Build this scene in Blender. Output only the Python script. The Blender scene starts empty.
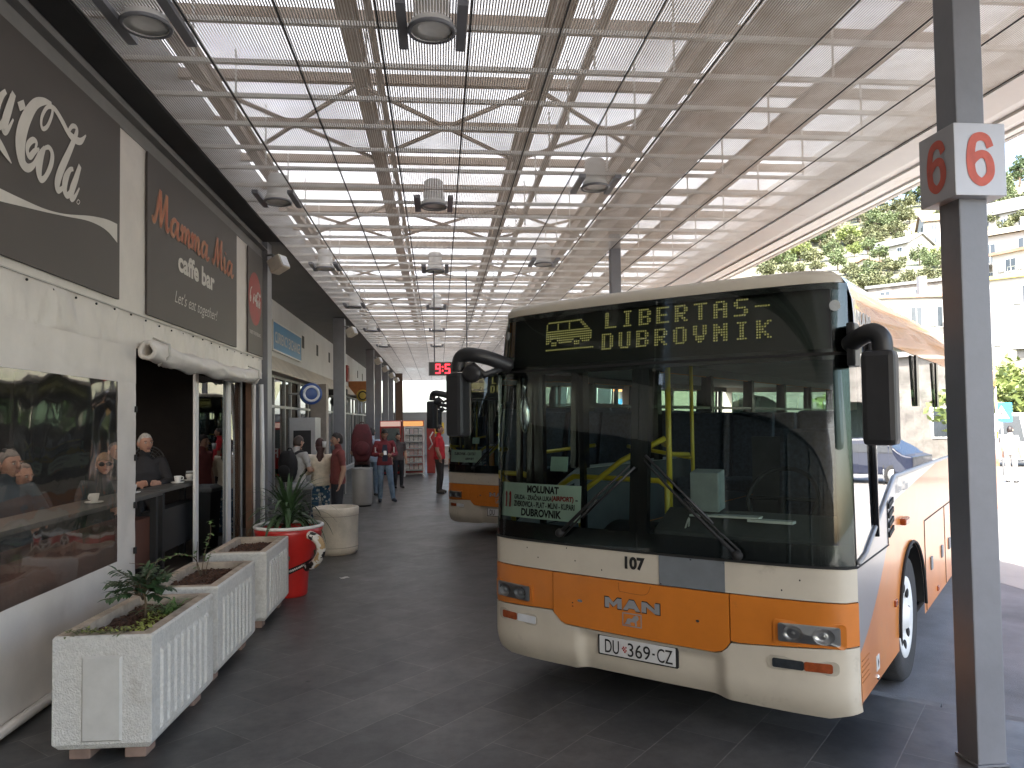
import bpy, bmesh, math, random
from mathutils import Vector, Matrix, noise
R = math.radians
PI = math.pi
rnd = random.Random(7)
sc = bpy.context.scene
COL = sc.collection

# ------------------------------------------------------------------ scene bookkeeping
def tag(o, label=None, cat=None, group=None, kind=None):
    if label: o['label'] = label
    if cat: o['category'] = cat
    if group: o['group'] = group
    if kind: o['kind'] = kind
    return o

def empty(name, loc=(0, 0, 0), rz=0.0, label=None, cat=None, group=None):
    o = bpy.data.objects.new(name, None)
    COL.objects.link(o)
    o.empty_display_size = 0.2
    o.location = loc
    o.rotation_euler = (0, 0, rz)
    return tag(o, label, cat, group)

def copy_tree(o, parent=None):
    c = o.copy()
    COL.objects.link(c)
    if parent is not None:
        c.parent = parent
        c.matrix_parent_inverse = o.matrix_parent_inverse.copy()
    for ch in list(o.children):
        copy_tree(ch, c)
    return c

# ------------------------------------------------------------------ mesh builder
class MB:
    def __init__(self):
        self.v = []; self.f = []; self.m = []; self.sm = []
        self.mi = 0; self.smooth = False
        self.uv = None
    def vert(self, p):
        self.v.append((p[0], p[1], p[2])); return len(self.v) - 1
    def face(self, idx):
        self.f.append(tuple(idx)); self.m.append(self.mi); self.sm.append(self.smooth)
    def quad(self, a, b, c, d):
        i = len(self.v)
        self.v += [tuple(a), tuple(b), tuple(c), tuple(d)]
        self.face((i, i + 1, i + 2, i + 3))
    def poly(self, pts):
        i = len(self.v)
        self.v += [tuple(p) for p in pts]
        self.face(range(i, i + len(pts)))
    def box(self, x0, x1, y0, y1, z0, z1):
        i = len(self.v)
        for z in (z0, z1):
            self.v += [(x0, y0, z), (x1, y0, z), (x1, y1, z), (x0, y1, z)]
        for q in ((3, 2, 1, 0), (4, 5, 6, 7), (0, 1, 5, 4), (1, 2, 6, 5), (2, 3, 7, 6), (3, 0, 4, 7)):
            self.face([i + k for k in q])
        return self
    def cbox(self, c, s):
        return self.box(c[0] - s[0] / 2, c[0] + s[0] / 2, c[1] - s[1] / 2, c[1] + s[1] / 2, c[2] - s[2] / 2, c[2] + s[2] / 2)
    def obox(self, c, ax, ay, az):
        c, ax, ay, az = Vector(c), Vector(ax), Vector(ay), Vector(az)
        i = len(self.v)
        for k in (-1, 1):
            for a, b in ((-1, -1), (1, -1), (1, 1), (-1, 1)):
                self.v.append(tuple(c + ax * a + ay * b + az * k))
        for q in ((3, 2, 1, 0), (4, 5, 6, 7), (0, 1, 5, 4), (1, 2, 6, 5), (2, 3, 7, 6), (3, 0, 4, 7)):
            self.face([i + k for k in q])
        return self
    def bar(self, p, q, w, h, up=(0, 0, 1)):
        p, q = Vector(p), Vector(q)
        d = (q - p); l = d.length; d.normalize()
        u = Vector(up)
        if abs(d.dot(u)) > .98: u = Vector((1, 0, 0))
        s = d.cross(u).normalized(); u = s.cross(d).normalized()
        return self.obox((p + q) / 2, s * w / 2, d * l / 2, u * h / 2)
    def loft(self, rings, cap=True, closed=True):
        n = len(rings[0]); base = len(self.v)
        for r in rings: self.v += [tuple(p) for p in r]
        for k in range(len(rings) - 1):
            for j in range(n if closed else n - 1):
                a = base + k * n + j; b = base + k * n + (j + 1) % n
                self.face((a, b, b + n, a + n))
        if cap and closed:
            self.face([base + j for j in reversed(range(n))])
            self.face([base + (len(rings) - 1) * n + j for j in range(n)])
        return self
    def tube(self, pts, r, n=8, cap=True):
        pts = [Vector(p) for p in pts]
        rs = r if isinstance(r, (list, tuple)) else [r] * len(pts)
        rings = []; prev = None
        for k, p in enumerate(pts):
            if k == 0: d = pts[1] - pts[0]
            elif k == len(pts) - 1: d = pts[-1] - pts[-2]
            else: d = (pts[k + 1] - pts[k]).normalized() + (pts[k] - pts[k - 1]).normalized()
            if d.length < 1e-9: d = Vector((0, 0, 1))
            d.normalize()
            if prev is None:
                u = Vector((0, 0, 1)) if abs(d.z) < .9 else Vector((1, 0, 0))
                a = d.cross(u).normalized()
            else:
                a = (prev - d * prev.dot(d)).normalized()
            prev = a; b = d.cross(a)
            rings.append([p + (a * math.cos(2 * PI * j / n) + b * math.sin(2 * PI * j / n)) * rs[k] for j in range(n)])
        sm = self.smooth; self.smooth = True
        self.loft(rings, cap); self.smooth = sm
        return self
    def lathe(self, prof, n=32, c=(0, 0, 0), cap=True):
        rings = [[(c[0] + r * math.cos(2 * PI * j / n), c[1] + r * math.sin(2 * PI * j / n), c[2] + z) for j in range(n)] for r, z in prof]
        sm = self.smooth; self.smooth = True
        self.loft(rings, cap); self.smooth = sm
        return self
    def ellipsoid(self, c, r, nu=16, nv=10, warp=None):
        rings = []
        for i in range(nv + 1):
            th = PI * i / nv
            ring = []
            for j in range(nu):
                ph = 2 * PI * j / nu
                p = Vector((math.sin(th) * math.cos(ph), math.sin(th) * math.sin(ph), -math.cos(th)))
                if i in (0, nv): p = Vector((1e-4 * math.cos(ph), 1e-4 * math.sin(ph), p.z))
                if warp: p = warp(p)
                ring.append((c[0] + p.x * r[0], c[1] + p.y * r[1], c[2] + p.z * r[2]))
            rings.append(ring)
        sm = self.smooth; self.smooth = True
        self.loft(rings, True); self.smooth = sm
        return self
    def prism(self, pts, y0, y1, axis='y'):
        # polygon pts (a, b) extruded along an axis
        def P(a, b, c):
            return {'y': (a, c, b), 'x': (c, a, b), 'z': (a, b, c)}[axis]
        n = len(pts); i = len(self.v)
        self.v += [P(a, b, y0) for a, b in pts] + [P(a, b, y1) for a, b in pts]
        self.face([i + k for k in range(n)])
        self.face([i + n + k for k in reversed(range(n))])
        for k in range(n):
            self.face((i + k, i + n + k, i + n + (k + 1) % n, i + (k + 1) % n))
        return self
    def add(self, other, M=None):
        i = len(self.v)
        self.v += [tuple(M @ Vector(p)) if M else p for p in other.v]
        for f, s in zip(other.f, other.sm):
            self.f.append(tuple(i + k for k in f)); self.m.append(self.mi); self.sm.append(s)
        return self
    def mesh(self, name):
        me = bpy.data.meshes.new(name)
        me.from_pydata(self.v, [], self.f)
        me.polygons.foreach_set('material_index', self.m)
        me.polygons.foreach_set('use_smooth', self.sm)
        me.update()
        return me
    def build(self, name, mats, parent=None, fix=False, bevel=0, autosmooth=False):
        me = self.mesh(name)
        if fix or bevel:
            bm = bmesh.new(); bm.from_mesh(me)
            bmesh.ops.remove_doubles(bm, verts=bm.verts, dist=1e-5)
            bmesh.ops.recalc_face_normals(bm, faces=bm.faces)
            if bevel:
                es = [e for e in bm.edges if len(e.link_faces) == 2 and e.calc_face_angle(0) > R(35)]
                bmesh.ops.bevel(bm, geom=es, offset=bevel, segments=2, affect='EDGES', profile=.6, clamp_overlap=True)
            bm.to_mesh(me); bm.free()
        o = bpy.data.objects.new(name, me)
        for m in (mats if isinstance(mats, (list, tuple)) else [mats]): me.materials.append(m)
        COL.objects.link(o)
        if parent is not None: o.parent = parent
        return o

def crom(pts, n=6):
    # Catmull-Rom through points of any dimension
    out = []
    P = [pts[0]] + list(pts) + [pts[-1]]
    for k in range(1, len(P) - 2):
        a, b, c, d = P[k - 1], P[k], P[k + 1], P[k + 2]
        for i in range(n):
            t = i / n
            out.append(tuple(.5 * (2 * b[q] + (c[q] - a[q]) * t + (2 * a[q] - 5 * b[q] + 4 * c[q] - d[q]) * t * t + (3 * b[q] - a[q] - 3 * c[q] + d[q]) * t ** 3) for q in range(len(b))))
    out.append(tuple(pts[-1]))
    return out

def interp(x, xs, ys):
    if x <= xs[0]: return ys[0]
    for k in range(len(xs) - 1):
        if x <= xs[k + 1]:
            return ys[k] + (ys[k + 1] - ys[k]) * (x - xs[k]) / (xs[k + 1] - xs[k])
    return ys[-1]

# ------------------------------------------------------------------ lettering
def text_mb(s, size=1.0, bold=0.0, shear=0.0, sx=1.0, align='CENTER', spacing=1.0):
    cu = bpy.data.curves.new('lettering', 'FONT')
    cu.body = s; cu.size = size; cu.offset = bold; cu.shear = shear
    cu.align_x = align; cu.align_y = 'CENTER'; cu.space_character = spacing
    cu.resolution_u = 4
    ob = bpy.data.objects.new('lettering', cu)
    me = bpy.data.meshes.new_from_object(ob)
    mb = MB()
    mb.v = [(v.co.x * sx, v.co.y, 0.0) for v in me.vertices]
    for p in me.polygons: mb.face(tuple(p.vertices))
    bpy.data.objects.remove(ob); bpy.data.curves.remove(cu); bpy.data.meshes.remove(me)
    return mb

def fit(mb, w=None, h=None):
    # scale and centre a flat lettering to the given width / height
    xs = [p[0] for p in mb.v]; ys = [p[1] for p in mb.v]
    cx, cy = (min(xs) + max(xs)) / 2, (min(ys) + max(ys)) / 2
    W, Hh = max(xs) - min(xs), max(ys) - min(ys)
    kx = w / W if w else None
    ky = h / Hh if h else None
    kx = kx or ky; ky = ky or kx
    mb.v = [((p[0] - cx) * kx, (p[1] - cy) * ky, p[2]) for p in mb.v]
    return mb

def mapped(mb, fn):
    mb.v = [tuple(fn(p[0], p[1])) for p in mb.v]
    return mb

def brush(strokes, n=6):
    # strokes: lists of (x, y, width) -> flat ribbons
    mb = MB(); lift = 0.0
    for st in strokes:
        pts = crom(st, n)
        L, Rr = [], []
        for k, p in enumerate(pts):
            a = pts[max(0, k - 1)]; b = pts[min(len(pts) - 1, k + 1)]
            dx, dy = b[0] - a[0], b[1] - a[1]
            l = math.hypot(dx, dy) or 1
            nx, ny = -dy / l, dx / l
            w = max(p[2], .001) / 2
            L.append((p[0] + nx * w, p[1] + ny * w, 0)); Rr.append((p[0] - nx * w, p[1] - ny * w, 0))
        for k in range(len(pts) - 1):
            lift += 6e-6
            mb.quad(*[(q[0], q[1], lift) for q in (L[k], L[k + 1], Rr[k + 1], Rr[k])])
    return mb

# ------------------------------------------------------------------ materials
MATS = {}
def new_mat(name):
    m = bpy.data.materials.new(name); m.use_nodes = True
    nt = m.node_tree; nt.nodes.clear()
    out = nt.nodes.new('ShaderNodeOutputMaterial')
    return m, nt, out

def N(nt, t, **kw):
    n = nt.nodes.new(t)
    for k, v in kw.items():
        if k == 'inp':
            for a, b in v.items(): n.inputs[a].default_value = b
        else: setattr(n, k, v)
    return n

def c4(c): return (c[0], c[1], c[2], 1.0)

def mat(name, col, rough=.6, metal=0.0, var=.12, scale=6.0, bump=0.0, bscale=None, col2=None, spec=.5, coat=0.0, detail=6, stain=None):
    """Principled surface with a noise driven tint, optional bump and stains."""
    if name in MATS: return MATS[name]
    m, nt, out = new_mat(name)
    b = N(nt, 'ShaderNodeBsdfPrincipled', inp={'Roughness': rough, 'Metallic': metal, 'Specular IOR Level': spec, 'Coat Weight': coat})
    tc = N(nt, 'ShaderNodeTexCoord')
    nz = N(nt, 'ShaderNodeTexNoise', inp={'Scale': scale, 'Detail': detail, 'Roughness': .6})
    nt.links.new(tc.outputs['Object'], nz.inputs['Vector'])
    rp = N(nt, 'ShaderNodeValToRGB')
    a = col2 if col2 else tuple(max(0, c * (1 - var)) for c in col)
    z = col if col2 else tuple(min(1, c * (1 + var)) for c in col)
    rp.color_ramp.elements[0].position = .35; rp.color_ramp.elements[0].color = c4(a)
    rp.color_ramp.elements[1].position = .65; rp.color_ramp.elements[1].color = c4(z)
    nt.links.new(nz.outputs['Fac'], rp.inputs['Fac'])
    src = rp.outputs['Color']
    if stain:
        n2 = N(nt, 'ShaderNodeTexNoise', inp={'Scale': stain[1], 'Detail': 8, 'Roughness': .7})
        nt.links.new(tc.outputs['Object'], n2.inputs['Vector'])
        r2 = N(nt, 'ShaderNodeValToRGB')
        r2.color_ramp.elements[0].position = stain[2]; r2.color_ramp.elements[0].color = (0, 0, 0, 1)
        r2.color_ramp.elements[1].position = stain[2] + .14; r2.color_ramp.elements[1].color = (1, 1, 1, 1)
        nt.links.new(n2.outputs['Fac'], r2.inputs['Fac'])
        mx = N(nt, 'ShaderNodeMix', data_type='RGBA')
        nt.links.new(r2.outputs['Color'], mx.inputs['Factor'])
        nt.links.new(src, mx.inputs['A']); mx.inputs['B'].default_value = c4(stain[0])
        src = mx.outputs['Result']
    nt.links.new(src, b.inputs['Base Color'])
    rr = N(nt, 'ShaderNodeMapRange', inp={'To Min': max(.02, rough - .08), 'To Max': min(1, rough + .1)})
    nt.links.new(nz.outputs['Fac'], rr.inputs['Value']); nt.links.new(rr.outputs['Result'], b.inputs['Roughness'])
    if bump:
        bn = N(nt, 'ShaderNodeTexNoise', inp={'Scale': bscale or scale * 6, 'Detail': 4})
        nt.links.new(tc.outputs['Object'], bn.inputs['Vector'])
        bp = N(nt, 'ShaderNodeBump', inp={'Strength': bump, 'Distance': .01})
        nt.links.new(bn.outputs['Fac'], bp.inputs['Height']); nt.links.new(bp.outputs['Normal'], b.inputs['Normal'])
    nt.links.new(b.outputs['BSDF'], out.inputs['Surface'])
    MATS[name] = m
    return m

def emit(name, col, strength):
    if name in MATS: return MATS[name]
    m, nt, out = new_mat(name)
    e = N(nt, 'ShaderNodeEmission', inp={'Color': c4(col), 'Strength': strength})
    nt.links.new(e.outputs[0], out.inputs['Surface'])
    MATS[name] = m
    return m

def glass(name, tint=(.75, .85, .8), ior=1.5, rough=.0, wave=0.0, wscale=3.0, extra=0.0, dirt=0.0, refl=1.0):
    """Thin pane: tinted see-through plus mirror reflection by Fresnel."""
    if name in MATS: return MATS[name]
    m, nt, out = new_mat(name)
    t = N(nt, 'ShaderNodeBsdfTransparent', inp={'Color': c4(tint)})
    g = N(nt, 'ShaderNodeBsdfGlossy', inp={'Color': (1, 1, 1, 1), 'Roughness': rough})
    fr = N(nt, 'ShaderNodeFresnel', inp={'IOR': ior})
    ad = N(nt, 'ShaderNodeMath', operation='MULTIPLY_ADD', use_clamp=True, inp={1: refl, 2: extra})
    nt.links.new(fr.outputs[0], ad.inputs[0])
    mx = N(nt, 'ShaderNodeMixShader')
    nt.links.new(ad.outputs[0], mx.inputs[0]); nt.links.new(t.outputs[0], mx.inputs[1]); nt.links.new(g.outputs[0], mx.inputs[2])
    last = mx
    if wave:
        tc = N(nt, 'ShaderNodeTexCoord')
        nz = N(nt, 'ShaderNodeTexNoise', inp={'Scale': wscale, 'Detail': 2})
        nt.links.new(tc.outputs['Object'], nz.inputs['Vector'])
        bp = N(nt, 'ShaderNodeBump', inp={'Strength': wave, 'Distance': .05})
        nt.links.new(nz.outputs['Fac'], bp.inputs['Height'])
        nt.links.new(bp.outputs['Normal'], g.inputs['Normal']); nt.links.new(bp.outputs['Normal'], fr.inputs['Normal'])
    if dirt:
        tc = N(nt, 'ShaderNodeTexCoord')
        nz = N(nt, 'ShaderNodeTexNoise', inp={'Scale': 5.0, 'Detail': 8, 'Roughness': .7})
        nt.links.new(tc.outputs['Object'], nz.inputs['Vector'])
        mr = N(nt, 'ShaderNodeMapRange', inp={'From Min': .35, 'From Max': .8, 'To Min': dirt * .3, 'To Max': dirt * 1.6})
        nt.links.new(nz.outputs['Fac'], mr.inputs['Value'])
        df = N(nt, 'ShaderNodeBsdfDiffuse', inp={'Color': (.45, .42, .38, 1)})
        m2 = N(nt, 'ShaderNodeMixShader')
        nt.links.new(mr.outputs['Result'], m2.inputs[0]); nt.links.new(mx.outputs[0], m2.inputs[1]); nt.links.new(df.outputs[0], m2.inputs[2])
        last = m2
    nt.links.new(last.outputs[0], out.inputs['Surface'])
    MATS[name] = m
    return m

# ------------------------------------------------------------------ camera, world, sun
F_PX, CAM_H = 757.0, 1.9
pitch = math.atan(.036); roll = R(.75); yaw = math.atan(74 / 757 * math.cos(pitch))
fw = Vector((math.sin(yaw) * math.cos(pitch), math.cos(yaw) * math.cos(pitch), math.sin(pitch)))
r0 = Vector((math.cos(yaw), -math.sin(yaw), 0)); u0 = r0.cross(fw)
rr_ = r0 * math.cos(roll) - u0 * math.sin(roll); uu_ = r0 * math.sin(roll) + u0 * math.cos(roll)
cam = bpy.data.cameras.new('camera')
cam.sensor_width = 36; cam.lens = F_PX / 1024 * 36; cam.shift_y = 10 / 1024
cam.clip_start = .05; cam.clip_end = 3000
co = bpy.data.objects.new('camera', cam); COL.objects.link(co)
Mx = Matrix((rr_, uu_, -fw)).transposed().to_4x4(); Mx.translation = (0, 0, CAM_H)
co.matrix_world = Mx
sc.camera = co

SUN_EL, SUN_AZ = 47.0, 188.0          # azimuth clockwise from +Y (walkway direction)
w = bpy.data.worlds.new('World'); sc.world = w; w.use_nodes = True
nt = w.node_tree
bg = nt.nodes['Background']
sky = nt.nodes.new('ShaderNodeTexSky'); sky.sky_type = 'NISHITA'; sky.sun_disc = False
sky.sun_elevation = R(SUN_EL); sky.sun_rotation = R(SUN_AZ)
sky.air_density = 1.0; sky.dust_density = 3.0; sky.ozone_density = 1.0
nt.links.new(sky.outputs[0], bg.inputs[0]); bg.inputs[1].default_value = .15
sl = bpy.data.lights.new('sun', 'SUN'); sl.energy = 2.9; sl.angle = R(.5); sl.color = (1, .95, .86)
so = bpy.data.objects.new('sun', sl); COL.objects.link(so)
sd = Vector((math.sin(R(SUN_AZ)) * math.cos(R(SUN_EL)), math.cos(R(SUN_AZ)) * math.cos(R(SUN_EL)), math.sin(R(SUN_EL))))
so.rotation_euler = (-sd).to_track_quat('-Z', 'Y').to_euler(); so.location = (10, -20, 30)
sc.view_settings.view_transform = 'Standard'; sc.view_settings.look = 'None'
sc.view_settings.exposure = 2.75; sc.view_settings.gamma = 1; sc.view_settings.use_curve_mapping = False
cy = sc.cycles
cy.use_denoising = True
cy.max_bounces = 10; cy.diffuse_bounces = 5; cy.glossy_bounces = 4; cy.transparent_max_bounces = 24; cy.transmission_bounces = 6
cy.caustics_reflective = False; cy.caustics_refractive = False
cy.sample_clamp_indirect = 6.0
try: cy.denoising_input_passes = 'RGB_ALBEDO_NORMAL'
except Exception: pass
# ------------------------------------------------------------------ frame of the bays
HD = R(41.66)
AX = Vector((math.sin(HD), math.cos(HD), 0)); LX = Vector((math.cos(HD), -math.sin(HD), 0))
BUS_O = Vector((1.2759, 4.8306, 0))
BAY = Vector((0, 8.35, 0))

# ------------------------------------------------------------------ ground
def tile_mat():
    m, nt, out = new_mat('slate tiles')
    b = N(nt, 'ShaderNodeBsdfPrincipled', inp={'Roughness': .55, 'Specular IOR Level': .45})
    tc = N(nt, 'ShaderNodeTexCoord')
    mp = N(nt, 'ShaderNodeMapping'); mp.inputs['Rotation'].default_value = (0, 0, -(PI / 2 - HD) )
    nt.links.new(tc.outputs['Object'], mp.inputs['Vector'])
    br = N(nt, 'ShaderNodeTexBrick', inp={'Color1': (.056, .056, .0565, 1), 'Color2': (.088, .087, .086, 1), 'Mortar': (.15, .147, .14, 1), 'Scale': 1.0, 'Mortar Size': .0032, 'Mortar Smooth': .2, 'Bias': 0.0, 'Brick Width': .8, 'Row Height': .4})
    br.offset = .5
    nt.links.new(mp.outputs[0], br.inputs['Vector'])
    nz = N(nt, 'ShaderNodeTexNoise', inp={'Scale': 1.3, 'Detail': 9, 'Roughness': .65})
    nt.links.new(tc.outputs['Object'], nz.inputs['Vector'])
    rp = N(nt, 'ShaderNodeValToRGB')
    rp.color_ramp.elements[0].position = .3; rp.color_ramp.elements[0].color = (.62, .62, .64, 1)
    rp.color_ramp.elements[1].position = .72; rp.color_ramp.elements[1].color = (1.34, 1.32, 1.28, 1)
    nt.links.new(nz.outputs['Fac'], rp.inputs['Fac'])
    mx = N(nt, 'ShaderNodeMix', data_type='RGBA', blend_type='MULTIPLY'); mx.inputs['Factor'].default_value = 1
    nt.links.new(br.outputs['Color'], mx.inputs['A']); nt.links.new(rp.outputs['Color'], mx.inputs['B'])
    n5 = N(nt, 'ShaderNodeTexNoise', inp={'Scale': 7.0, 'Detail': 10, 'Roughness': .75})
    nt.links.new(tc.outputs['Object'], n5.inputs['Vector'])
    r5 = N(nt, 'ShaderNodeValToRGB')
    r5.color_ramp.elements[0].position = .34; r5.color_ramp.elements[0].color = (.66, .66, .66, 1)
    r5.color_ramp.elements[1].position = .6; r5.color_ramp.elements[1].color = (1.08, 1.08, 1.07, 1)
    nt.links.new(n5.outputs['Fac'], r5.inputs['Fac'])
    m5 = N(nt, 'ShaderNodeMix', data_type='RGBA', blend_type='MULTIPLY'); m5.inputs['Factor'].default_value = 1
    nt.links.new(mx.outputs['Result'], m5.inputs['A']); nt.links.new(r5.outputs['Color'], m5.inputs['B'])
    mx = m5
    # old chewing gum and drips
    vo = N(nt, 'ShaderNodeTexVoronoi', inp={'Scale': 1.6, 'Randomness': 1.0})
    nt.links.new(tc.outputs['Object'], vo.inputs['Vector'])
    r3 = N(nt, 'ShaderNodeValToRGB')
    r3.color_ramp.elements[0].position = .022; r3.color_ramp.elements[0].color = (1, 1, 1, 1)
    r3.color_ramp.elements[1].position = .03; r3.color_ramp.elements[1].color = (0, 0, 0, 1)
    nt.links.new(vo.outputs['Distance'], r3.inputs['Fac'])
    m2 = N(nt, 'ShaderNodeMix', data_type='RGBA')
    nt.links.new(r3.outputs['Color'], m2.inputs['Factor']); nt.links.new(mx.outputs['Result'], m2.inputs['A'])
    m2.inputs['B'].default_value = (.018, .018, .018, 1)
    nt.links.new(m2.outputs['Result'], b.inputs['Base Color'])
    n2 = N(nt, 'ShaderNodeTexNoise', inp={'Scale': 3.0, 'Detail': 8, 'Roughness': .7})
    nt.links.new(tc.outputs['Object'], n2.inputs['Vector'])
    mr = N(nt, 'ShaderNodeMapRange', inp={'To Min': .30, 'To Max': .58})
    nt.links.new(n2.outputs['Fac'], mr.inputs['Value']); nt.links.new(mr.outputs['Result'], b.inputs['Roughness'])
    n3 = N(nt, 'ShaderNodeTexNoise', inp={'Scale': 60.0, 'Detail': 5})
    nt.links.new(tc.outputs['Object'], n3.inputs['Vector'])
    ad = N(nt, 'ShaderNodeMath', operation='SUBTRACT')
    ml = N(nt, 'ShaderNodeMath', operation='MULTIPLY', inp={1: .25})
    nt.links.new(n3.outputs['Fac'], ml.inputs[0]); nt.links.new(ml.outputs[0], ad.inputs[0]); nt.links.new(br.outputs['Fac'], ad.inputs[1])
    bp = N(nt, 'ShaderNodeBump', inp={'Strength': .35, 'Distance': .004})
    nt.links.new(ad.outputs[0], bp.inputs['Height']); nt.links.new(bp.outputs['Normal'], b.inputs['Normal'])
    nt.links.new(b.outputs[0], out.inputs['Surface'])
    return m
M_TILE = tile_mat()
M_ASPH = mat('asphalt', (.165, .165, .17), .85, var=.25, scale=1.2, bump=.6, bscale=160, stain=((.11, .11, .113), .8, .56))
M_KERB = mat('kerb stone', (.14, .14, .14), .8, var=.2, scale=8, bump=.3)
M_EARTH = mat('dry ground', (.20, .18, .135), .95, col2=(.12, .135, .065), scale=.06, bump=.4, bscale=3)

# saw-tooth platform edge, one tooth per bay
S0, S1, T0 = 4.32, -1.23, 1.22
outline = []
for k in range(-3, 7):
    o = BUS_O + BAY * k
    outline.append(o + LX * S0 + AX * T0)
    outline.append(o + LX * S1 + AX * T0)
pts = [(-8, -22)] + [(p.x, p.y) for p in outline] + [(outline[-1].x, 62), (-8, 62)]
m = MB(); m.mi = 0
m.poly([(x, y, 0) for x, y in reversed(pts)][::-1])
tagp = m.build('pavement', M_TILE); tagp['kind'] = 'structure'
bm = bmesh.new(); bm.from_mesh(tagp.data); bmesh.ops.triangulate(bm, faces=bm.faces[:]); bmesh.ops.recalc_face_normals(bm, faces=bm.faces[:])
if bm.faces[0].normal.z < 0: bmesh.ops.reverse_faces(bm, faces=bm.faces[:])
bm.to_mesh(tagp.data); bm.free()

m = MB()
for a, b in zip(outline[:-1], outline[1:]):
    d = (b - a).normalized(); nrm = Vector((d.y, -d.x, 0))
    n = max(1, round((b - a).length / 1.0)); st = (b - a) / n
    for i in range(n):
        p, q = a + st * i + d * .004, a + st * (i + 1) - d * .004
        c = (p + q) / 2 + nrm * .051
        m.obox((c.x, c.y, -.063), d * (q - p).length / 2, nrm * .05, (0, 0, .061))
k = m.build('kerb', M_KERB, fix=True, bevel=.006); k['kind'] = 'structure'

m = MB(); m.quad((-60, -60, -.12), (1500, -60, -.12), (1500, 1500, -.12), (-60, 1500, -.12))
g = m.build('ground', M_ASPH); g['kind'] = 'structure'

# sunlit road and its white line beyond the bays
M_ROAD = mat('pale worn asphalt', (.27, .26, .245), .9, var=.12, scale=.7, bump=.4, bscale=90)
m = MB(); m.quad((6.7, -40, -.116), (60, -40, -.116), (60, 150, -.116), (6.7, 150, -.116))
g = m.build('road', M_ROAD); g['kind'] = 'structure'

# hillside: terrain in polar steps around the station
def hill_h(x, y):
    r = math.hypot(x, y); th = math.degrees(math.atan2(x, y))
    k = max(0, r - 58)
    h = k * .30 + max(0, min(k, 70)) * .06
    h += 5 * noise.noise(Vector((x * .012, y * .012, 0))) * min(1, k / 40) + 2.2 * noise.noise(Vector((x * .045, y * .045, 3))) * min(1, k / 20)
    top = interp(th, [-10, 15, 24, 30, 36, 42, 60, 100], [40, 46, 56, 70, 86, 88, 96, 80]) + 5 * noise.noise(Vector((th * .25, 1, 0)))
    if h > top: h = top + (h - top) * .12
    return h - .3
m = MB(); m.smooth = True
ths = [R(6 + .9 * i) for i in range(95)]
rs = [57 + 4 * i for i in range(20)] + [137 + 8 * i for i in range(50)]
nt_ = len(ths)
for r in rs:
    for th in ths:
        x, y = r * math.sin(th), r * math.cos(th)
        m.vert((x, y, hill_h(x, y)))
for i in range(len(rs) - 1):
    for j in range(nt_ - 1):
        a = i * nt_ + j
        m.face((a, a + nt_, a + nt_ + 1, a + 1)[::-1])
hl = m.build('hillside', M_EARTH); hl['kind'] = 'structure'
bm = bmesh.new(); bm.from_mesh(hl.data); bmesh.ops.recalc_face_normals(bm, faces=bm.faces[:])
if sum(f.normal.z for f in bm.faces) < 0: bmesh.ops.reverse_faces(bm, faces=bm.faces[:])
bm.to_mesh(hl.data); bm.free()

# ------------------------------------------------------------------ canopy
CZ = 4.75
M_SLAT = mat('galvanised slats', (.70, .67, .62), .42, metal=.15, var=.2, scale=2.5, col2=(.50, .44, .37), stain=((.42, .33, .24), .7, .60))
M_RAIL = mat('galvanised rails', (.78, .77, .74), .45, metal=.15, var=.1, scale=5)
M_RUST = mat('brown painted steel', (.30, .235, .18), .7, col2=(.40, .33, .27), scale=3, bump=.2, stain=((.15, .085, .05), 2.5, .58))
M_GREY = mat('grey painted steel', (.19, .195, .215), .42, var=.08, scale=3, bump=.12, stain=((.30, .29, .28), 9, .67))
M_BEAMG = mat('grey steel channel', (.19, .185, .18), .6, var=.1, scale=3)
M_DARK = mat('dark soffit board', (.035, .034, .033), .8, var=.2, scale=2)
M_FRONT = mat('white soffit panels', (.84, .82, .79), .5, var=.04, scale=1.5, stain=((.6, .52, .42), .6, .63))
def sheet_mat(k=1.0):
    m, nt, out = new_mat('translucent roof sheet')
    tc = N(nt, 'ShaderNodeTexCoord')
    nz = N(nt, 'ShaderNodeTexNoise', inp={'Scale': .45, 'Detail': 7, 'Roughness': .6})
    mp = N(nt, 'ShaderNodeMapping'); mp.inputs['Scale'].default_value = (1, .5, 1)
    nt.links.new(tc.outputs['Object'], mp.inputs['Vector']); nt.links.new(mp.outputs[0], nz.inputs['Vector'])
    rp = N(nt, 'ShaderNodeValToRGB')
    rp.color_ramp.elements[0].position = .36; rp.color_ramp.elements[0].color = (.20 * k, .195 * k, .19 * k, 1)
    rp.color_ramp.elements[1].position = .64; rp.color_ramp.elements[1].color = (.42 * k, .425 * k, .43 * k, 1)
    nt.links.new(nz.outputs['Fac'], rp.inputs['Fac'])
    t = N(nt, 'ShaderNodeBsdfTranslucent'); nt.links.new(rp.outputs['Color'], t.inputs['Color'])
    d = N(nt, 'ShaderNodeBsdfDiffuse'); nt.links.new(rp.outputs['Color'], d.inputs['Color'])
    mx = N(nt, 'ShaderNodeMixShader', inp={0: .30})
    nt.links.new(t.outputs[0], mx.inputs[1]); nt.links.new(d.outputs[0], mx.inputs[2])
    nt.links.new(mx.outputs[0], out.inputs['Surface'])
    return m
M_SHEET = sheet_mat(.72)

Y0, Y1 = -14.0, 52.0
canopy = empty('station_canopy', (1, 18, 0), 0, 'long open canopy over the platform with slatted metal ceiling and white outer edge', 'canopy')
def cpart(mb, name, mats, **kw):
    o = mb.build(name, mats, canopy, **kw); o.location = (-1, -18, 0); return o
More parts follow.
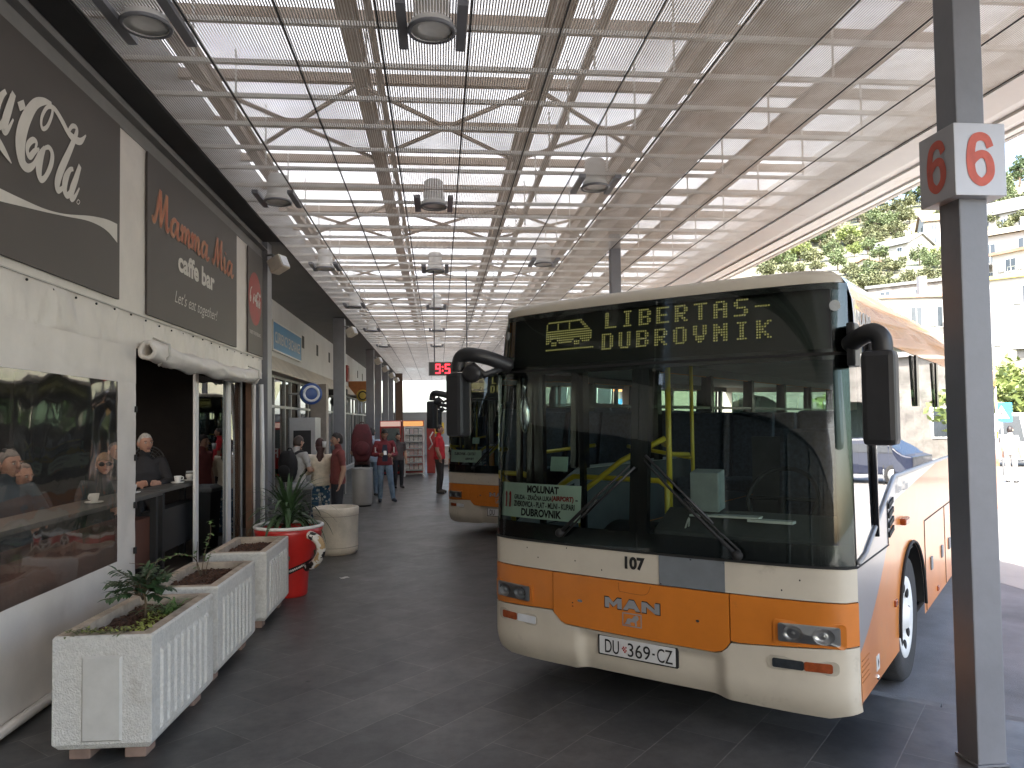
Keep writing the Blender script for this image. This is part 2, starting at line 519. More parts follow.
# slatted ceiling panels between the dark seams
seams = [-2.42, -1.74, -1.08, -.40, .26, .92, 1.57, 2.23, 2.9, 3.55, 4.2, 4.86]
for a, b in zip(seams[:-1], seams[1:]):
    m = MB(); x = a + .009
    while x < b - .012:
        m.box(x, x + .0108, Y0, Y1, CZ, CZ + .003)
        x += .0205
    cpart(m, 'ceiling_panel', M_SLAT)
m = MB()
for a in seams: m.box(a - .005, a + .005, Y0, Y1, CZ - .004, CZ + .006)
cpart(m, 'seam_strip', M_DARK)
# cross rails over the slats (100 nearest as parts) and brown purlins above
y = 3.55; nr = 0
while y < Y1:
    m = MB()
    m.box(-2.44, 4.86, y - .020, y + .020, CZ + .014, CZ + .019)
    m.box(-2.44, 4.86, y - .020, y - .015, CZ + .019, CZ + .05); m.box(-2.44, 4.86, y + .015, y + .020, CZ + .019, CZ + .05)
    cpart(m, 'cross_rail', M_RAIL); y += .635
y = 3.1
while y < Y1:
    m = MB(); m.box(-2.7, 5.5, y - .02, y + .02, 5.58, 5.68); m.box(-2.7, 5.5, y - .04, y + .04, 5.57, 5.58)
    cpart(m, 'purlin', M_RUST); y += 1.27
# lengthwise beams
for x, w_, z0, z1 in ((-2.3, .12, 5.3, 5.5), (-.72, .13, 5.2, 5.48), (1.05, .15, 5.2, 5.48), (1.32, .05, 5.0, 5.06), (-.5, .05, 5.0, 5.06), (2.45, .13, 5.2, 5.48), (2.98, .30, 5.0, 5.48), (4.1, .13, 5.2, 5.48)):
    m = MB(); m.box(x - w_ / 2, x + w_ / 2, Y0, Y1, z0, z0 + .015); m.box(x - w_ / 2, x + w_ / 2, Y0, Y1, z1 - .015, z1); m.box(x - w_ * .12, x + w_ * .12, Y0, Y1, z0 + .015, z1 - .015)
    cpart(m, 'long_beam', M_RUST)
for i in range(12):
    yb = 3.2 + i * 4.2
    for (xa, xb) in ((-.72, 1.05), (1.05, 2.9), (-2.3, -.72)):
        m = MB(); m.bar((xa, yb, 5.2), (xb, yb + 2.1, 5.2), .035, .035); m.bar((xb, yb, 5.24), (xa, yb + 2.1, 5.24), .035, .035)
        cpart(m, 'brace', M_RUST)
# hangers that carry the rails
for i in range(16):
    yb = 3.55 + .635 * (2 * i)
    for x in (-1.9, -.55, 1.32, 2.0, 3.4, 4.4):
        m = MB(); m.box(x - .008, x + .008, yb - .008, yb + .008, CZ + .07, 5.5); cpart(m, 'hanger_rod', M_RAIL)
# roof sheets, corrugated across
m = MB(); m.smooth = True
nc = 0; x = -2.75; zz = []
cols = []
while x < 5.6:
    cols.append((x, 5.70 + (.02 if nc % 2 else 0))); x += .11; nc += 1
for ya, yb, mt in ((Y0, 10.5, M_SHEET), (10.5, Y1, sheet_mat(1.5))):  # far sheet colour raised to throw extra light on the walkway and people below
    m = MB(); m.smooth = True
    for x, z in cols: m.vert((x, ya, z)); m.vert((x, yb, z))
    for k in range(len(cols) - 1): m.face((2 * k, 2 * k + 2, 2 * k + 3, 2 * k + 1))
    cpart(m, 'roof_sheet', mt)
# white outer wing
prof = [(4.87, 4.73), (5.2, 4.70), (5.6, 4.73), (6.0, 4.83), (6.4, 4.99), (6.72, 5.17), (6.95, 5.36), (7.0, 5.5), (6.6, 5.62), (5.5, 5.74), (5.45, 5.5), (4.88, 5.0)]
for i in range(11):
    m = MB(); m.prism(prof, Y0 + i * 6.0 + .004, Y0 + (i + 1) * 6.0 - .004, 'y')
    cpart(m, 'soffit_panel', M_FRONT, fix=True)
m = MB()
for (xa, za) in ((5.35, 4.695), (5.75, 4.75), (6.15, 4.88), (6.5, 5.03)):
    m.box(xa, xa + .012, Y0, Y1, za - .012, za + .02)
cpart(m, 'soffit_joint', M_RAIL)
# left edge channel over the shop fronts and the dark board beside it
m = MB(); m.box(-2.74, -2.69, -6, 12.0, 4.47, 4.49); m.box(-2.73, -2.70, -6, 12.0, 4.49, 4.80); m.box(-2.74, -2.62, -6, 12.0, 4.80, 4.82); m.box(-2.70, -2.62, -6, 12.0, 4.60, 4.615)
cpart(m, 'edge_channel', M_BEAMG)
m = MB(); m.box(-2.69, -2.43, -6, 12.0, 4.74, 4.79)
cpart(m, 'dark_board', M_DARK)
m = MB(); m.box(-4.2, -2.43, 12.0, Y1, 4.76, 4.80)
cpart(m, 'dark_board', mat('shaded ceiling board', (.16, .155, .15), .7, var=.1, scale=2))  # stands for unlit ceiling, its shade put into the board colour
m = MB(); m.box(-2.75, -2.7, Y0, Y1, 4.83, 5.72)
cpart(m, 'upstand', M_BEAMG)

# columns on the platform edge
def column(x, y, w_, d_, top, name, label, group, flip=False):
    t = empty(name, (x, y, 0), 0, label, 'column', group)
    m = MB(); m.box(-w_ / 2, w_ / 2, -d_ / 2, d_ / 2, .012, top); m.build('shaft', M_GREY, t, fix=True, bevel=.008)
    m = MB(); m.box(-w_ / 2 - .008, w_ / 2 + .008, -d_ / 2 - .008, d_ / 2 + .008, 0.001, .012); m.build('base_plate', M_GREY, t)
    return t
column(2.965, 3.975, .168, .168, 5.0, 'steel_column', 'grey square steel column carrying the box with the red 6', 'columns along the platform edge')
column(2.965, 12.36, .168, .168, 5.0, 'steel_column', 'grey square steel column seen above the roof of bus 107', 'columns along the platform edge')
for k in (2, 3, 4):
    column(2.965, 3.975 + 8.38 * k, .168, .168, 5.0, 'steel_column', 'grey square steel column hidden behind the parked buses', 'columns along the platform edge')
POSTL = ['grey steel post at the end of the cafe front beside the blue exchange sign', 'grey steel post behind the man in the maroon t-shirt', 'grey steel post just behind the round yellow sign',
         'fourth grey steel post along the shop fronts', 'fifth grey steel post along the shop fronts', 'sixth grey steel post along the shop fronts', 'last grey steel post along the shop fronts']
for (x, y, w_), lb in zip(((-2.77, 12.15, .3), (-2.66, 20.9, .3), (-2.62, 29.8, .3), (-2.6, 33.4, .28), (-2.6, 38, .28), (-2.6, 42.2, .28), (-2.6, 48.5, .28)), POSTL):
    column(x, y, w_, .3, CZ, 'steel_post', lb, 'posts along the shop fronts')

# bay number box
t = empty('bay_sign', (2.965, 3.975, 3.3), 0, 'silver box sign with a red 6 wrapped round the near column', 'sign')
M_SIGN = mat('silver sign panel', (.42, .42, .44), .45, metal=.3, var=.06, scale=2)
M_SIX = mat('faded red lettering', (.55, .11, .075), .6, var=.12, scale=14)
m = MB(); m.box(-.15, .15, -.15, .15, -.2, .2); m.build('sign_box', M_SIGN, t, fix=True, bevel=.004)
for face in range(4):
    g6 = fit(brush([[(.060, .062, .046), (.040, .104, .046), (0, .118, .044), (-.042, .10, .048), (-.060, .045, .052), (-.064, -.02, .052), (-.050, -.085, .050), (0, -.118, .044), (.050, -.085, .050), (.058, -.035, .052), (.040, .012, .048), (0, .026, .042), (-.045, .0, .046), (-.060, -.04, .03)]], 7), .165, .30)
    ca, sa = math.cos(face * PI / 2), math.sin(face * PI / 2)
    mapped(g6, lambda a, b: (ca * a + sa * .152, sa * a - ca * .152, b)) if False else None
    g6.v = [(ca * p[0] + sa * (.152 + p[2]), sa * p[0] - ca * (.152 + p[2]), p[1]) for p in g6.v]
    g6.build('numeral', M_SIX, t)
# ------------------------------------------------------------------ cafe front of white tarpaulin
M_TARP = mat('white tarpaulin', (.66, .62, .575), .36, var=.06, scale=3, bump=.35, bscale=11, stain=((.5, .45, .37), 2.2, .62))
M_TARPD = mat('grey hem', (.5, .48, .45), .5, var=.1, scale=4)  # even grey for the hem cord and blind straps
M_PANEL = mat('dark printed panel', (.062, .052, .048), .5, var=.14, scale=1.4)
M_PRINT = mat('pale printed lettering', (.62, .59, .55), .55, var=.06, scale=4)
M_FILM = glass('clear plastic film', (.86, .84, .80), ior=1.40, rough=.04, refl=.20, wave=.12, wscale=1.3, dirt=.06)
M_ALU = mat('white aluminium frame', (.7, .7, .69), .4, var=.05, scale=4)
M_ALUG = mat('grey aluminium frame', (.33, .34, .34), .4, metal=.3, var=.08, scale=4)
M_PANE = glass('shop pane', (.72, .75, .74), ior=1.6, extra=.05)
M_BLACK = mat('black matt interior', (.012, .012, .013), .7, var=.2, scale=2)
M_WOOD = mat('brown wood', (.16, .075, .04), .5, var=.25, scale=5, bump=.1)
FX = -2.70

cafe = empty('cafe_terrace', (FX, 7.5, 0), 0, 'white tarpaulin front of the cafe terrace with a clear plastic window', 'cafe')
def cp(mb, name, mats, parent=None, **kw):
    o = mb.build(name, mats, parent or cafe, **kw)
    if parent is None: o.location = (-FX, -7.5, 0)
    return o
def tarp_grid(y0, y1, z0, z1, amp=.008, seed=0, step=.07, sag=0):
    m = MB(); m.smooth = True
    ny = max(2, int((y1 - y0) / step)); nz = max(2, int((z1 - z0) / step))
    for i in range(ny + 1):
        for j in range(nz + 1):
            y = y0 + (y1 - y0) * i / ny; z = z0 + (z1 - z0) * j / nz
            e = min(i, ny - i, j, nz - j)
            d = noise.noise(Vector((y * 2.2, z * 1.1, seed))) * amp + noise.noise(Vector((y * 9, z * 4 + y * 3, seed + 5))) * amp * .6 + abs(noise.noise(Vector((y * 13 + z * 11, z * 3 - y * 2, seed + 9)))) * amp * .7
            if e == 0: d *= .3
            m.vert((FX + d, y, z))
    for i in range(ny):
        for j in range(nz):
            a = i * (nz + 1) + j
            m.face((a, a + 1, a + nz + 2, a + nz + 1))
    return m
cp(tarp_grid(3.0, 12.0, 2.90, 4.475, .009, 1), 'upper_tarp', M_TARP)
cp(tarp_grid(3.0, 11.95, 2.60, 2.905, .026, 2, .035), 'valance', M_TARP)
cp(tarp_grid(3.0, 7.08, 2.28, 2.605, .012, 3, .05), 'window_border', M_TARP)
cp(tarp_grid(6.70, 7.08, .0, 2.285, .016, 4, .05), 'window_border', M_TARP)
cp(tarp_grid(3.0, 6.705, .0, .765, .012, 5, .05), 'lower_tarp', M_TARP)
m = tarp_grid(3.0, 6.705, .76, 2.285, .010, 9, .1); m.v = [(x - .006, y, z) for x, y, z in m.v]
cp(m, 'clear_window', M_FILM)
m = MB(); m.tube([(FX + .04, 3.0, .05), (FX + .04, 7.05, .05)], .035, 10); cp(m, 'bottom_pipe', M_TARP)
m = MB()
for z in (2.905,):
    m.box(FX + .006, FX + .016, 3, 11.95, z - .004, z + .006)
cp(m, 'hem_cord', M_TARPD)
for y in [3.2 + .34 * i for i in range(26)]:
    m = MB(); m.ellipsoid((FX + .012, y, 2.875 + .01 * math.sin(y * 3)), (.009, .010, .010), 8, 5); cp(m, 'eyelet', M_BLACK)
for z in (.35, .8, 1.2, 1.62, 2.05):
    m = MB(); m.cbox((FX + .015, 7.045, z), (.02, .03, .055)); cp(m, 'toggle', M_BLACK)
# rolled up door blind
m = MB(); m.smooth = True
rings = []
for i in range(150):
    y = 7.1 + 4.0 * i / 149; r = .088 + .010 * math.sin(y * 7) + .01 * noise.noise(Vector((y * 5, 0, 0)))
    cz = 2.58 - .035 * math.sin((y - 7.1) / 4.0 * PI) + .008 * math.sin(y * 3); cx = FX + .09
    ring = []
    for j in range(22):
        a = 2 * PI * j / 22
        rr = r * (1 + .20 * noise.noise(Vector((y * 3.2, math.cos(a) * 3.4, math.sin(a) * 3.4))) + .06 * math.sin(3 * a + y * 4) + .06 * noise.noise(Vector((y * 22 + a * 3, a * 1.5, 3))))
        ring.append((cx + rr * math.cos(a), y, cz + rr * math.sin(a) * 1.05))
    rings.append(ring)
m.loft(rings, False)
hole = [[(FX + .09 + (p[0] - FX - .09) * k, p[1] + dy, 2.58 + (p[2] - 2.58) * k) for p in rings[0]] for k, dy in ((1, 0), (.72, -.03), (.55, .0), (.45, .25))]
m.loft(hole, False)
cp(m, 'rolled_blind', M_TARP, fix=False)
for y in (7.35, 10.9):
    m = MB(); m.tube([(FX + .05, y, 2.72), (FX + .2, y, 2.66), (FX + .205, y, 2.55), (FX + .1, y, 2.46)], .012, 6); cp(m, 'strap', M_TARPD)
# door frames and panes
def frame(y0, y1, x, t, name, mt): m = MB(); m.box(x, x + t, y0, y1, .0, 2.56); return cp(m, name, mt, fix=True, bevel=.004)
frame(9.14, 9.26, -2.845, .03, 'door_frame', M_ALU)
frame(10.36, 10.80, -2.93, .04, 'door_frame', M_ALUG)
frame(10.46, 10.62, -2.835, .03, 'door_frame', M_ALU)
frame(11.16, 11.24, -2.86, .05, 'door_frame', M_ALUG)
frame(11.30, 11.42, -2.78, .08, 'wooden_post', M_WOOD)
m = MB(); m.box(-2.842, -2.836, 9.26, 10.42, .05, 2.5); cp(m, 'door_pane', M_PANE)
m = MB(); m.box(-2.822, -2.816, 10.66, 11.16, .05, 2.5); cp(m, 'door_pane', M_PANE)
m = MB(); m.tube([(-2.62, 11.66, .0), (-2.62, 11.64, 1.4), (-2.63, 11.60, 2.5)], .035, 12); cp(m, 'white_pipe', M_ALU)
m = MB(); m.tube([(-2.72, 11.48, .02), (-2.7, 11.42, 1.4), (-2.66, 11.28, 2.5)], .03, 8); cp(m, 'hanging_cloth_edge', M_TARP)
# dark room behind
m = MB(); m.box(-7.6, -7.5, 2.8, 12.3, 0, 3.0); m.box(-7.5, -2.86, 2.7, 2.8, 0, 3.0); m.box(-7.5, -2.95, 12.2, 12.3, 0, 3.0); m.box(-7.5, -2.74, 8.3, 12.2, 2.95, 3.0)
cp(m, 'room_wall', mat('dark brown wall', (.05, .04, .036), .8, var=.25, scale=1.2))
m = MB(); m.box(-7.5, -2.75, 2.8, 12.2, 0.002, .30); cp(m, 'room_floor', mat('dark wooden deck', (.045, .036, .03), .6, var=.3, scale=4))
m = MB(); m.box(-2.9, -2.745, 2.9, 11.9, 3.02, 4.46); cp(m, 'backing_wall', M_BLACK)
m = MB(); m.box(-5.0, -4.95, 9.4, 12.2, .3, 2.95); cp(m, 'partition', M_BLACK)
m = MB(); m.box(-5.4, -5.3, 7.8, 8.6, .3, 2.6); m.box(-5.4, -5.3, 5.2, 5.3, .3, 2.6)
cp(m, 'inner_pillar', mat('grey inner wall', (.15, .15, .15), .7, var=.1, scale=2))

def fabric_mat():  # unseen translucent ceiling, added to let fill light onto the cafe guests
    m, nt, out = new_mat('added light ceiling fabric')
    a = N(nt, 'ShaderNodeBsdfTranslucent', inp={'Color': (.36, .315, .27, 1)}); b = N(nt, 'ShaderNodeBsdfDiffuse', inp={'Color': (.16, .14, .12, 1)})
    mx = N(nt, 'ShaderNodeMixShader', inp={0: .4}); nt.links.new(a.outputs[0], mx.inputs[1]); nt.links.new(b.outputs[0], mx.inputs[2]); nt.links.new(mx.outputs[0], out.inputs['Surface']); return m
m = MB(); m.smooth = True
for i in range(41):
    for j in range(3): m.vert((-7.5 + 4.75 * i / 40, 2.8 + 2.75 * j, 3.0 + .03 * math.sin(i * 1.6)))
for i in range(40):
    for j in range(2): q = i * 3 + j; m.face((q, q + 3, q + 4, q + 1))
cp(m, 'added_light_ceiling', fabric_mat())
# the row of shop fronts goes on behind the photographer
near = empty('neighbour_shop', (FX, -8, 0), 0, 'plain dark shop front next to the cafe, seen only in mirrored glass', 'building')
def npart(mb, name, mt): o = mb.build(name, mt, near); o.location = (-FX, 8, 0); return o
m = MB(); m.box(-3.0, FX, -24, 2.7, 2.9, 4.80); npart(m, 'upper_wall', M_TARP)
m = MB(); m.box(-3.0, -2.9, -24, 2.7, 0, 2.9); npart(m, 'dark_glazing', mat('dark shop glazing', (.03, .03, .033), .2, var=.2))
m = MB()
for k in range(12): m.box(-2.9, -2.8, -24 + 2.3 * k, -23.85 + 2.3 * k, 0, 2.9)
npart(m, 'mullion', M_ALUG)
m = MB(); m.box(-9, -3.0, -24, 2.7, 4.6, 4.8); npart(m, 'roof', M_BEAMG)

# ------------------------------------------------------------------ sign boards
def board(name, y0, y1, z0, z1, label):
    t = empty(name, (FX + .02, (y0 + y1) / 2, (z0 + z1) / 2), 0, label, 'sign')
    m = MB(); m.box(-.012, .006, -(y1 - y0) / 2, (y1 - y0) / 2, -(z1 - z0) / 2, (z1 - z0) / 2)
    m.build('board', M_PANEL, t)
    return t, (y0 + y1) / 2, (z0 + z1) / 2
def letters(mb, name, mt, t, yc, zc, lift=.009):
    mb.v = [(lift + p[2], p[0] - yc, p[1] - zc) for p in mb.v]; return mb.build(name, mt, t)

# cola board: brush lettering traced in the plane of the board (metres along the wall, height)
t, yc, zc = board('cola_sign_board', 3.05, 6.655, 2.972, 4.462, 'large dark board with white script Coca-Cola lettering and a wave')
COLA = [[(5.294, 3.767, .02), (5.31, 3.814, .03), (5.268, 3.817, .04), (5.21, 3.768, .045), (5.195, 3.717, .04), (5.228, 3.691, .045), (5.286, 3.746, .04), (5.345, 3.786, .015)],
 [(5.501, 4.163, .02), (5.396, 4.133, .05), (5.28, 4.06, .075), (5.167, 3.904, .105), (5.113, 3.75, .115), (5.131, 3.634, .09), (5.197, 3.605, .06), (5.279, 3.656, .04), (5.346, 3.767, .02)],
 [(5.51, 4.157, .03), (5.511, 4.091, .03), (5.449, 3.982, .03), (5.387, 3.939, .03), (5.364, 3.972, .03), (5.385, 4.039, .03), (5.455, 4.12, .03), (5.548, 4.14, .04), (5.664, 4.092, .05), (5.735, 4.052, .05), (5.827, 4.037, .06), (5.934, 4.057, .05), (6.02, 4.136, .012)],
 [(5.415, 3.82, .03), (5.364, 3.739, .07), (5.339, 3.638, .075), (5.366, 3.584, .05), (5.428, 3.62, .04), (5.499, 3.727, .05), (5.516, 3.809, .05), (5.469, 3.84, .035), (5.398, 3.805, .025)],
 [(5.735, 4.045, .03), (5.795, 4.116, .035), (5.857, 4.135, .035), (5.869, 4.096, .045), (5.777, 3.943, .06), (5.65, 3.754, .075), (5.59, 3.637, .075), (5.595, 3.58, .05), (5.653, 3.608, .035), (5.711, 3.67, .02)],
 [(5.821, 3.806, .03), (5.77, 3.782, .04), (5.711, 3.7, .07), (5.692, 3.62, .07), (5.732, 3.583, .05), (5.793, 3.638, .04), (5.874, 3.766, .04), (5.915, 3.849, .04)],
 [(5.926, 3.868, .045), (5.864, 3.749, .065), (5.803, 3.642, .07), (5.793, 3.581, .055), (5.845, 3.604, .035), (5.918, 3.695, .015)],
 [(5.085, 3.965, .055), (5.156, 4.012, .055)],
 [(4.94, 4.002, .03), (4.896, 3.955, .045), (4.848, 3.881, .07), (4.828, 3.789, .07), (4.857, 3.749, .05), (4.907, 3.789, .04), (4.971, 3.912, .04), (5.007, 4.003, .04)],
 [(5.03, 4.029, .045), (4.979, 3.915, .065), (4.936, 3.812, .07), (4.922, 3.747, .055), (4.959, 3.761, .035), (5.025, 3.859, .015)],
 [(3.9, 3.9, .04), (4.3, 3.80, .09), (4.6, 3.73, .08), (4.795, 3.683, .07), (4.884, 3.643, .06), (4.94, 3.61, .045), (5.008, 3.57, .008)],
 [(5.898, 3.602, .007), (5.925, 3.594, .007), (5.904, 3.568, .007), (5.877, 3.575, .007), (5.898, 3.602, .007)]]
# the part of the name out of the frame to the left: C, o, c
for dx, k in ((-1.22, 0), (-1.22, 1), (-.86, 3)):
    COLA.append([(a + dx, b + .05, c) for a, b, c in COLA[k]])
COLA.append([(4.70, 3.97, .04), (4.66, 4.0, .035), (4.6, 3.95, .06), (4.57, 3.85, .07), (4.6, 3.78, .05), (4.68, 3.83, .03), (4.74, 3.88, .015)])
letters(brush(COLA, 6), 'lettering', M_PRINT, t, yc, zc)
top = [(3.1, 3.62), (3.7, 3.47), (4.3, 3.39), (4.767, 3.372), (4.908, 3.374), (5.136, 3.381), (5.432, 3.398), (5.715, 3.441), (6.086, 3.53), (6.384, 3.584), (6.598, 3.60)]
bot = [(3.1, 3.50), (3.7, 3.36), (4.3, 3.30), (4.769, 3.284), (4.909, 3.297), (5.137, 3.332), (5.432, 3.377), (5.715, 3.425), (6.087, 3.488), (6.385, 3.495), (6.6, 3.442)]
m = MB(); tt, bb = crom(top, 5), crom(bot, 5)
for k in range(len(tt) - 1): m.quad((*tt[k], 0), (*tt[k + 1], 0), (*bb[k + 1], 0), (*bb[k], 0))
letters(m, 'wave', M_PRINT, t, yc, zc)

# script letters for the bar name
GL = {'M': ([[(-.02, .18, .05), (.04, .06, .09), (.12, .06, .1), (.2, .3, .11), (.3, .8, .12), (.36, 1, .10)], [(.36, 1, .10), (.40, .6, .13), (.46, .1, .13), (.50, .05, .08)], [(.48, .05, .08), (.60, .5, .11), (.74, 1.0, .11)], [(.74, 1.0, .11), (.76, .6, .14), (.80, .15, .14), (.88, .02, .10), (1.0, .14, .05)]], .98),
      'a': ([[(.50, .42, .09), (.34, .50, .09), (.16, .36, .13), (.12, .12, .13), (.24, .0, .10), (.38, .12, .08), (.52, .42, .09)], [(.56, .5, .10), (.52, .25, .13), (.54, .05, .12), (.64, .0, .08), (.76, .12, .05)]], .70),
      'm': ([[(0, .3, .06), (.12, .48, .10), (.16, .3, .13), (.12, .0, .13)], [(.16, .26, .07), (.30, .48, .09), (.38, .36, .12), (.35, .0, .13)], [(.39, .26, .07), (.53, .48, .09), (.61, .36, .12), (.59, .1, .12), (.66, .0, .09), (.78, .12, .05)]], .74),
      'i': ([[(0, .3, .06), (.12, .48, .11), (.12, .2, .13), (.16, .03, .11), (.24, .0, .08), (.34, .12, .05)], [(.17, .66, .12), (.19, .70, .12)]], .32)}
t, yc, zc = board('bar_name_board', 7.27, 10.40, 2.935, 4.462, 'dark board reading Mamma Mia caffe bar above the open cafe door')
def script(word, w, h, y, z, grow=0):
    st = []; x = 0
    for ch in word:
        if ch == ' ': x += .35; continue
        ss, adv = GL[ch]
        st += [[(p[0] + x + .12 * p[1], p[1], p[2] + grow) for p in s] for s in ss]; x += adv
    mb = brush(st, 7)
    k = w / x
    mb.v = [(y + p[0] * k, z + p[1] * h, p[2]) for p in mb.v]
    return mb
M_RED1 = mat('red orange print', (.40, .10, .055), .55, var=.3, scale=6, col2=(.45, .2, .10))
letters(script('Mamma Mia', 2.8, .36, 7.38, 3.83, .05), 'lettering_outline', mat('pale outline print', (.38, .25, .20), .6), t, yc, zc, .008)
letters(script('Mamma Mia', 2.8, .36, 7.38, 3.83), 'lettering', M_RED1, t, yc, zc, .0125)
g = fit(text_mb('caffe bar', 1, .035), 1.28, .22); g.v = [(p[0] + 8.74, p[1] + 3.615, 0) for p in g.v]
letters(g, 'lettering', M_PRINT, t, yc, zc)
g = fit(text_mb("Let's eat together!", 1, -.006, .35), 1.5, .17); g.v = [(p[0] + 8.75, p[1] + 3.21, 0) for p in g.v]
letters(g, 'lettering', M_PRINT, t, yc, zc)
# round red disc board
t, yc, zc = board('cola_disc_board', 11.02, 11.92, 2.935, 4.455, 'narrow dark board with a red disc beside the grey post')
m = MB(); m.poly([(11.42 + .39 * math.cos(2 * PI * k / 48), 3.75 + .39 * math.sin(2 * PI * k / 48), 0) for k in range(48)])
letters(m, 'red_disc', mat('red print', (.30, .022, .018), .5, var=.12, scale=3), t, yc, zc, .008)
C2 = brush(COLA[:7] + [COLA[8], COLA[9], COLA[7]] + COLA[12:16], 4)
g = fit(C2, .68, .26); g.v = [(p[0] + 11.42, p[1] + 3.77, p[2]) for p in g.v]
letters(g, 'lettering', M_PRINT, t, yc, zc, .011)
g = fit(text_mb('TASTE THE FEELING', 1, .01), .66, .05); g.v = [(p[0] + 11.42, p[1] + 3.24, 0) for p in g.v]
letters(g, 'lettering', M_PRINT, t, yc, zc, .009)

# ------------------------------------------------------------------ white shop building further along
shop = empty('shop_building', (-3.75, 12.3, 0), 0, 'long white shop building with glazed fronts along the platform', 'building')
def sp(mb, name, mats, parent=None, **kw):
    o = mb.build(name, mats, parent or shop, **kw)
    if parent is None: o.location = (3.75, -12.3, 0)
    return o
M_WALL = mat('white rendered wall', (.62, .62, .62), .7, var=.06, scale=1.2, stain=((.45, .44, .42), .8, .64))
M_BEIGE = mat('beige fabric awning', (.50, .45, .38), .7, var=.1, scale=2)
M_STONE = mat('grey plinth', (.2, .2, .2), .7, var=.1)
WX = -3.75
m = MB(); m.box(-4.0, WX, 12.3, 44.8, 3.46, 4.77); sp(m, 'upper_wall', M_WALL)
m = MB(); m.prism([(WX + .005, 3.455), (WX + .30, 3.08), (WX + .30, 3.03), (WX - .2, 3.03), (WX - .2, 3.455)], 12.35, 44.7, 'y'); sp(m, 'awning', M_BEIGE, fix=True)
for y in (21.6, 24.1, 26.7, 36.0, 38.2, 41.0):
    m = MB(); m.box(WX - .02, WX + .004, y - .17, y + .17, 4.02, 4.36); f = sp(m, 'vent', M_BLACK)
m = MB(); m.box(-4.0, WX + .03, 12.3, 44.8, .0, .12); sp(m, 'plinth', M_STONE)
y = 12.5; k = 0
while y < 44:
    wd = 1.25 if k % 3 else .75
    fm = MB(); fm.box(WX - .06, WX + .02, y, y + .07, .12, 3.03); fm.box(WX - .05, WX + .015, y + .07, y + wd, 2.28, 2.34); fm.box(WX - .05, WX + .015, y + .07, y + wd, .12, .18); fm.box(WX - .05, WX + .015, y + .07, y + wd, 2.97, 3.03)
    f = sp(fm, 'window', M_ALUG if k % 4 else M_ALU, fix=True)
    pm = MB(); pm.box(WX - .025, WX - .018, y + .07, y + wd, .18, 2.97); pn = sp(pm, 'pane', M_PANE, f)
    y += wd; k += 1
m = MB(); m.box(-8.0, -7.9, 12.3, 44.8, 0, 3.4); m.box(-7.9, -4.0, 44.7, 44.8, 0, 3.4); sp(m, 'back_wall', mat('dim shop interior', (.16, .14, .12), .8, var=.3, scale=.8))
m = MB(); m.box(-7.9, WX - .2, 12.3, 44.7, 3.05, 3.1); m.box(-8, WX - .2, 12.3, 44.8, 4.7, 4.76); sp(m, 'inner_ceiling', M_WALL)
m = MB()
for q in range(9): m.box(-7.2, -6.4, 13 + q * 3.4, 14.6 + q * 3.4, 0.01, 1.1 + (q % 3) * .5)
sp(m, 'shop_counter', mat('shop counter', (.24, .2, .17), .6, var=.3, scale=.6))

# blue exchange board on the white wall
t = empty('exchange_sign', (WX + .03, 19.2, 3.92), 0, 'blue CURRENCY EXCHANGE sign on the white wall', 'sign')
m = MB(); m.box(-.03, .03, -1.75, 1.75, -.33, .33); m.build('board', mat('blue sign board', (.045, .23, .46), .4, var=.1, scale=1), t, fix=True, bevel=.006)
m = MB()
for a, b, c, d in ((-1.75, 1.75, .31, .345), (-1.75, 1.75, -.345, -.31), (-1.78, -1.75, -.345, .345), (1.75, 1.78, -.345, .345)): m.box(-.032, .04, a, b, c, d)
m.build('rim', M_ALU, t)
g = mapped(fit(text_mb('CURRENCY EXCHANGE', 1, .012), 3.1, .26), lambda a, b: (.033, a, b - .02)); g.build('lettering', M_PRINT, t)

# round double-faced lit sign, black lamps, red and orange boxes, yellow disc
def disc_sign(loc, r, th, rim, face, label, arm=True):
    t = empty('round_sign', loc, 0, label, 'sign')
    m = MB()
    prof = [(0.001, -th / 2), (r * .96, -th / 2), (r, -th / 2 + .01), (r, th / 2 - .01), (r * .96, th / 2), (.001, th / 2)]
    m.lathe(prof, 32); o = m.build('disc', rim, t); o.rotation_euler = (PI / 2, 0, R(18))
    m = MB(); m.lathe([(r * .55, th / 2 + .002), (r * .78, th / 2 + .002), (r * .78, th / 2 + .008), (r * .55, th / 2 + .008), (r * .55, th / 2 + .002)], 32, cap=False); o = m.build('ring', face, t); o.rotation_euler = (PI / 2, 0, R(18))
    if arm:
        m = MB(); m.tube([(0, 0, 0), (-.45, 0, 0), (WX - loc[0] + .3, 0, 0)], .025, 8); m.build('arm', M_ALUG, t)
    return t
M_BLUE = mat('dark blue enamel', (.02, .06, .22), .35, var=.1); M_PALE = mat('pale sign face', (.6, .62, .66), .4)
disc_sign((-2.95, 18.0, 2.6), .25, .16, M_BLUE, M_PALE, 'round dark blue sign sticking out from the shop front beside the ticket machine')
disc_sign((-3.0, 30.6, 3.0), .24, .1, mat('yellow enamel', (.5, .36, .05), .4, var=.1), M_BLACK, 'round yellow sign sticking out behind the third post')
def lamp(y, z, label):
    t = empty('wall_lamp', (-3.05, y, z), 0, label, 'lamp')
    m = MB(); m.box(-.28, .28, -.12, .12, .22, .4); m.build('housing', M_BLACK, t, fix=True, bevel=.02)
    m = MB(); m.ellipsoid((.02, 0, .02), (.27, .27, .18), 20, 10); m.build('bowl', mat('smoked lamp bowl', (.03, .03, .032), .3), t)
    m = MB(); m.tube([(-.4, 0, .3), (0, 0, .3), (0, 0, .1)], .02, 8); m.build('bracket', M_ALUG, t)
lamp(23.6, 2.55, 'black wall lamp hanging above the red backpack')
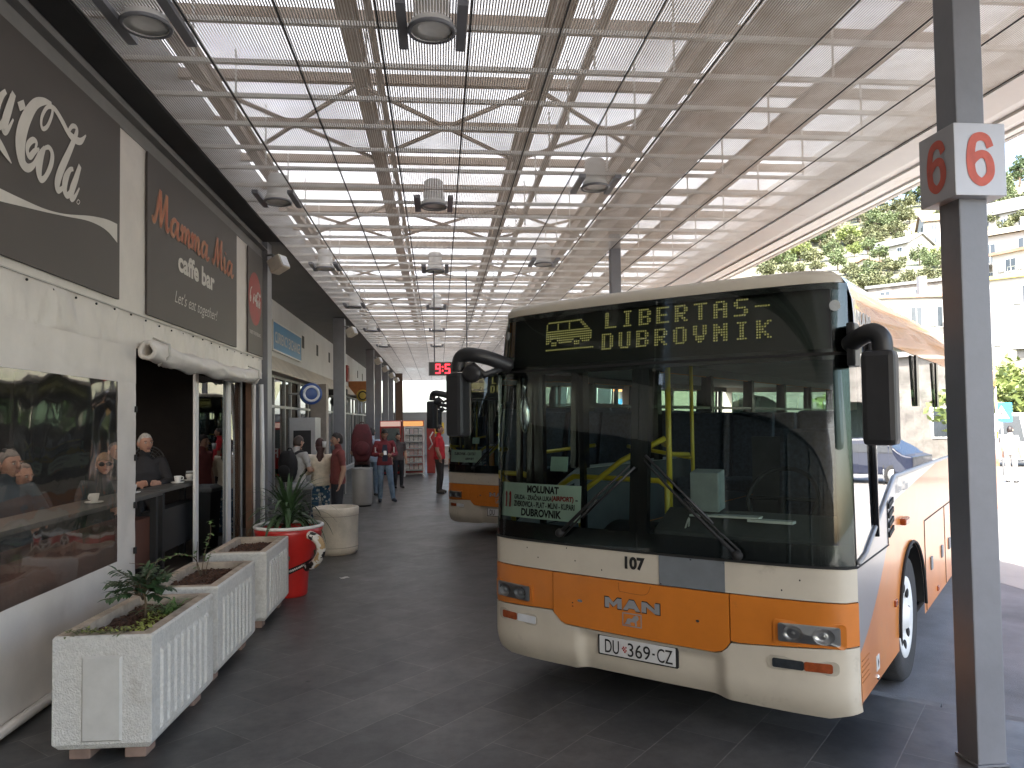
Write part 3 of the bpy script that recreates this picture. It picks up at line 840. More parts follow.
t = empty('alarm_box', (-3.5, 28.5, 3.75), 0, 'small red box fixed high on the white shop wall', 'box')
m = MB(); m.box(-.25, .2, -.25, .25, -.3, .3); m.build('case', mat('red enamel', (.28, .022, .018), .4), t, fix=True, bevel=.02)
m = MB(); m.box(.2, .215, -.18, .18, -.2, .2); m.build('face', mat('dark red face', (.15, .012, .012), .4), t)
t = empty('shop_sign', (-3.3, 33.5, 3.35), 0, 'orange box sign over the shop front behind the second post', 'sign')
m = MB(); m.box(-.45, .45, -1.2, 1.2, -.32, .32); m.build('case', mat('orange enamel', (.34, .13, .04), .5), t, fix=True, bevel=.02)
m = MB(); m.box(.45, .46, -1.1, 1.1, -.2, .2); m.build('face', mat('orange face', (.40, .17, .06), .5), t)
# ticket machine at the shop front
t = empty('ticket_machine', (-3.15, 18.4, 0), 0, 'tall grey ticket machine standing at the shop front under the round blue sign', 'machine')
M_TM = mat('light grey cabinet', (.34, .34, .34), .45, var=.06)
m = MB(); m.box(-.3, .3, -.4, .4, .03, 2.05); m.build('cabinet', M_TM, t, fix=True, bevel=.02)
m = MB(); m.box(-.2, .2, -.412, -.4, 1.15, 1.75); m.build('screen', M_BLACK, t)
m = MB(); m.box(-.22, .22, -.45, -.4, .95, 1.08); m.build('keyboard_shelf', M_ALUG, t)
m = MB(); m.box(-.33, .33, -.43, .43, 0, .03); m.build('foot', M_STONE, t)
t = empty('pale_pillar', (-3.35, 21.9, 0), 0, 'pale square pillar at the shop front beside the second grey post', 'column')
m = MB(); m.box(-.22, .22, -.22, .22, 0, 3.02); m.build('shaft', mat('pale pillar render', (.44, .38, .32), .7, var=.08), t, fix=True, bevel=.01)
m = MB(); m.box(-.25, .25, -.25, .25, 0, .1); m.build('plinth', M_STONE, t)

# floodlights on the posts
def flood(x, y, z, label):
    t = empty('floodlight', (x, y, z), R(-25), label, 'floodlight', 'floodlights on the post tops')
    m = MB(); m.obox((.16, -.06, -.06), (.11, 0, .05), (0, .10, 0), (-.045, 0, .10)); m.build('housing', mat('cream lamp housing', (.6, .55, .46), .5, var=.08), t, fix=True, bevel=.02)
    m = MB(); m.obox((.275, -.06, -.012), (.004, 0, .002), (0, .085, 0), (-.036, 0, .08)); m.build('lens', M_PALE, t)
    m = MB(); m.tube([(-.05, -.06, .1), (.06, -.06, .1), (.12, -.06, .02)], .018, 8); m.build('bracket', M_ALUG, t)
for (x, y, z), lb in zip(((-2.55, 12.0, 4.42), (-2.43, 20.8, 4.42), (-2.40, 29.7, 4.35), (-2.38, 33.3, 4.3), (-2.38, 37.9, 4.3), (-2.38, 42.1, 4.3)),
    ('cream floodlight on the grey post at the end of the cafe front', 'cream floodlight on top of the second grey post', 'cream floodlight on top of the third grey post', 'cream floodlight on top of the fourth grey post', 'cream floodlight on top of the fifth grey post', 'cream floodlight on top of the sixth grey post')):
    flood(x, y, z, lb)

# ------------------------------------------------------------------ ceiling downlights and the clock
DL = [(-.02, 5.33), (-2.0, 5.40), (-.03, 9.75), (-1.98, 9.65), (1.9, 8.85), (-.03, 13.95), (-2.0, 13.8), (1.9, 13.3), (-.02, 18.6), (-1.98, 18.4), (-.02, 23.2), (-1.98, 23.2), (-.02, 28), (-1.98, 28)]
DLL = ['round downlight with two dark brackets, largest in the ceiling at the top edge', 'downlight partly hidden by the slats above the cola board', 'white downlight hanging in the ceiling midway above the walkway', 'white downlight above the small red disc board',
       'downlight in the ceiling over the front of the near bus', 'second downlight over the middle of the walkway beyond the midway one', 'downlight beside the cafe post floodlight', 'downlight above the roof of the near bus, half hidden', 'third downlight over the middle of the walkway',
       'downlight over the walkway beside the second post', 'fourth downlight over the middle of the walkway', 'downlight over the walkway just past the second post', 'last downlight over the middle of the walkway', 'last downlight along the shop side of the ceiling']
M_WHP = mat('white lamp can', (.66, .65, .62), .45, var=.05); M_LENS = mat('frosted lamp glass', (.80, .80, .78), .3, var=.1)
for (x, y), lb in zip(DL, DLL):
    t = empty('downlight', (x, y, CZ), 0, lb, 'ceiling lamp', 'downlights in the slatted ceiling')
    m = MB(); m.lathe([(.10, .28), (.12, .26), (.135, .02), (.15, -.06), (.16, -.07), (.165, -.055), (.14, .02)], 24); m.build('can', M_WHP, t)
    m = MB(); m.lathe([(.001, -.045), (.08, -.05), (.145, -.06), (.145, -.052), (.001, -.03)], 24); m.build('lens', M_LENS, t)
    m = MB(); m.lathe([(.147, -.07), (.17, -.075), (.178, -.06), (.165, -.045), (.147, -.055)], 24, cap=False); m.build('rim', M_GREY, t)
    for s in (-1, 1):
        m = MB(); m.box(s * .21 - .035, s * .21 + .035, -.32, .32, -.045, -.004); m.build('bracket', M_GREY, t)
t = empty('station_clock', (.24, 14.0, 2.88), 0, 'dark digital clock with red figures hanging from the ceiling', 'clock')
m = MB(); m.box(-.40, .40, -.06, .06, -.12, .12); m.build('case', mat('black clock case', (.03, .03, .032), .4), t, fix=True, bevel=.008)
m = MB(); m.box(-.41, .41, -.064, -.056, -.13, -.118); m.box(-.41, .41, -.064, -.056, .118, .13); m.box(-.41, -.398, -.064, -.056, -.118, .118); m.box(.398, .41, -.064, -.056, -.118, .118); m.build('frame', M_ALUG, t)
for x in (-.3, .3):
    m = MB(); m.tube([(x, 0, .12), (x, 0, CZ - 2.88)], .012, 6); m.build('hanger', M_GREY, t)
SEG = {'9': 'abcdfg', '5': 'acdfg'}
m = MB()
def seg(ch, x0, w_, h):
    S_ = {'a': (0, h, w_, h), 'd': (0, -h, w_, -h), 'g': (0, 0, w_, 0), 'f': (0, 0, 0, h), 'b': (w_, 0, w_, h), 'e': (0, -h, 0, 0), 'c': (w_, -h, w_, 0)}
    for q in SEG[ch]:
        a, b, c, d = S_[q]
        m.box(x0 + min(a, c) - .011, x0 + max(a, c) + .011, -.068, -.061, min(b, d) - .011, max(b, d) + .011)
seg('9', -.272, .070, .078); seg('5', -.100, .070, .078)
for z in (-.035, .035): m.box(-.163, -.143, -.072, -.061, z - .014, z + .014)
m.build('digits', emit('red led', (1, .02, .03), 1.3), t)

# ------------------------------------------------------------------ far end
M_EW = mat('grey end wall', (.26, .26, .26), .7, var=.06, scale=.8)
t = empty('end_wall', (0, 45, 0), 0, 'low grey wall closing the far end of the platform', 'wall')
m = MB(); m.box(-8, 3.2, 0, .2, 0, 2.45); m.build('wall', M_EW, t)
m = MB(); m.box(-8, 3.2, -.03, .23, 2.45, 2.5); m.build('coping', M_ALUG, t)
t = empty('brown_pillar', (-2.25, 44.3, 0), 0, 'brown wooden pillar at the far end of the shop fronts', 'column')
m = MB(); m.box(-.2, .2, -.2, .2, 0, CZ); m.build('shaft', mat('brown cladding', (.09, .05, .03), .6, var=.2, scale=3), t)
m = MB(); m.box(-.34, .34, -.34, .34, 0, .12); m.build('plinth', M_STONE, t)
M_REDM = mat('red machine paint', (.36, .02, .018), .35, var=.08)
def vending(x, label, hdr, word):
    t = empty('vending_machine', (x, 28.0, 0), 0, label, 'vending machine')
    m = MB(); m.box(-.39, .39, 0, .8, .04, 1.98); m.build('cabinet', M_REDM, t, fix=True, bevel=.02)
    m = MB(); m.box(-.36, .36, -.02, -.002, 1.77, 1.95); m.build('header_light', hdr, t)
    m = MB(); m.box(-.33, .33, -.012, -.002, 1.02, 1.70); m.build('window', mat('vending window', (.10, .13, .13), .15), t)
    m = MB(); m.box(-.3, .3, -.02, -.002, .12, .3); m.build('tray', M_BLACK, t)
    m = MB(); m.box(-.36, .36, .05, .75, 0, .04); m.build('foot', M_BLACK, t)
    if word:
        g = mapped(fit(text_mb(word, 1, .02), .44, .34), lambda a, b: (a + .17, -.016, b + .92 - .05)); g.build('lettering', M_PRINT, t)
vending(-1.74, 'red vending machine with white letters behind the man in the maroon jacket', emit('white header', (.95, .62, .52), .10), 'FM')
vending(-.92, 'red vending machine with a warm lit header behind the newspaper rack', emit('warm header', (1, .50, .18), .14), '')
t = empty('newspaper_rack', (-.87, 27.2, 0), 0, 'white wire rack full of newspapers in front of the vending machines', 'rack')
m = MB()
for x in (-.33, .33): m.box(x - .025, x + .025, -.03, .03, 0.0, 1.76); m.box(x - .025, x + .025, -.25, .25, 0.0, .05)
m.box(-.305, .305, -.025, .025, 1.7, 1.76); m.box(-.305, .305, -.025, .025, .06, .11)
m.build('frame', M_ALU, t)
for k in range(6):
    m = MB(); m.box(-.3, .3, -.16, .0, .2 + k * .25, .215 + k * .25); m.box(-.3, .3, -.165, -.158, .2 + k * .25, .25 + k * .25); m.build('shelf', M_ALUG, t)
PAPM = [mat('newsprint', (.66, .64, .60), .9, var=.3, scale=16, col2=(.34, .32, .30)), mat('colour magazine cover', (.55, .36, .30), .6, var=.3, scale=12, col2=(.36, .38, .42)), mat('dark magazine cover', (.3, .29, .30), .6, var=.4, scale=12, col2=(.55, .45, .38))]
for k in range(6):
    for j in range(4):
        lb = 'folded newspaper in the white rack'
        m = MB(); h = .19 + .03 * rnd.random()
        m.obox((-.225 + j * .15 + rnd.uniform(-.01, .01), -.13 + .01 * j, .22 + k * .25 + h / 2), (.066, 0, 0), (0, .012, .003), (0, .03, h / 2))
        o = m.build('newspaper', PAPM[(k * 3 + j * 5 + k * j) % 3 if k else (k + j) % 3]); o.data.transform(Matrix.Translation((0, 0, 0)))
        o.location = (-.87, 27.2, 0)
        tag(o, 'folded paper standing in a row of the white newspaper rack', 'newspaper', 'papers in the white rack')
t = empty('drinks_banner', (-.28, 28.2, 0), 0, 'narrow red and white panel standing right of the newspaper rack', 'panel')
m = MB(); m.box(-.15, .15, 0, .3, .02, 2.05); m.build('body', M_REDM, t, fix=True, bevel=.015)
m = MB(); m.tube([(-.08, -.008, .9), (.05, -.008, 1.1), (-.04, -.008, 1.35), (.08, -.008, 1.55)], .03, 6); m.build('white_stripe', M_PRINT, t)
t = empty('yellow_box', (.05, 44.6, 1.55), 0, 'yellow post box on the far grey wall behind the man in red', 'box')
m = MB(); m.box(-.28, .28, -.16, .39, -.33, .33); m.build('case', mat('yellow paint', (.55, .33, .02), .5, var=.08), t, fix=True, bevel=.04)
m = MB(); m.box(-.16, .16, -.17, -.155, .05, .12); m.build('slot', M_BLACK, t)
t = empty('white_counter', (.15, 33, 0), 0, 'low cream counter standing behind the man in the red shirt', 'counter')
m = MB(); m.box(-.5, 1.6, -.4, .4, .08, .86); m.build('body', mat('cream laminate', (.58, .52, .42), .5), t, fix=True, bevel=.02)
m = MB(); m.box(-.54, 1.64, -.44, .44, .86, .90); m.build('top', M_ALU, t)
m = MB(); m.box(-.45, 1.55, -.35, .35, 0, .08); m.build('plinth', M_STONE, t)
# ------------------------------------------------------------------ buses
def livery_side():
    # cream / orange / grey swoosh paint scheme along the flank (object x = lateral, y = backwards, z = up)
    m, nt, out = new_mat('bus flank paint')
    b = N(nt, 'ShaderNodeBsdfPrincipled', inp={'Roughness': .28, 'Coat Weight': .3, 'Coat Roughness': .1})
    tc = N(nt, 'ShaderNodeTexCoord'); sx = N(nt, 'ShaderNodeSeparateXYZ'); nt.links.new(tc.outputs['Object'], sx.inputs[0])
    def math_(op, a, bb):
        n = N(nt, 'ShaderNodeMath', operation=op)
        for i, q in enumerate((a, bb)):
            if isinstance(q, (int, float)): n.inputs[i].default_value = q
            else: nt.links.new(q, n.inputs[i])
        return n.outputs[0]
    Y, Z = sx.outputs['Y'], sx.outputs['Z']
    # grey swoosh edge t(z)
    zz = math_('MAXIMUM', math_('DIVIDE', math_('SUBTRACT', Z, .52), .62), 0.0)
    edge = math_('MULTIPLY', math_('POWER', zz, .62), 1.22)
    grey = math_('LESS_THAN', Y, edge)
    # cream wedge below the windows
    wl = math_('ADD', math_('MULTIPLY', math_('SUBTRACT', Y, 1.2), .07), 1.30)
    cream = math_('GREATER_THAN', Z, wl)
    nz = N(nt, 'ShaderNodeTexNoise', inp={'Scale': 2.5, 'Detail': 7}); nt.links.new(tc.outputs['Object'], nz.inputs['Vector'])
    rp = N(nt, 'ShaderNodeValToRGB')
    rp.color_ramp.elements[0].position = .3; rp.color_ramp.elements[0].color = (.52, .17, .035, 1)
    rp.color_ramp.elements[1].position = .7; rp.color_ramp.elements[1].color = (.66, .235, .05, 1)
    nt.links.new(nz.outputs['Fac'], rp.inputs['Fac'])
    m1 = N(nt, 'ShaderNodeMix', data_type='RGBA'); nt.links.new(cream, m1.inputs['Factor']); nt.links.new(rp.outputs['Color'], m1.inputs['A']); m1.inputs['B'].default_value = (.62, .57, .48, 1)
    m2 = N(nt, 'ShaderNodeMix', data_type='RGBA'); nt.links.new(grey, m2.inputs['Factor']); nt.links.new(m1.outputs['Result'], m2.inputs['A']); m2.inputs['B'].default_value = (.26, .25, .25, 1)
    # road grime towards the sill
    n2 = N(nt, 'ShaderNodeTexNoise', inp={'Scale': 5.0, 'Detail': 9, 'Roughness': .7}); nt.links.new(tc.outputs['Object'], n2.inputs['Vector'])
    gr = N(nt, 'ShaderNodeMapRange', inp={'From Min': .55, 'From Max': .8, 'To Min': 0, 'To Max': .35}); nt.links.new(n2.outputs['Fac'], gr.inputs['Value'])
    m3 = N(nt, 'ShaderNodeMix', data_type='RGBA'); nt.links.new(gr.outputs['Result'], m3.inputs['Factor']); nt.links.new(m2.outputs['Result'], m3.inputs['A']); m3.inputs['B'].default_value = (.2, .17, .14, 1)
    nt.links.new(m3.outputs['Result'], b.inputs['Base Color'])
    nt.links.new(b.outputs[0], out.inputs['Surface'])
    return m
M_FLANK = livery_side()
M_CREAM = mat('cream bus paint', (.56, .505, .415), .34, var=.06, scale=3, coat=.3, stain=((.38, .33, .26), 2.6, .62))
M_ORANGE = mat('orange bus paint', (.57, .175, .02), .33, var=.08, scale=3, coat=.3, stain=((.40, .135, .03), 3.4, .64))
M_PATCHG = mat('grey repair panel', (.16, .175, .19), .5, var=.1, scale=6)
M_RUB = mat('black rubber', (.010, .010, .010), .75, var=.2, scale=8)
M_PLAS = mat('black plastic', (.022, .022, .024), .42, var=.15, scale=6)
M_FRIT = mat('black window border', (.010, .010, .011), .18, var=.1)
M_WS = glass('bus windscreen', (.80, .90, .85), ior=1.5, refl=.85, extra=.0, wave=.02, wscale=1.2)
M_SIDEG = glass('bus side glass', (.58, .70, .63), ior=1.75, extra=.14, wave=.03, wscale=.8)
M_CHROME = mat('lamp reflector', (.75, .75, .75), .12, metal=1.0, var=.05)
M_LENSC = glass('clear lamp lens', (.86, .88, .9), ior=1.5, extra=.03)
M_AMBER = mat('amber lens', (.27, .06, .018), .2, var=.15, scale=30)
M_SMOKE = mat('dark lens', (.03, .035, .04), .15, var=.2, scale=30)
M_YEL = mat('yellow handrail', (.62, .45, .03), .35, var=.06)
M_SEAT = mat('dark blue seat cloth', (.05, .058, .08), .9, var=.3, scale=30)
M_BIN = mat('grey bus lining', (.36, .37, .37), .7, var=.12, scale=3)
M_DASH = mat('dark dashboard', (.075, .078, .078), .6, var=.2, scale=5)
M_TYRE = mat('tyre', (.025, .025, .026), .85, var=.25, scale=12, bump=.3)
M_HUB = mat('white wheel cover', (.68, .68, .66), .4, var=.08, scale=5)
M_SILV = mat('silver lettering', (.30, .30, .31), .4, metal=.2, var=.08)

SB = [v * 1.024 for v in (0, .3, .6, .9, 1.08, 1.17, 1.22, 1.25)]
TBW = [.5 * v for v in (0, .01, .035, .085, .145, .205, .27, .38)]
def kz(z): return max(0.0, min(1.7, z - 1.1)) / 1.6
def bow(s):
    # smooth bow from the measured table
    a = abs(s)
    for k in range(len(SB) - 1):
        if a <= SB[k + 1]:
            u = (a - SB[k]) / (SB[k + 1] - SB[k])
            m0 = 0 if k == 0 else (TBW[k + 1] - TBW[k - 1]) / (SB[k + 1] - SB[k - 1])
            m1 = (TBW[k + 2] - TBW[k]) / (SB[k + 2] - SB[k]) if k + 2 < len(SB) else (TBW[k + 1] - TBW[k]) / (SB[k + 1] - SB[k]) * 1.4
            hgt = SB[k + 1] - SB[k]
            return (2 * u ** 3 - 3 * u * u + 1) * TBW[k] + (u ** 3 - 2 * u * u + u) * hgt * m0 + (-2 * u ** 3 + 3 * u * u) * TBW[k + 1] + (u ** 3 - u * u) * hgt * m1
    return TBW[-1]
def FP(s, z, off=0.0):
    k = kz(z)
    tuck = max(0, .36 - z) ** 2 * 2.2
    nx = 0.0; a = abs(s)
    if a > .9: nx = min(1, (a - .9) / .38) ** 2 * .85
    sg = 1 if s > 0 else -1
    return Vector((s * (1 - .024 * k) + sg * nx * off, bow(s) + .13 * k + tuck - off * math.sqrt(1 - nx * nx), z))
def srange(a, b, step=.045):
    n = max(1, int(abs(b - a) / step)); return [a + (b - a) * i / n for i in range(n + 1)]
def patch(s0, s1, zlo, zhi, off=0.0, nz=4, skirt=.02, mb=None, step=.045):
    m = mb or MB(); m.smooth = True
    fz = lambda f, s: f(s) if callable(f) else f
    ss = srange(s0, s1, step); base = len(m.v)
    for s in ss:
        a, b = fz(zlo, s), fz(zhi, s)
        for j in range(nz + 1): m.vert(FP(s, a + (b - a) * j / nz, off))
    w = nz + 1
    for i in range(len(ss) - 1):
        for j in range(nz):
            q = base + i * w + j; m.face((q, q + w, q + w + 1, q + 1))
    if skirt:
        m.smooth = False
        def lip(pairs):
            for (sa, za), (sb, zb) in zip(pairs[:-1], pairs[1:]):
                m.quad(FP(sa, za, off), FP(sb, zb, off), FP(sb, zb, off - skirt), FP(sa, za, off - skirt))
        lip([(s, fz(zlo, s)) for s in ss][::-1]); lip([(s, fz(zhi, s)) for s in ss])
        lip([(s0, fz(zlo, s0)), (s0, fz(zhi, s0))]); lip([(s1, fz(zhi, s1)), (s1, fz(zlo, s1))])
    return m
def on_front(mb, s0, z0, off):
    mb.v = [tuple(FP(s0 + p[0], z0 + p[1], off + p[2])) for p in mb.v]; return mb

bus = empty('city_bus', BUS_O, -HD, 'orange and cream bus number 107 parked nearest, showing the line 11 card', 'bus', 'orange and cream buses parked in the bays')
def bp(mb, name, mats, parent=None, **kw): return mb.build(name, mats, parent or bus, **kw)

# --- front skin
W_ = 1.28
def top_or(s): return .845
def flap_lo(s): return interp(s, [-.68, -.64, -.60, -.56, .50, .545, .58, .60], [.585, .55, .515, .502, .488, .50, .53, .57])
def bump_top(s):
    if s < -.665: return interp(s, [-1.28, -.665], [.552, .578])
    if s > .60: return interp(s, [.60, 1.28], [.552, .598])
    return flap_lo(s) - .008
def bump_bot(s): return interp(abs(s), [0, .45, .52, .9, 1.12, 1.28], [.215, .212, .195, .185, .180, .225])
bp(patch(-1.28, 1.28, .851, 1.042, 0, 4), 'waist_panel', M_CREAM)
bp(patch(-1.28, -.672, lambda s: bump_top(s) + .007, .845, .004, 5), 'lamp_panel', M_ORANGE)
bp(patch(.60, 1.28, lambda s: bump_top(s) + .007, .845, .004, 5), 'lamp_panel', M_ORANGE)
bp(patch(-.664, .592, flap_lo, .845, .010, 6, step=.02), 'front_flap', M_ORANGE)
m = patch(-1.28, 1.28, bump_bot, bump_top, .004, 12, step=.02, skirt=.06)
# pressed recess round the number plate
for i, (x, y, z) in enumerate(m.v):
    e = max(0, min(1, (x + .50) / .10)) * max(0, min(1, (.58 - x) / .10))
    e = e * e * (3 - 2 * e)
    zt = max(0, min(1, (.475 - z) / .05 + .3))
    m.v[i] = (x, y + .035 * e * min(1, zt), z)
bp(m, 'bumper', M_CREAM)
# seams and shadow gaps as the dark body behind
bp(patch(-1.27, 1.27, .24, 2.70, -.035, 16, skirt=0), 'front_frame', M_PLAS).data.materials[0] = M_PLAS
o = [c for c in bus.children if c.name.startswith('front_frame')][0]
bm = bmesh.new(); bm.from_mesh(o.data)
kill = [f for f in bm.faces if 1.16 < f.calc_center_median().z < 2.26 and abs(f.calc_center_median().x) < 1.19 or 2.28 < f.calc_center_median().z < 2.66 and abs(f.calc_center_median().x) < 1.17]
bmesh.ops.delete(bm, geom=kill, context='FACES'); bm.to_mesh(o.data); bm.free()
# --- windscreen: two lower halves, upper destination pane, black borders
for a, b in ((-1.275, -.012), (-.006, 1.275)):
    bp(patch(a, b, 1.05, 2.262, .002, 10, skirt=0), 'windscreen', M_WS)
bp(patch(-1.275, 1.275, 2.278, 2.690, .002, 6, skirt=0), 'destination_pane', M_WS)
m = MB()
patch(-1.275, 1.275, 1.048, 1.17, -.004, 2, 0, m); patch(-1.275, 1.275, 2.235, 2.30, -.004, 2, 0, m); patch(-1.275, 1.275, 2.655, 2.692, -.004, 2, 0, m)
patch(-1.275, -1.20, 1.16, 2.67, -.004, 8, 0, m); patch(1.20, 1.275, 1.16, 2.67, -.004, 8, 0, m)
bp(m, 'window_border', M_FRIT)
m = MB(); patch(-.075, .052, 1.10, 2.27, -.02, 8, .05, m); bp(m, 'centre_pillar', M_FRIT)
m = MB(); patch(-1.28, 1.28, 2.262, 2.278, .006, 1, .02, m); bp(m, 'pane_joint', M_RUB)
m = MB(); patch(-1.28, 1.28, 1.038, 1.052, .008, 1, .02, m); bp(m, 'lower_seal', M_RUB)
# blind spot suction dots
for s in (-1.2, 1.215):
    g = MB(); g.poly([(.028 * math.cos(k * PI / 8), .034 * math.sin(k * PI / 8), 0) for k in range(16)])
    bp(on_front(g, s, 2.553, .006), 'sticker', mat('grey sticker', (.30, .31, .30), .6))

# --- headlamps, indicators
def rrect(w, h, r, n=5):
    out = []
    for cx, cy, a0 in ((w - r, h - r, 0), (-w + r, h - r, 90), (-w + r, -h + r, 180), (w - r, -h + r, 270)):
        for k in range(n + 1):
            a = R(a0 + 90 * k / n); out.append((cx + r * math.cos(a), cy + r * math.sin(a)))
    return out
def plate(s0, z0, w, h, r, off, th, nm, mt, parent=None):
    pts = rrect(w, h, r)
    m = MB(); f = [FP(s0 + a, z0 + b, off) for a, b in pts]; k = [FP(s0 + a, z0 + b, off - th) for a, b in pts]
    c = FP(s0, z0, off); m.smooth = False
    m.v += [tuple(p) for p in f] + [tuple(p) for p in k] + [tuple(c)]
    n = len(pts)
    for i in range(n):
        j = (i + 1) % n
        m.face((2 * n, i, j)); m.face((i, n + i, n + j, j))
    return bp(m, nm, mt, parent)
for sg in (-1, 1):
    s0 = 1.037 * sg
    rim = plate(s0, .662, .188, .070, .02, .012, .02, 'headlight_surround', M_ORANGE)
    hb = plate(s0, .662, .160, .053, .012, .0145, .004, 'headlight', mat('lamp housing silver', (.42, .42, .42), .3, metal=.8, var=.1))
    for ds in (-.078, .078):
        m = MB()
        rings = []
        for q, dep in ((.047, 0), (.041, -.006), (.028, -.012), (.012, -.016), (.010, -.006), (.001, -.004)):
            rings.append([FP(s0 + ds + q * 1.15 * math.cos(2 * PI * k / 20), .662 + q * math.sin(2 * PI * k / 20), .024 + dep) for k in range(20)])
        m.smooth = True; m.loft(rings, False); bp(m, 'reflector', mat('dull lamp reflector', (.55, .55, .55), .28, metal=.9, var=.05), hb)
    m = MB(); fr = rrect(.158, .051, .012)
    m.v = [tuple(FP(s0 + a, .662 + b, .027)) for a, b in fr] + [tuple(FP(s0, .662, .034))]
    for i in range(len(fr)): m.face((len(fr), i, (i + 1) % len(fr)))
    bp(m, 'lens', M_LENSC, hb)
    # indicator recess in the bumper
    s1 = 1.0 * sg
    rec = plate(s1, .482, .19, .040, .03, .0085, .003, 'indicator_recess', mat('bumper recess', (.40, .36, .29), .5))
    plate(s1 - .075 * sg if sg > 0 else s1 + .09, .482, .085, .026, .01, .013, .004, 'fog_lamp', M_SMOKE if sg > 0 else M_PALE, rec)
    plate(s1 + .085 * sg if sg > 0 else s1 - .075, .482, .072, .026, .012, .014, .004, 'indicator', M_AMBER, rec)
# flap details: badge lettering, lion emblem in its frame, key plate, screws
BADGE = {'M': [[(0, 0), (0, 1), (.26, 1), (.5, .55), (.74, 1), (1, 1), (1, 0), (.74, 0), (.74, .52), (.5, .12), (.26, .52), (.26, 0)]],
         'A': [[(0, 0), (.36, 1), (.64, 1), (1, 0), (.73, 0), (.66, .2), (.34, .2), (.27, 0)]], 'N': [[(0, 0), (0, 1), (.27, 1), (.73, .42), (.73, 1), (1, 1), (1, 0), (.73, 0), (.27, .58), (.27, 0)]]}
def badge(w, h, gap=.06):
    m = MB(); x = -w / 2; lw = (w - 2 * gap * w / 3) / 3
    for ch in 'MAN':
        for pl in BADGE[ch]:
            bm = bmesh.new(); vs = [bm.verts.new((x + a * lw, (b - .5) * h, 0)) for a, b in pl]; bm.faces.new(vs)
            bmesh.ops.triangulate(bm, faces=bm.faces[:]); bm.verts.index_update()
            i = len(m.v); m.v += [tuple(v.co) for v in bm.verts]
            for f in bm.faces: m.face([i + v.index for v in f.verts])
            bm.free()
        x += lw + gap * w / 3
    return m
bp(on_front(badge(.405, .078), -.045, .697, .0125), 'badge_outline', M_RUB)
bp(on_front(badge(.393, .066), -.045, .697, .0150), 'badge', M_SILV)
def outline_plate(pts, s0, z0, off, nm, mt):
    bm = bmesh.new(); vs = [bm.verts.new((a, b, 0)) for a, b in pts]; bm.faces.new(vs); bmesh.ops.triangulate(bm, faces=bm.faces[:]); bm.verts.index_update()
    m = MB(); m.v = [tuple(v.co) for v in bm.verts]
    for f in bm.faces: m.face([v.index for v in f.verts])
    bm.free(); return bp(on_front(m, s0, z0, off), nm, mt)
g = brush([[(-.066, -.04, .007), (-.066, .04, .007)], [(.066, -.04, .007), (.066, .04, .007)], [(-.069, .04, .007), (.069, .04, .007)], [(-.069, -.04, .007), (.069, -.04, .007)]], 2)
bp(on_front(g, -.045, .603, .0125), 'emblem_frame', M_SILV)
lion = [(-.056, -.034), (-.040, -.031), (-.030, -.012), (-.022, -.030), (-.008, -.031), (-.014, -.016), (.006, -.012), (.022, -.016), (.024, -.034), (.036, -.034), (.034, -.006), (.044, .006), (.050, .014), (.046, .030), (.030, .034), (.014, .026), (.002, .008), (-.020, .010), (-.036, .004), (-.042, -.016)]
outline_plate(lion, -.045, .603, .0135, 'emblem', M_SILV)
for s, z, r in ((-.50, .655, .006), (-.50, .632, .006), (.40, .66, .011), (-.44, .675, .013)):
    g = MB(); g.poly([(r * (1.6 if r > .012 else 1) * math.cos(k * PI / 6), r * .7 * math.sin(k * PI / 6), 0) for k in range(12)])
    bp(on_front(g, s, z, .013), 'fastener', M_CHROME if r > .01 else M_RUB)
g = brush([[(-.14, .0, .004), (-.135, -.05, .004), (-.11, -.058, .004), (.05, -.058, .004), (.09, 0, .004)]], 5)
bp(on_front(g, -.0, .835, .0118), 'pressed_line', mat('dark orange gap', (.30, .09, .02), .5))
plate(.36, .945, .212, .093, .004, .006, .004, 'repair_panel', M_PATCHG)
for s, z in ((.16, .86), (.565, 1.028), (.36, 1.03)):
    g = MB(); g.poly([(.006 * math.cos(k * PI / 4), .006 * math.sin(k * PI / 4), 0) for k in range(8)]); bp(on_front(g, s, z, .0085), 'screw', M_CHROME)
for s, z in ((-.9, .99), (-.55, 1.02), (-.48, .94), (-.27, .9), (.9, .9), (1.0, .965), (-.8, .93)):
    g = MB(); g.poly([(.005 * math.cos(k * PI / 3), .006 * math.sin(k * PI / 3), 0) for k in range(6)]); bp(on_front(g, s, z, .003), 'chip', M_RUB)
bx = plate(-.03, .408, .285, .071, .006, -.012, .02, 'plate_holder', M_RUB)
plate(-.03, .405, .272, .058, .006, -.008, .002, 'number_plate', mat('plate white', (.62, .62, .62), .4, var=.05), bx)

# --- wipers
def wiper(s0, z0, s1, z1):
    m = MB()
    a, b = FP(s0, z0, .035), FP(s1, z1, .02)
    mid = FP((s0 * .45 + s1 * .55), (z0 * .45 + z1 * .55), .05)
    m.tube([a, mid, b], [.014, .010, .006], 8)
    d = Vector((b.x - a.x, 0, b.z - a.z)).normalized(); q = Vector((d.z, 0, -d.x)) * .035
    m.tube([a + q * .9, mid + q * .6], .007, 6)
    o = bp(m, 'wiper', M_RUB)
    m = MB()
    p0 = FP(s0 + (s1 - s0) * .28 + q.x * .8, z0 + (z1 - z0) * .28 + q.z * .8, .012); p1 = FP(s1 + (s1 - s0) * .02 + q.x * .8, z1 + (z1 - z0) * .02 + q.z * .8, .012)
    m.tube([p0, (p0 + p1) / 2 + Vector((0, -.004, 0)), p1], .009, 6); bp(m, 'blade', M_PLAS, o)
    m = MB(); m.ellipsoid(a, (.035, .03, .03), 12, 8); bp(m, 'pivot', M_RUB, o)
wiper(-.585, 1.125, -.055, 1.60)
wiper(.66, 1.085, .045, 1.635)

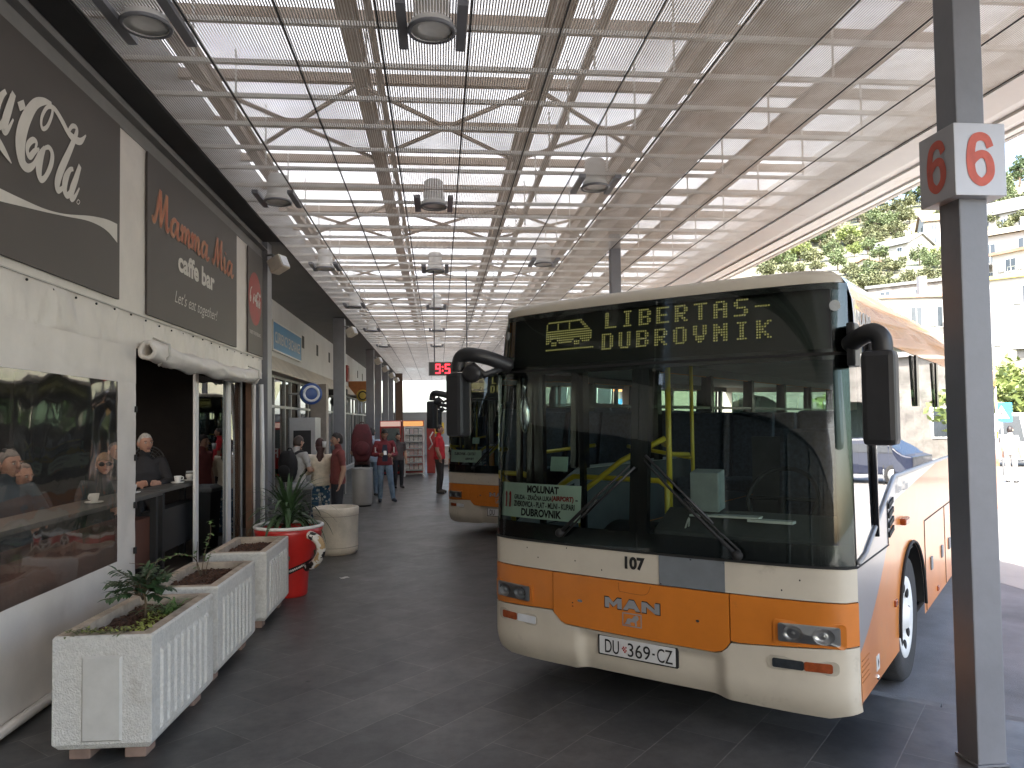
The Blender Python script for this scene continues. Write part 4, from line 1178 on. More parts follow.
# --- flanks
L_ = 11.9
def side_top(t): return interp(t, [.19, .42, 1.05, 1.25, 1.42, 20], [1.055, 1.085, 1.34, 1.42, 1.474, 1.474])
WH = (2.02, 8.55); WZ = .37
def side_bot(t):
    for c in WH:
        d = abs(t - c)
        if d < .60: return max(.27, WZ + math.sqrt(.36 - d * d) * .97 - .02)
    return .27
ts = sorted(set([.19 + .06 * i for i in range(int(11.7 / .06))] + [L_] + [c + .6 * math.cos(PI * k / 24) for c in WH for k in range(25)]))
for sg in (-1, 1):
    m = MB(); m.smooth = False
    for t in ts:
        a, b = side_bot(t), side_top(t)
        for j in range(5): m.vert((sg * W_, t, a + (b - a) * j / 4))
    for i in range(len(ts) - 1):
        for j in range(4):
            q = i * 5 + j; m.face((q, q + 5, q + 6, q + 1) if sg > 0 else (q, q + 1, q + 6, q + 5))
    fl = bp(m, 'side_panel', M_FLANK)
    # arch lips
    for c in WH:
        m = MB(); pr = [(sg * (W_ + .012), c + .60 * math.cos(PI * k / 20), WZ + .582 * math.sin(PI * k / 20) - .01) for k in range(21)]
        m.tube(pr, .012, 6); bp(m, 'wheel_arch', M_RUB, fl)
        m = MB(); m.smooth = True
        rings = [[(sg * x, c + .59 * math.cos(PI * k / 20), WZ + .575 * math.sin(PI * k / 20)) for k in range(21)] for x in (W_ - .003, W_ - .5)]
        m.loft(rings, False, False); bp(m, 'wheel_housing', M_RUB, fl)
    # locker seams, latches, side markers
    m = MB()
    for t in (2.72, 4.0, 5.3, 6.6, 9.6): m.box(sg * W_ - .004, sg * W_ + .004, t - .005, t + .005, .28, 1.02)
    m.box(sg * W_ - .004, sg * W_ + .004, 2.72, 7.8, 1.015, 1.025)
    bp(m, 'seam', M_RUB, fl)
    for t, z in ((3.05, .62), (3.75, .62), (4.3, .62), (5.0, .62)):
        m = MB(); m.box(sg * W_ - .006, sg * W_ + .012, t - .05, t + .05, z - .055, z + .055); bp(m, 'latch', M_PATCHG, fl, fix=True, bevel=.006)
    for t, z in ((1.32, .62), (3.4, .34), (5.6, .34)):
        m = MB(); m.box(sg * W_ - .004, sg * W_ + .012, t - .04, t + .04, z - .022, z + .022); bp(m, 'side_marker', M_AMBER, fl, fix=True, bevel=.004)
    m = MB(); m.box(sg * W_ - .005, sg * W_ + .04, 1.60, 1.78, 1.115, 1.165); bp(m, 'repeater_lamp', M_AMBER, fl, fix=True, bevel=.014)
    m = MB()
    for q in range(4): m.obox((sg * (W_ + .004), 1.235, 1.12 + q * .064), (.006, 0, 0), (0, .085, .016), (0, 0, .017))
    bp(m, 'louvre', M_RUB, fl)
    m = MB(); m.box(sg * W_ - .003, sg * W_ + .004, 1.12, 1.13, 1.05, 1.37); bp(m, 'louvre_edge', M_RUB, fl)
    m = MB(); m.box(sg * W_ - .004, sg * W_ + .003, .22, 1.15, 1.035, 1.045); bp(m, 'seam', M_RUB, fl)
    if sg > 0:
        m = MB(); m.box(W_ - .003, W_ + .003, .63, .72, .34, .43); fs = bp(m, 'socket_label', M_HUB, fl)
        g = MB(); g.poly([(0, -.03, 0), (.03, 0, 0), (0, .03, 0)]); mapped(g, lambda a, b: (W_ + .005, .665 + a, .385 + b)); bp(g, 'arrow', M_RUB, fs)
        m = MB(); m.ellipsoid((W_, .66, .30), (.012, .016, .016), 10, 6); bp(m, 'socket', M_CHROME, fl)
        g = MB()
        for q in range(5): g.box(W_ - .002, W_ + .0025, .24, .24 + .20 - .02 * (q % 2), .50 - q * .03, .507 - q * .03)
        bp(g, 'small_print', mat('brown small print', (.36, .14, .035), .6), fl)
        g = mapped(fit(text_mb('New Class', 1, .01, .25), .52, .07), lambda a, b: (W_ + .003, 1.72 + a, 1.385 + b)); bp(g, 'script_lettering', M_SILV, fl)
        g = mapped(fit(badge(.4, .1), .42, .085), lambda a, b: (W_ - .011, .62 + a, 2.50 + b)); bp(g, 'side_lettering', M_SILV)
    # glass band with dark posts behind and top lights
    m = MB()
    tt = [.20, .42, 1.05, 1.25, 1.42] + [1.42 + .5 * i for i in range(1, 21)]
    for t in tt:
        m.vert((sg * (W_ - .002), t, side_top(t) + .006)); m.vert((sg * (W_ - .016), t, 2.405))
    for i in range(len(tt) - 1):
        q = 2 * i; m.face((q, q + 2, q + 3, q + 1) if sg > 0 else (q, q + 1, q + 3, q + 2))
    gl = bp(m, 'side_window', M_SIDEG)
    m = MB()
    for t in (.72, 1.42, 2.95, 4.45, 5.95, 7.45, 8.95, 10.45, 11.5):
        m.box(sg * (W_ - .075), sg * (W_ - .02), t - .05, t + .05, side_top(t), 2.42)
    m.box(sg * (W_ - .07), sg * (W_ - .02), 1.42, 11.6, 2.02, 2.05)
    bp(m, 'window_post', M_FRIT, gl)
    for t in (2.55, 3.75, 5.25, 6.75):
        m = MB(); m.box(sg * (W_ - .006), sg * (W_ + .012), t - .055, t + .055, 1.98, 2.40); bp(m, 'sliding_top_frame', M_FRIT, gl)
    m = MB(); m.tube([(sg * (W_ + .002), t, side_top(t) + .004) for t in (.22, .42, 1.05, 1.25, 1.42, 11.5)], .014, 6); bp(m, 'seal', M_SILV, gl)
    m = MB(); m.tube([(sg * (W_ - .006), .74, 1.15), (sg * (W_ - .01), .74, 2.40)], .03, 6); bp(m, 'driver_window_post', M_FRIT, gl)
# --- roof shell
RP = [(1.268, 2.405), (1.265, 2.50), (1.258, 2.60), (1.243, 2.69), (1.215, 2.735), (1.17, 2.768), (1.05, 2.80), (.7, 2.835), (0, 2.86)]
prof = [(-x, z) for x, z in RP] + [(x, z) for x, z in RP[-2::-1]]
m = MB(); m.smooth = True
rings = []
def front_ring(z, dt):
    out = []
    for x, zz in prof:
        a = max(-1.275, min(1.275, x))
        p = FP(x * 1.03, min(zz, z)); out.append((p.x if abs(x) > 1.25 else x * (1 - .002), p.y + dt, min(zz, z)))
    return out
rings.append(front_ring(2.694, -.002)); rings.append(front_ring(2.735, -.004)); rings.append(front_ring(2.765, .02)); rings.append(front_ring(2.785, .07))
for t, k in ((.42, .0), (.8, .35), (1.3, .8), (2.0, 1), (6, 1), (11.4, 1), (11.75, .6), (11.9, 0)):
    rings.append([(x, t, z if z < 2.70 else min(z, 2.795 + (z - 2.795) * k) if z > 2.795 else z) for x, z in prof])
m.loft(rings, False, False)
rf = bp(m, 'roof', [M_CREAM, mat('orange cantrail paint', (.60, .23, .055), .2, var=.06, scale=3, coat=.6)])
for p_ in rf.data.polygons:
    if p_.center.y > .36 and abs(p_.center.x) > 1.0 and p_.center.z < 2.80: p_.material_index = 1
m = MB(); m.box(-.5, .5, 3.2, 4.4, 2.87, 2.97); bp(m, 'roof_hatch', M_CREAM, rf, fix=True, bevel=.04)
# --- rear
m = MB(); m.box(-1.275, 1.275, L_ - .05, L_, .3, 1.6); bp(m, 'rear_panel', M_ORANGE)
m = MB(); m.box(-1.1, 1.1, L_ - .03, L_ - .02, 1.6, 2.4); bp(m, 'rear_window', M_SIDEG)
m = MB(); m.box(-1.275, -1.1, L_ - .05, L_, 1.6, 2.42); m.box(1.1, 1.275, L_ - .05, L_, 1.6, 2.42); m.box(-1.26, 1.26, L_ - .05, L_, 2.4, 2.72); bp(m, 'rear_frame', M_CREAM)
m = MB(); m.box(-1.2, 1.2, .5, 11.8, .24, .30); m.box(-.7, .7, 1.0, 11.0, .05, .24); bp(m, 'chassis', M_RUB)
# --- wheels
for c in WH:
    for sg in (-1, 1):
        t = empty('wheel', (sg * 1.10, c, WZ), 0); t.parent = bus
        prof_t = [(.30, -.13), (.44, -.145), (.478, -.11), (.482, 0), (.478, .11), (.44, .145), (.30, .13)]
        rot = Matrix.Rotation(sg * PI / 2, 4, 'Y')
        m = MB(); k = MB(); k.lathe(prof_t, 40, cap=False); m.add(k, rot); bp(m, 'tyre', M_TYRE, t)
        k = MB(); k.lathe([(.001, .155), (.07, .16), (.10, .12), (.17, .10), (.24, .125), (.30, .135), (.31, .12), (.30, .02), (.001, .02)], 40)
        m = MB(); m.add(k, rot); bp(m, 'rim', M_HUB, t)
        k = MB()
        for q in range(8):
            a = q * PI / 4; k.ellipsoid((.215 * math.cos(a), .215 * math.sin(a), .118), (.042, .03, .014), 10, 6)
        m = MB(); m.add(k, rot); bp(m, 'slot', M_RUB, t)
# --- mirrors
def mirror(sg):
    m = MB()
    if sg < 0:
        m.tube(crom([(-1.12, .16, 2.315), (-1.2, .02, 2.37), (-1.28, -.05, 2.395), (-1.37, -.06, 2.405), (-1.43, -.06, 2.375), (-1.445, -.06, 2.28)], 5), .055, 12)
        o = bp(m, 'mirror_arm', M_PLAS)
        m = MB(); m.box(-1.515, -1.365, -.14, .0, 1.79, 2.27); bp(m, 'mirror_head', M_PLAS, o, fix=True, bevel=.03)
        m = MB(); m.box(-1.505, -1.375, .0, .006, 1.82, 2.24); bp(m, 'mirror_glass', M_CHROME, o)
        m = MB(); m.tube([(-1.15, .10, 2.30), (-1.24, .0, 2.25), (-1.33, -.04, 2.33)], .025, 8); bp(m, 'bracket', M_PLAS, o)
        m = MB(); m.ellipsoid((-1.30, -.08, 2.26), (.09, .04, .07), 14, 8); bp(m, 'kerb_mirror', M_PLAS, o)
    else:
        m.tube(crom([(1.27, .22, 2.32), (1.36, .10, 2.35), (1.43, .04, 2.36), (1.47, .03, 2.32), (1.475, .03, 2.25)], 6), .052, 12)
        o = bp(m, 'mirror_arm', M_PLAS)
        m = MB(); m.box(1.262, 1.31, .16, .30, 2.19, 2.44); bp(m, 'bracket', M_PLAS, o, fix=True, bevel=.012)
        m = MB(); m.box(1.375, 1.545, -.06, .09, 1.745, 2.255); bp(m, 'mirror_head', M_PLAS, o, fix=True, bevel=.03)
        m = MB(); m.box(1.385, 1.535, .09, .096, 1.77, 2.23); bp(m, 'mirror_glass', M_CHROME, o)
mirror(-1); mirror(1)
# --- destination display: dot matrix behind the upper pane
F57 = {'L': '10000 10000 10000 10000 10000 10000 11111', 'I': '01110 00100 00100 00100 00100 00100 01110', 'B': '11110 10001 10001 11110 10001 10001 11110', 'E': '11111 10000 10000 11110 10000 10000 11111',
       'R': '11110 10001 10001 11110 10100 10010 10001', 'T': '11111 00100 00100 00100 00100 00100 00100', 'A': '01110 10001 10001 11111 10001 10001 10001', 'S': '01111 10000 10000 01110 00001 00001 11110',
       '-': '00000 00000 00000 11111 00000 00000 00000', 'D': '11110 10001 10001 10001 10001 10001 11110', 'U': '10001 10001 10001 10001 10001 10001 01110', 'O': '01110 10001 10001 10001 10001 10001 01110',
       'V': '10001 10001 10001 10001 01010 01010 00100', 'N': '10001 11001 10101 10101 10011 10001 10001', 'K': '10001 10010 10100 11000 10100 10010 10001'}
BUSI = ['0000000000000000000000000', '0111111111111111111000000', '1000001000001000001100000', '1000001000001000000110000', '1000001000001000000011000', '1111111111111111111111100', '1111111111111111111111110', '1111111111111111111111110', '1111111111111111111111110', '1110001111111110001111110', '1101110111111101110111100', '0001110000000001110000000', '0000000000000000000000000', '1111111111111111111111111']
BD = -.055
m = MB(); patch(-1.22, 1.22, 2.30, 2.67, BD - .006, 6, 0, m); dsp = bp(m, 'display_board', mat('black display board', (.012, .013, .012), .5))
m = MB()
def dot(s, z, r=.0055):
    k = kz(z); p = FP(s, z, BD); a = Vector((r, 0, 0)); b = Vector((0, .08 * r, r))
    m.quad(p - a - b, p + a - b, p + a + b, p - a + b)
def word(wd, s0, pitch, ztop, dp):
    for i, ch in enumerate(wd):
        for r_, row in enumerate(F57[ch].split()):
            bold = [c == '1' for c in row] + [False]
            bold = [bold[q] or (q > 0 and bold[q - 1]) for q in range(6)]
            for c_, on in enumerate(bold):
                if on: dot(s0 + i * pitch + c_ * dp, ztop - r_ * dp * 1.03)
word('LIBERTAS-', -.31, .133, 2.640, .0158)
word('DUBROVNIK', -.335, .137, 2.495, .0163)
for r_, row in enumerate(BUSI):
    for c_, ch in enumerate(row):
        if ch == '1': dot(-.83 + c_ * .0172, 2.635 - r_ * .0168)
bp(m, 'dots', emit('amber dots', (.62, .54, .18), .052), dsp)
# --- inside: floor, dash, seats, rails, lining
m = MB(); m.box(-1.2, 1.2, .45, 11.8, .80, .86); bp(m, 'cabin_floor', M_DASH)
m = MB()
for sg in (-1, 1):
    m.box(sg * 1.245 - .006, sg * 1.245 + .006, 1.45, 11.8, .86, 1.465); m.box(sg * 1.245 - .006, sg * 1.245 + .006, .45, 1.44, .5, 1.04); m.box(sg * 1.225 - .01, sg * 1.225 + .01, .45, 11.8, 2.41, 2.55)
bp(m, 'lining', M_DASH)
m = MB(); m.box(-1.2, 1.2, .5, 11.8, 2.50, 2.53); m.box(-1.2, 1.2, .38, .44, 2.26, 2.53); bp(m, 'cabin_ceiling', M_BIN)
m = MB(); m.prism([(.22, .86), (.22, 1.16), (.50, 1.29), (.85, 1.18), (.80, .86)], .0, 1.18, 'x'); dh = bp(m, 'dashboard', M_DASH, fix=True, bevel=.02)
m = MB(); m.prism([(.22, .86), (.22, 1.06), (.34, 1.06), (.36, .86)], -1.18, 0, 'x'); bp(m, 'step_well', M_DASH)
m = MB(); m.obox((.30, .45, 1.42), (.10, 0, 0), (0, .06, .01), (0, 0, .13)); bp(m, 'ticket_printer', mat('grey ticket box', (.32, .35, .35), .5), dh, fix=True, bevel=.01)
m = MB(); m.obox((.45, .38, 1.262), (.22, .03, 0), (0, .05, .0), (0, 0, .006)); m.obox((.75, .36, 1.25), (.14, 0, 0), (0, .04, 0), (0, 0, .008)); bp(m, 'papers', M_HUB, dh)
m = MB(); pts_ = [(.72 + .23 * math.cos(a), .70 + .23 * math.sin(a) * .5, 1.36 + .23 * math.sin(a) * .85) for a in [2 * PI * k / 28 for k in range(29)]]; m.tube(pts_, .016, 6, cap=False)
m.tube([(.72, .70, 1.36), (.72, .62, 1.05)], .03, 8); m.tube([(.5, .70, 1.36), (.94, .70, 1.36)], .014, 6); bp(m, 'steering_wheel', M_RUB)
def seat(x, t, z, nm, w=.44):
    m = MB(); m.box(x - w / 2, x + w / 2, t - .25, t + .2, z, z + .13); m.obox((x, t + .24, z + .45), (w / 2, 0, 0), (0, .05, -.008), (0, .05, .36)); return bp(m, nm, M_SEAT, fix=True, bevel=.03)
seat(.72, 1.3, 1.0, 'driver_seat', .52)
m = MB(); m.box(.18, 1.2, 1.72, 1.75, .86, 1.75); bp(m, 'driver_partition', M_DASH)
for q in range(11):
    for x in (-.92, -.46, .46, .92):
        if q == 0 and x < 0: continue
        seat(x, 2.6 + q * .82, 1.15, 'passenger_seat')
M_COPPER = M_YEL
m = MB(); m.tube([(-1.16, .9, 1.36), (-1.06, .9, 1.42), (-1.02, .9, 1.44), (-.26, .9, 1.43), (-.20, .9, 1.39), (-.20, .9, .90)], .022, 10); bp(m, 'handrail', M_YEL)
m = MB(); m.tube([(-.94, .86, .9), (-.94, .86, 1.29), (-.91, .86, 1.33), (-.56, .86, 1.58), (-.3, 1.1, 1.75)], .022, 10); bp(m, 'handrail', M_YEL)
m = MB(); m.tube([(-.20, .95, .86), (-.20, .95, 2.5)], .022, 10); m.tube([(-.20, .95, 1.60), (-.32, 1.2, 1.62), (-.32, 1.6, 1.60)], .02, 8); m.tube([(-.36, 1.2, 1.70), (-.20, .95, 1.70)], .02, 8); bp(m, 'handrail', M_YEL)
m = MB(); m.tube([(.92, 2.2, .86), (.92, 2.2, 2.5)], .02, 8); m.tube([(.92, 2.2, 1.6), (1.2, 2.2, 1.66)], .02, 8); bp(m, 'handrail', M_YEL)
m = MB(); m.tube([(-.45, 2.0, .86), (-.45, 2.0, 2.5)], .018, 8); m.tube([(-1.1, 2.0, 1.65), (-.45, 2.0, 1.55)], .018, 8); bp(m, 'handrail', M_YEL)
m = MB()
for x in (-1.16, -.78): m.box(x - .02, x + .02, .62, .66, .86, 2.40)
m.box(-1.2, -1.16, .62, 1.6, .3, .34); bp(m, 'door_post', M_FRIT)
m = MB(); m.obox((-.86, .42, 1.57), (.075, 0, 0), (0, .004, 0), (.006, 0, .055)); bp(m, 'notice', mat('pale green paper', (.40, .55, .47), .8))
m = MB(); m.smooth = True; m.ellipsoid((-1.13, .36, 1.95), (.045, .03, .15), 14, 8); m.tube([(-1.13, .36, 2.09), (-1.13, .36, 2.24)], .015, 6); bp(m, 'inside_mirror', M_CHROME)
m = MB(); m.tube(crom([(.22, .3, 1.15), (.24, .27, 1.25), (.19, .27, 1.13), (.12, .27, 1.08), (.14, .27, 1.18)], 5), .006, 5); bp(m, 'cable', M_HUB)

# --- two more buses of the same kind in the bays behind (copied before the near bus gets its own numbers)
bus2 = copy_tree(bus); bus2.location = BUS_O + Vector((-.26, 7.54, 0)); bus2['label'] = 'orange and cream bus in the second bay, half hidden behind bus 107'
bus3 = copy_tree(bus); bus3.location = BUS_O + Vector((-.15, 16.3, 0)); bus3['label'] = 'farthest orange and cream bus, only a mirror and bumper showing behind the man in red'

# --- what only one bus carries
M_CARD = mat('pale green card', (.68, .80, .70), .7, var=.05, scale=5)
M_INK = mat('black ink', (.012, .012, .012), .6); M_REDI = mat('red ink', (.36, .02, .02), .6)
CO = -.022
def card(b, w0, w1, z0, z1):
    m = MB(); patch(w0, w1, z0, z1, CO - .003, 3, 0, m); return m.build('route_card', M_CARD, b)
def ctext(s, w, h, s0, z0, mt, parent, bold=.02):
    return on_front(fit(text_mb(s, 1, bold), w, h), s0, z0, CO).build('lettering', mt, parent)
c = card(bus, -1.225, -.455, 1.195, 1.445)
ctext('MOLUNAT', .29, .054, -.79, 1.405, M_INK, c, .045)
ctext('GRUDA - ZRAČNA LUKA', .36, .045, -.885, 1.349, M_INK, c, .035)
ctext('(AIRPORT)', .19, .045, -.61, 1.345, M_REDI, c, .05); ctext('-', .02, .008, -.49, 1.343, M_INK, c)
ctext('ZVEKOVICA - PLAT - MLINI - KUPARI', .56, .042, -.785, 1.295, M_INK, c, .035)
ctext('DUBROVNIK', .37, .056, -.80, 1.237, M_INK, c, .045)
on_front(brush([[(-.034, .03, .012), (-.022, .052, .016), (-.022, -.055, .020)], [(-.022, .045, .02), (-.022, -.055, .02)], [(.012, .03, .012), (.024, .052, .016), (.024, -.055, .020)], [(.024, .045, .02), (.024, -.055, .02)]], 4), -1.135, 1.32, CO).build('lettering', M_REDI, c)
on_front(fit(text_mb('107', 1, .05), .145, .084), -.022, .968, .004).build('fleet_number', M_INK, bus)
def ptext(s, w, s0, b, h=.088):
    return on_front(fit(text_mb(s, 1, .004), w, h), s0, .403, -.004).build('plate_lettering', M_INK, b)
ptext('DU', .105, -.205, bus); ptext('369', .16, -.008, bus); ptext('CZ', .105, .172, bus)
on_front(fit(text_mb('-', 1, .02), .018, .012), .095, .403, -.004).build('plate_lettering', M_INK, bus)
g = MB()
for i in range(4):
    for j in range(4):
        if (i + j) % 2 == 0 and not (j == 0 and i in (0, 3)): x, z = -.132 + i * .009, -.022 + j * .01; g.quad((x, z, 0), (x + .009, z, 0), (x + .009, z + .01, 0), (x, z + .01, 0))
on_front(g, 0, .401, -.004).build('plate_crest', M_REDI, bus)
c = card(bus2, -1.225, -.455, 1.21, 1.42)
ctext('DUBROVNIK - CAVTAT', .52, .05, -.84, 1.355, M_INK, c, .03); ctext('AIRPORT', .2, .04, -.72, 1.27, M_INK, c, .03)
ptext('DU', .105, -.205, bus2)
# ------------------------------------------------------------------ people
def ring(c, rx, ry, n=14, tilt=None):
    return [Vector((c[0] + rx * math.cos(2 * PI * k / n), c[1] + ry * math.sin(2 * PI * k / n), c[2])) for k in range(n)]
SKINS = {'fair': (.46, .27, .19), 'tan': (.34, .18, .11), 'old': (.45, .25, .18)}
def head_mb(skin, hair, grey=False, glasses=None, beard=False):
    """Head about 0.23 m tall, face towards -Y, origin at the neck joint."""
    m = MB()
    def warp(p):
        q = p.copy()
        if q.z < -.1:
            k = min(1, (-q.z - .1) / .9); q.x *= 1 - .34 * k; q.y = q.y * (1 - .22 * k) - .10 * k
        if q.y < -.6 and abs(q.x) < .5: q.y += .05
        if q.y > 0 and q.z > -.3: q.y *= 1.08
        return q
    m.mi = 0; m.ellipsoid((0, -.008, .125), (.075, .095, .118), 24, 18, warp)
    # nose, brow, ears, lips, chin
    m.smooth = True
    m.loft([[(-.007, -.098, .142), (.007, -.098, .142), (.004, -.102, .146), (-.004, -.102, .146)], [(-.015, -.092, .098), (.015, -.092, .098), (.010, -.124, .104), (-.010, -.124, .104)], [(-.012, -.092, .090), (.012, -.092, .090), (.006, -.106, .090), (-.006, -.106, .090)]])
    for s in (-1, 1):
        m.ellipsoid((s * .077, .005, .118), (.012, .022, .034), 10, 8)
        m.ellipsoid((s * .033, -.088, .148), (.026, .014, .009), 10, 6)
    m.ellipsoid((0, -.098, .036), (.022, .016, .014), 10, 6)
    m.mi = 1
    for s in (-1, 1): m.ellipsoid((s * .032, -.093, .132), (.013, .008, .0075), 10, 6)
    m.mi = 2
    for s in (-1, 1):
        m.ellipsoid((s * .032, -.1005, .132), (.006, .003, .006), 8, 6)
        m.ellipsoid((s * .034, -.098, .153), (.021, .007, .004), 8, 5)
    m.mi = 3; m.ellipsoid((0, -.099, .070), (.025, .010, .0075), 12, 6)
    return m
def hair_mb(style):
    m = MB(); m.smooth = True
    def cap(zlo_front, zlo_back, grow, seed):
        nu, nv = 28, 14; rings = []
        for i in range(nv + 1):
            rg = []
            for j in range(nu):
                ph = 2 * PI * j / nu; back = (math.sin(ph) + 1) / 2
                zl = zlo_front + (zlo_back - zlo_front) * min(1, max(0, (back - .25) / .35))
                th = PI / 2 * (1 - i / nv)
                zmin = math.asin(max(-.95, min(.95, (zl - .125) / .125)))
                el = zmin + (PI / 2 - zmin) * i / nv
                p = Vector((math.cos(el) * math.cos(ph), math.cos(el) * math.sin(ph), math.sin(el)))
                r = 1 + grow + .05 * noise.noise(Vector((p.x * 5 + seed, p.y * 5, p.z * 5))) + .03 * noise.noise(Vector((p.x * 14, p.y * 14, p.z * 14 + seed)))
                rg.append((p.x * .079 * r, -.006 + p.y * (.102 if p.y > 0 else .096) * r, .125 + p.z * .120 * r))
            rings.append(rg)
        m.loft(rings, True)
    if style == 'short': cap(.185, .055, .05, 1)
    if style == 'crop': cap(.195, .07, .02, 2)
    if style == 'thin': cap(.215, .09, .015, 3)
    if style == 'bob': cap(.170, .075, .10, 4)
    if style == 'long':
        cap(.185, .03, .09, 5)
        rings = []
        for i in range(16):
            k = i / 15; z = .10 - .46 * k; w_ = .072 * (1 - .45 * k) + .008 * math.sin(i * 1.3); d_ = .05 * (1 - .5 * k)
            cx = .03 * k; cy = .075 + .02 * math.sin(k * 3)
            rings.append([(cx + w_ * math.cos(2 * PI * j / 16) * (1 + .1 * math.sin(j * 3 + i)), cy + d_ * math.sin(2 * PI * j / 16), z) for j in range(16)])
        m.loft(rings)
    return m
def hand_mb(wr, d, side, curl=.6):
    """Hand from wrist wr in direction d: palm, four unequal bent fingers, thumb from the side."""
    m = MB(); d = Vector(d).normalized()
    up = Vector((0, -1, 0)) if abs(d.y) < .85 else Vector((0, 0, 1))
    a = d.cross(up).normalized() * side; n = a.cross(d).normalized() * side
    wr = Vector(wr)
    m.smooth = True
    m.loft([[wr + d * t + a * (w_ * math.cos(2 * PI * k / 10)) + n * (h_ * math.sin(2 * PI * k / 10)) for k in range(10)] for t, w_, h_ in ((-.02, .026, .021), (.01, .032, .018), (.05, .040, .017), (.085, .040, .014))])
    for q, (x, l) in enumerate(((-.029, .066), (-.010, .074), (.010, .070), (.028, .054))):
        p0 = wr + d * .078 + a * x; p1 = p0 + d * l * .45 + n * l * .12 * curl; p2 = p1 + d * l * .3 * (1 - curl * .5) + n * l * .34 * curl; p3 = p2 + d * l * .22 * (1 - curl) + n * l * .3 * curl
        m.tube([p0, p1, p2, p3], [.0095, .009, .0085, .007], 8)
    p0 = wr + d * .022 - a * .028; p1 = p0 + d * .028 - a * .026 + n * .012; p2 = p1 + d * .034 - a * .006 + n * .016
    m.tube([p0, p1, p2], [.012, .0105, .008], 8)
    return m
SEGNAMES = ('skin', 'top', 'bottom', 'shoe')
def person(label, loc, rz, h=1.75, pose=None, top=(.3, .3, .3), bottom=(.1, .1, .12), shoe=(.03, .03, .03), skin='fair', hair='short', hcol=(.02, .014, .01), sleeve='short', legs='long', head_turn=0, head_tilt=0, group=None, seated=False, topm=None, botm=None, girth=1.0, hold_curl=.6):
    k = h / 1.75
    J = dict(pelvis=(0, 0, .93), waist=(0, .0, 1.06), chest=(0, .01, 1.28), neck=(0, .015, 1.47), head=(0, -.004, 1.492),
             hipL=(-.09, 0, .90), kneeL=(-.10, -.02, .49), ankL=(-.105, .02, .085), toeL=(-.125, -.15, .03),
             hipR=(.09, 0, .90), kneeR=(.10, -.02, .49), ankR=(.105, .02, .085), toeR=(.125, -.15, .03),
             shL=(-.185, .015, 1.395), elL=(-.235, .03, 1.11), wrL=(-.235, -.05, .87), hdL=(-.23, -.09, .75),
             shR=(.185, .015, 1.395), elR=(.235, .03, 1.11), wrR=(.235, -.05, .87), hdR=(.23, -.09, .75))
    if pose: J.update(pose)
    J = {a: Vector(b) * k for a, b in J.items()}
    g = girth
    m = MB(); m.smooth = True
    def body_ring(c, rx, ry, yaw=0):
        return [Vector((c.x + rx * k * math.cos(t), c.y + ry * k * math.sin(t), c.z)) for t in [2 * PI * q / 18 for q in range(18)]]
    P_, W2, C2_, N2 = J['pelvis'], J['waist'], J['chest'], J['neck']
    low = P_ + Vector((0, 0, -.06 * k))
    m.loft([body_ring(low, .165 * g, .125 * g), body_ring(P_, .178 * g, .132 * g), body_ring(P_.lerp(W2, .5), .172 * g, .127 * g), body_ring(W2, .160 * g, .120 * g), body_ring(W2.lerp(C2_, .5), .170 * g, .124 * g), body_ring(C2_, .182 * g, .125 * g),
            body_ring(C2_.lerp(N2, .45), .170, .105), body_ring(C2_.lerp(N2, .72), .125, .08), body_ring(C2_.lerp(N2, .92), .068, .066), body_ring(N2, .058, .060), body_ring(J['head'] + Vector((0, -.005, .06 * k)), .054, .058)])
    for s in 'LR':
        sg = -1 if s == 'L' else 1
        hip, kn, an, to = J['hip' + s], J['knee' + s], J['ank' + s], J['toe' + s]
        bag = .012 if legs != 'bare' else 0
        m.tube([hip + Vector((0, 0, .05 * k)), hip.lerp(kn, .2), hip.lerp(kn, .6), kn, kn.lerp(an, .3), kn.lerp(an, .75), an], [r * k for r in (.095 * g, .092 * g, .070 + bag, .056 + bag, .058 + bag, .042 + bag * 1.3, .040 + bag)], 14)
        m.tube([an + Vector((0, .045 * k, -.035 * k)), an + Vector((0, 0, -.035 * k)), an.lerp(to, .55) + Vector((0, 0, -.005)), to], [r * k for r in (.040, .046, .044, .032)], 12)
        sh, el, wr = J['sh' + s], J['el' + s], J['wr' + s]
        sl = .014 if sleeve == 'long' else 0.004
        m.tube([C2_.lerp(N2, .45) + Vector((sg * .07 * k, 0, 0)), sh, sh.lerp(el, .25), sh.lerp(el, .5)], [r * k for r in (.075, .072, .062, .054 + .006)], 12)
        m.tube([sh.lerp(el, .4), el, el.lerp(wr, .35), wr], [r * k for r in (.046 + sl, .040 + sl, .041 + sl, .028 + sl * .7)], 12)
        m.add(hand_mb(wr, J['hd' + s] - wr, sg, hold_curl))
    me = m.mesh('body')
    tmp = bpy.data.objects.new('body', me); COL.objects.link(tmp)
    md = tmp.modifiers.new('r', 'REMESH'); md.mode = 'VOXEL'; md.voxel_size = .0105
    ms = tmp.modifiers.new('s', 'SMOOTH'); ms.factor = .5; ms.iterations = 3
    dg = bpy.context.evaluated_depsgraph_get(); dg.update()
    bme = bpy.data.meshes.new_from_object(tmp.evaluated_get(dg))
    bpy.data.objects.remove(tmp); bpy.data.meshes.remove(me)
    # paint by nearest limb
    segs = []
    def sg_(a, b, mi, ra=.06): segs.append((Vector(a), Vector(b), mi, ra * k))
    sg_(J['pelvis'], J['waist'], 1, .15); sg_(J['waist'], J['chest'], 1, .15); sg_(J['chest'], C2_.lerp(N2, .72), 1, .14); sg_(C2_.lerp(N2, .95), J['head'] + Vector((0, 0, .1)), 0, .055)
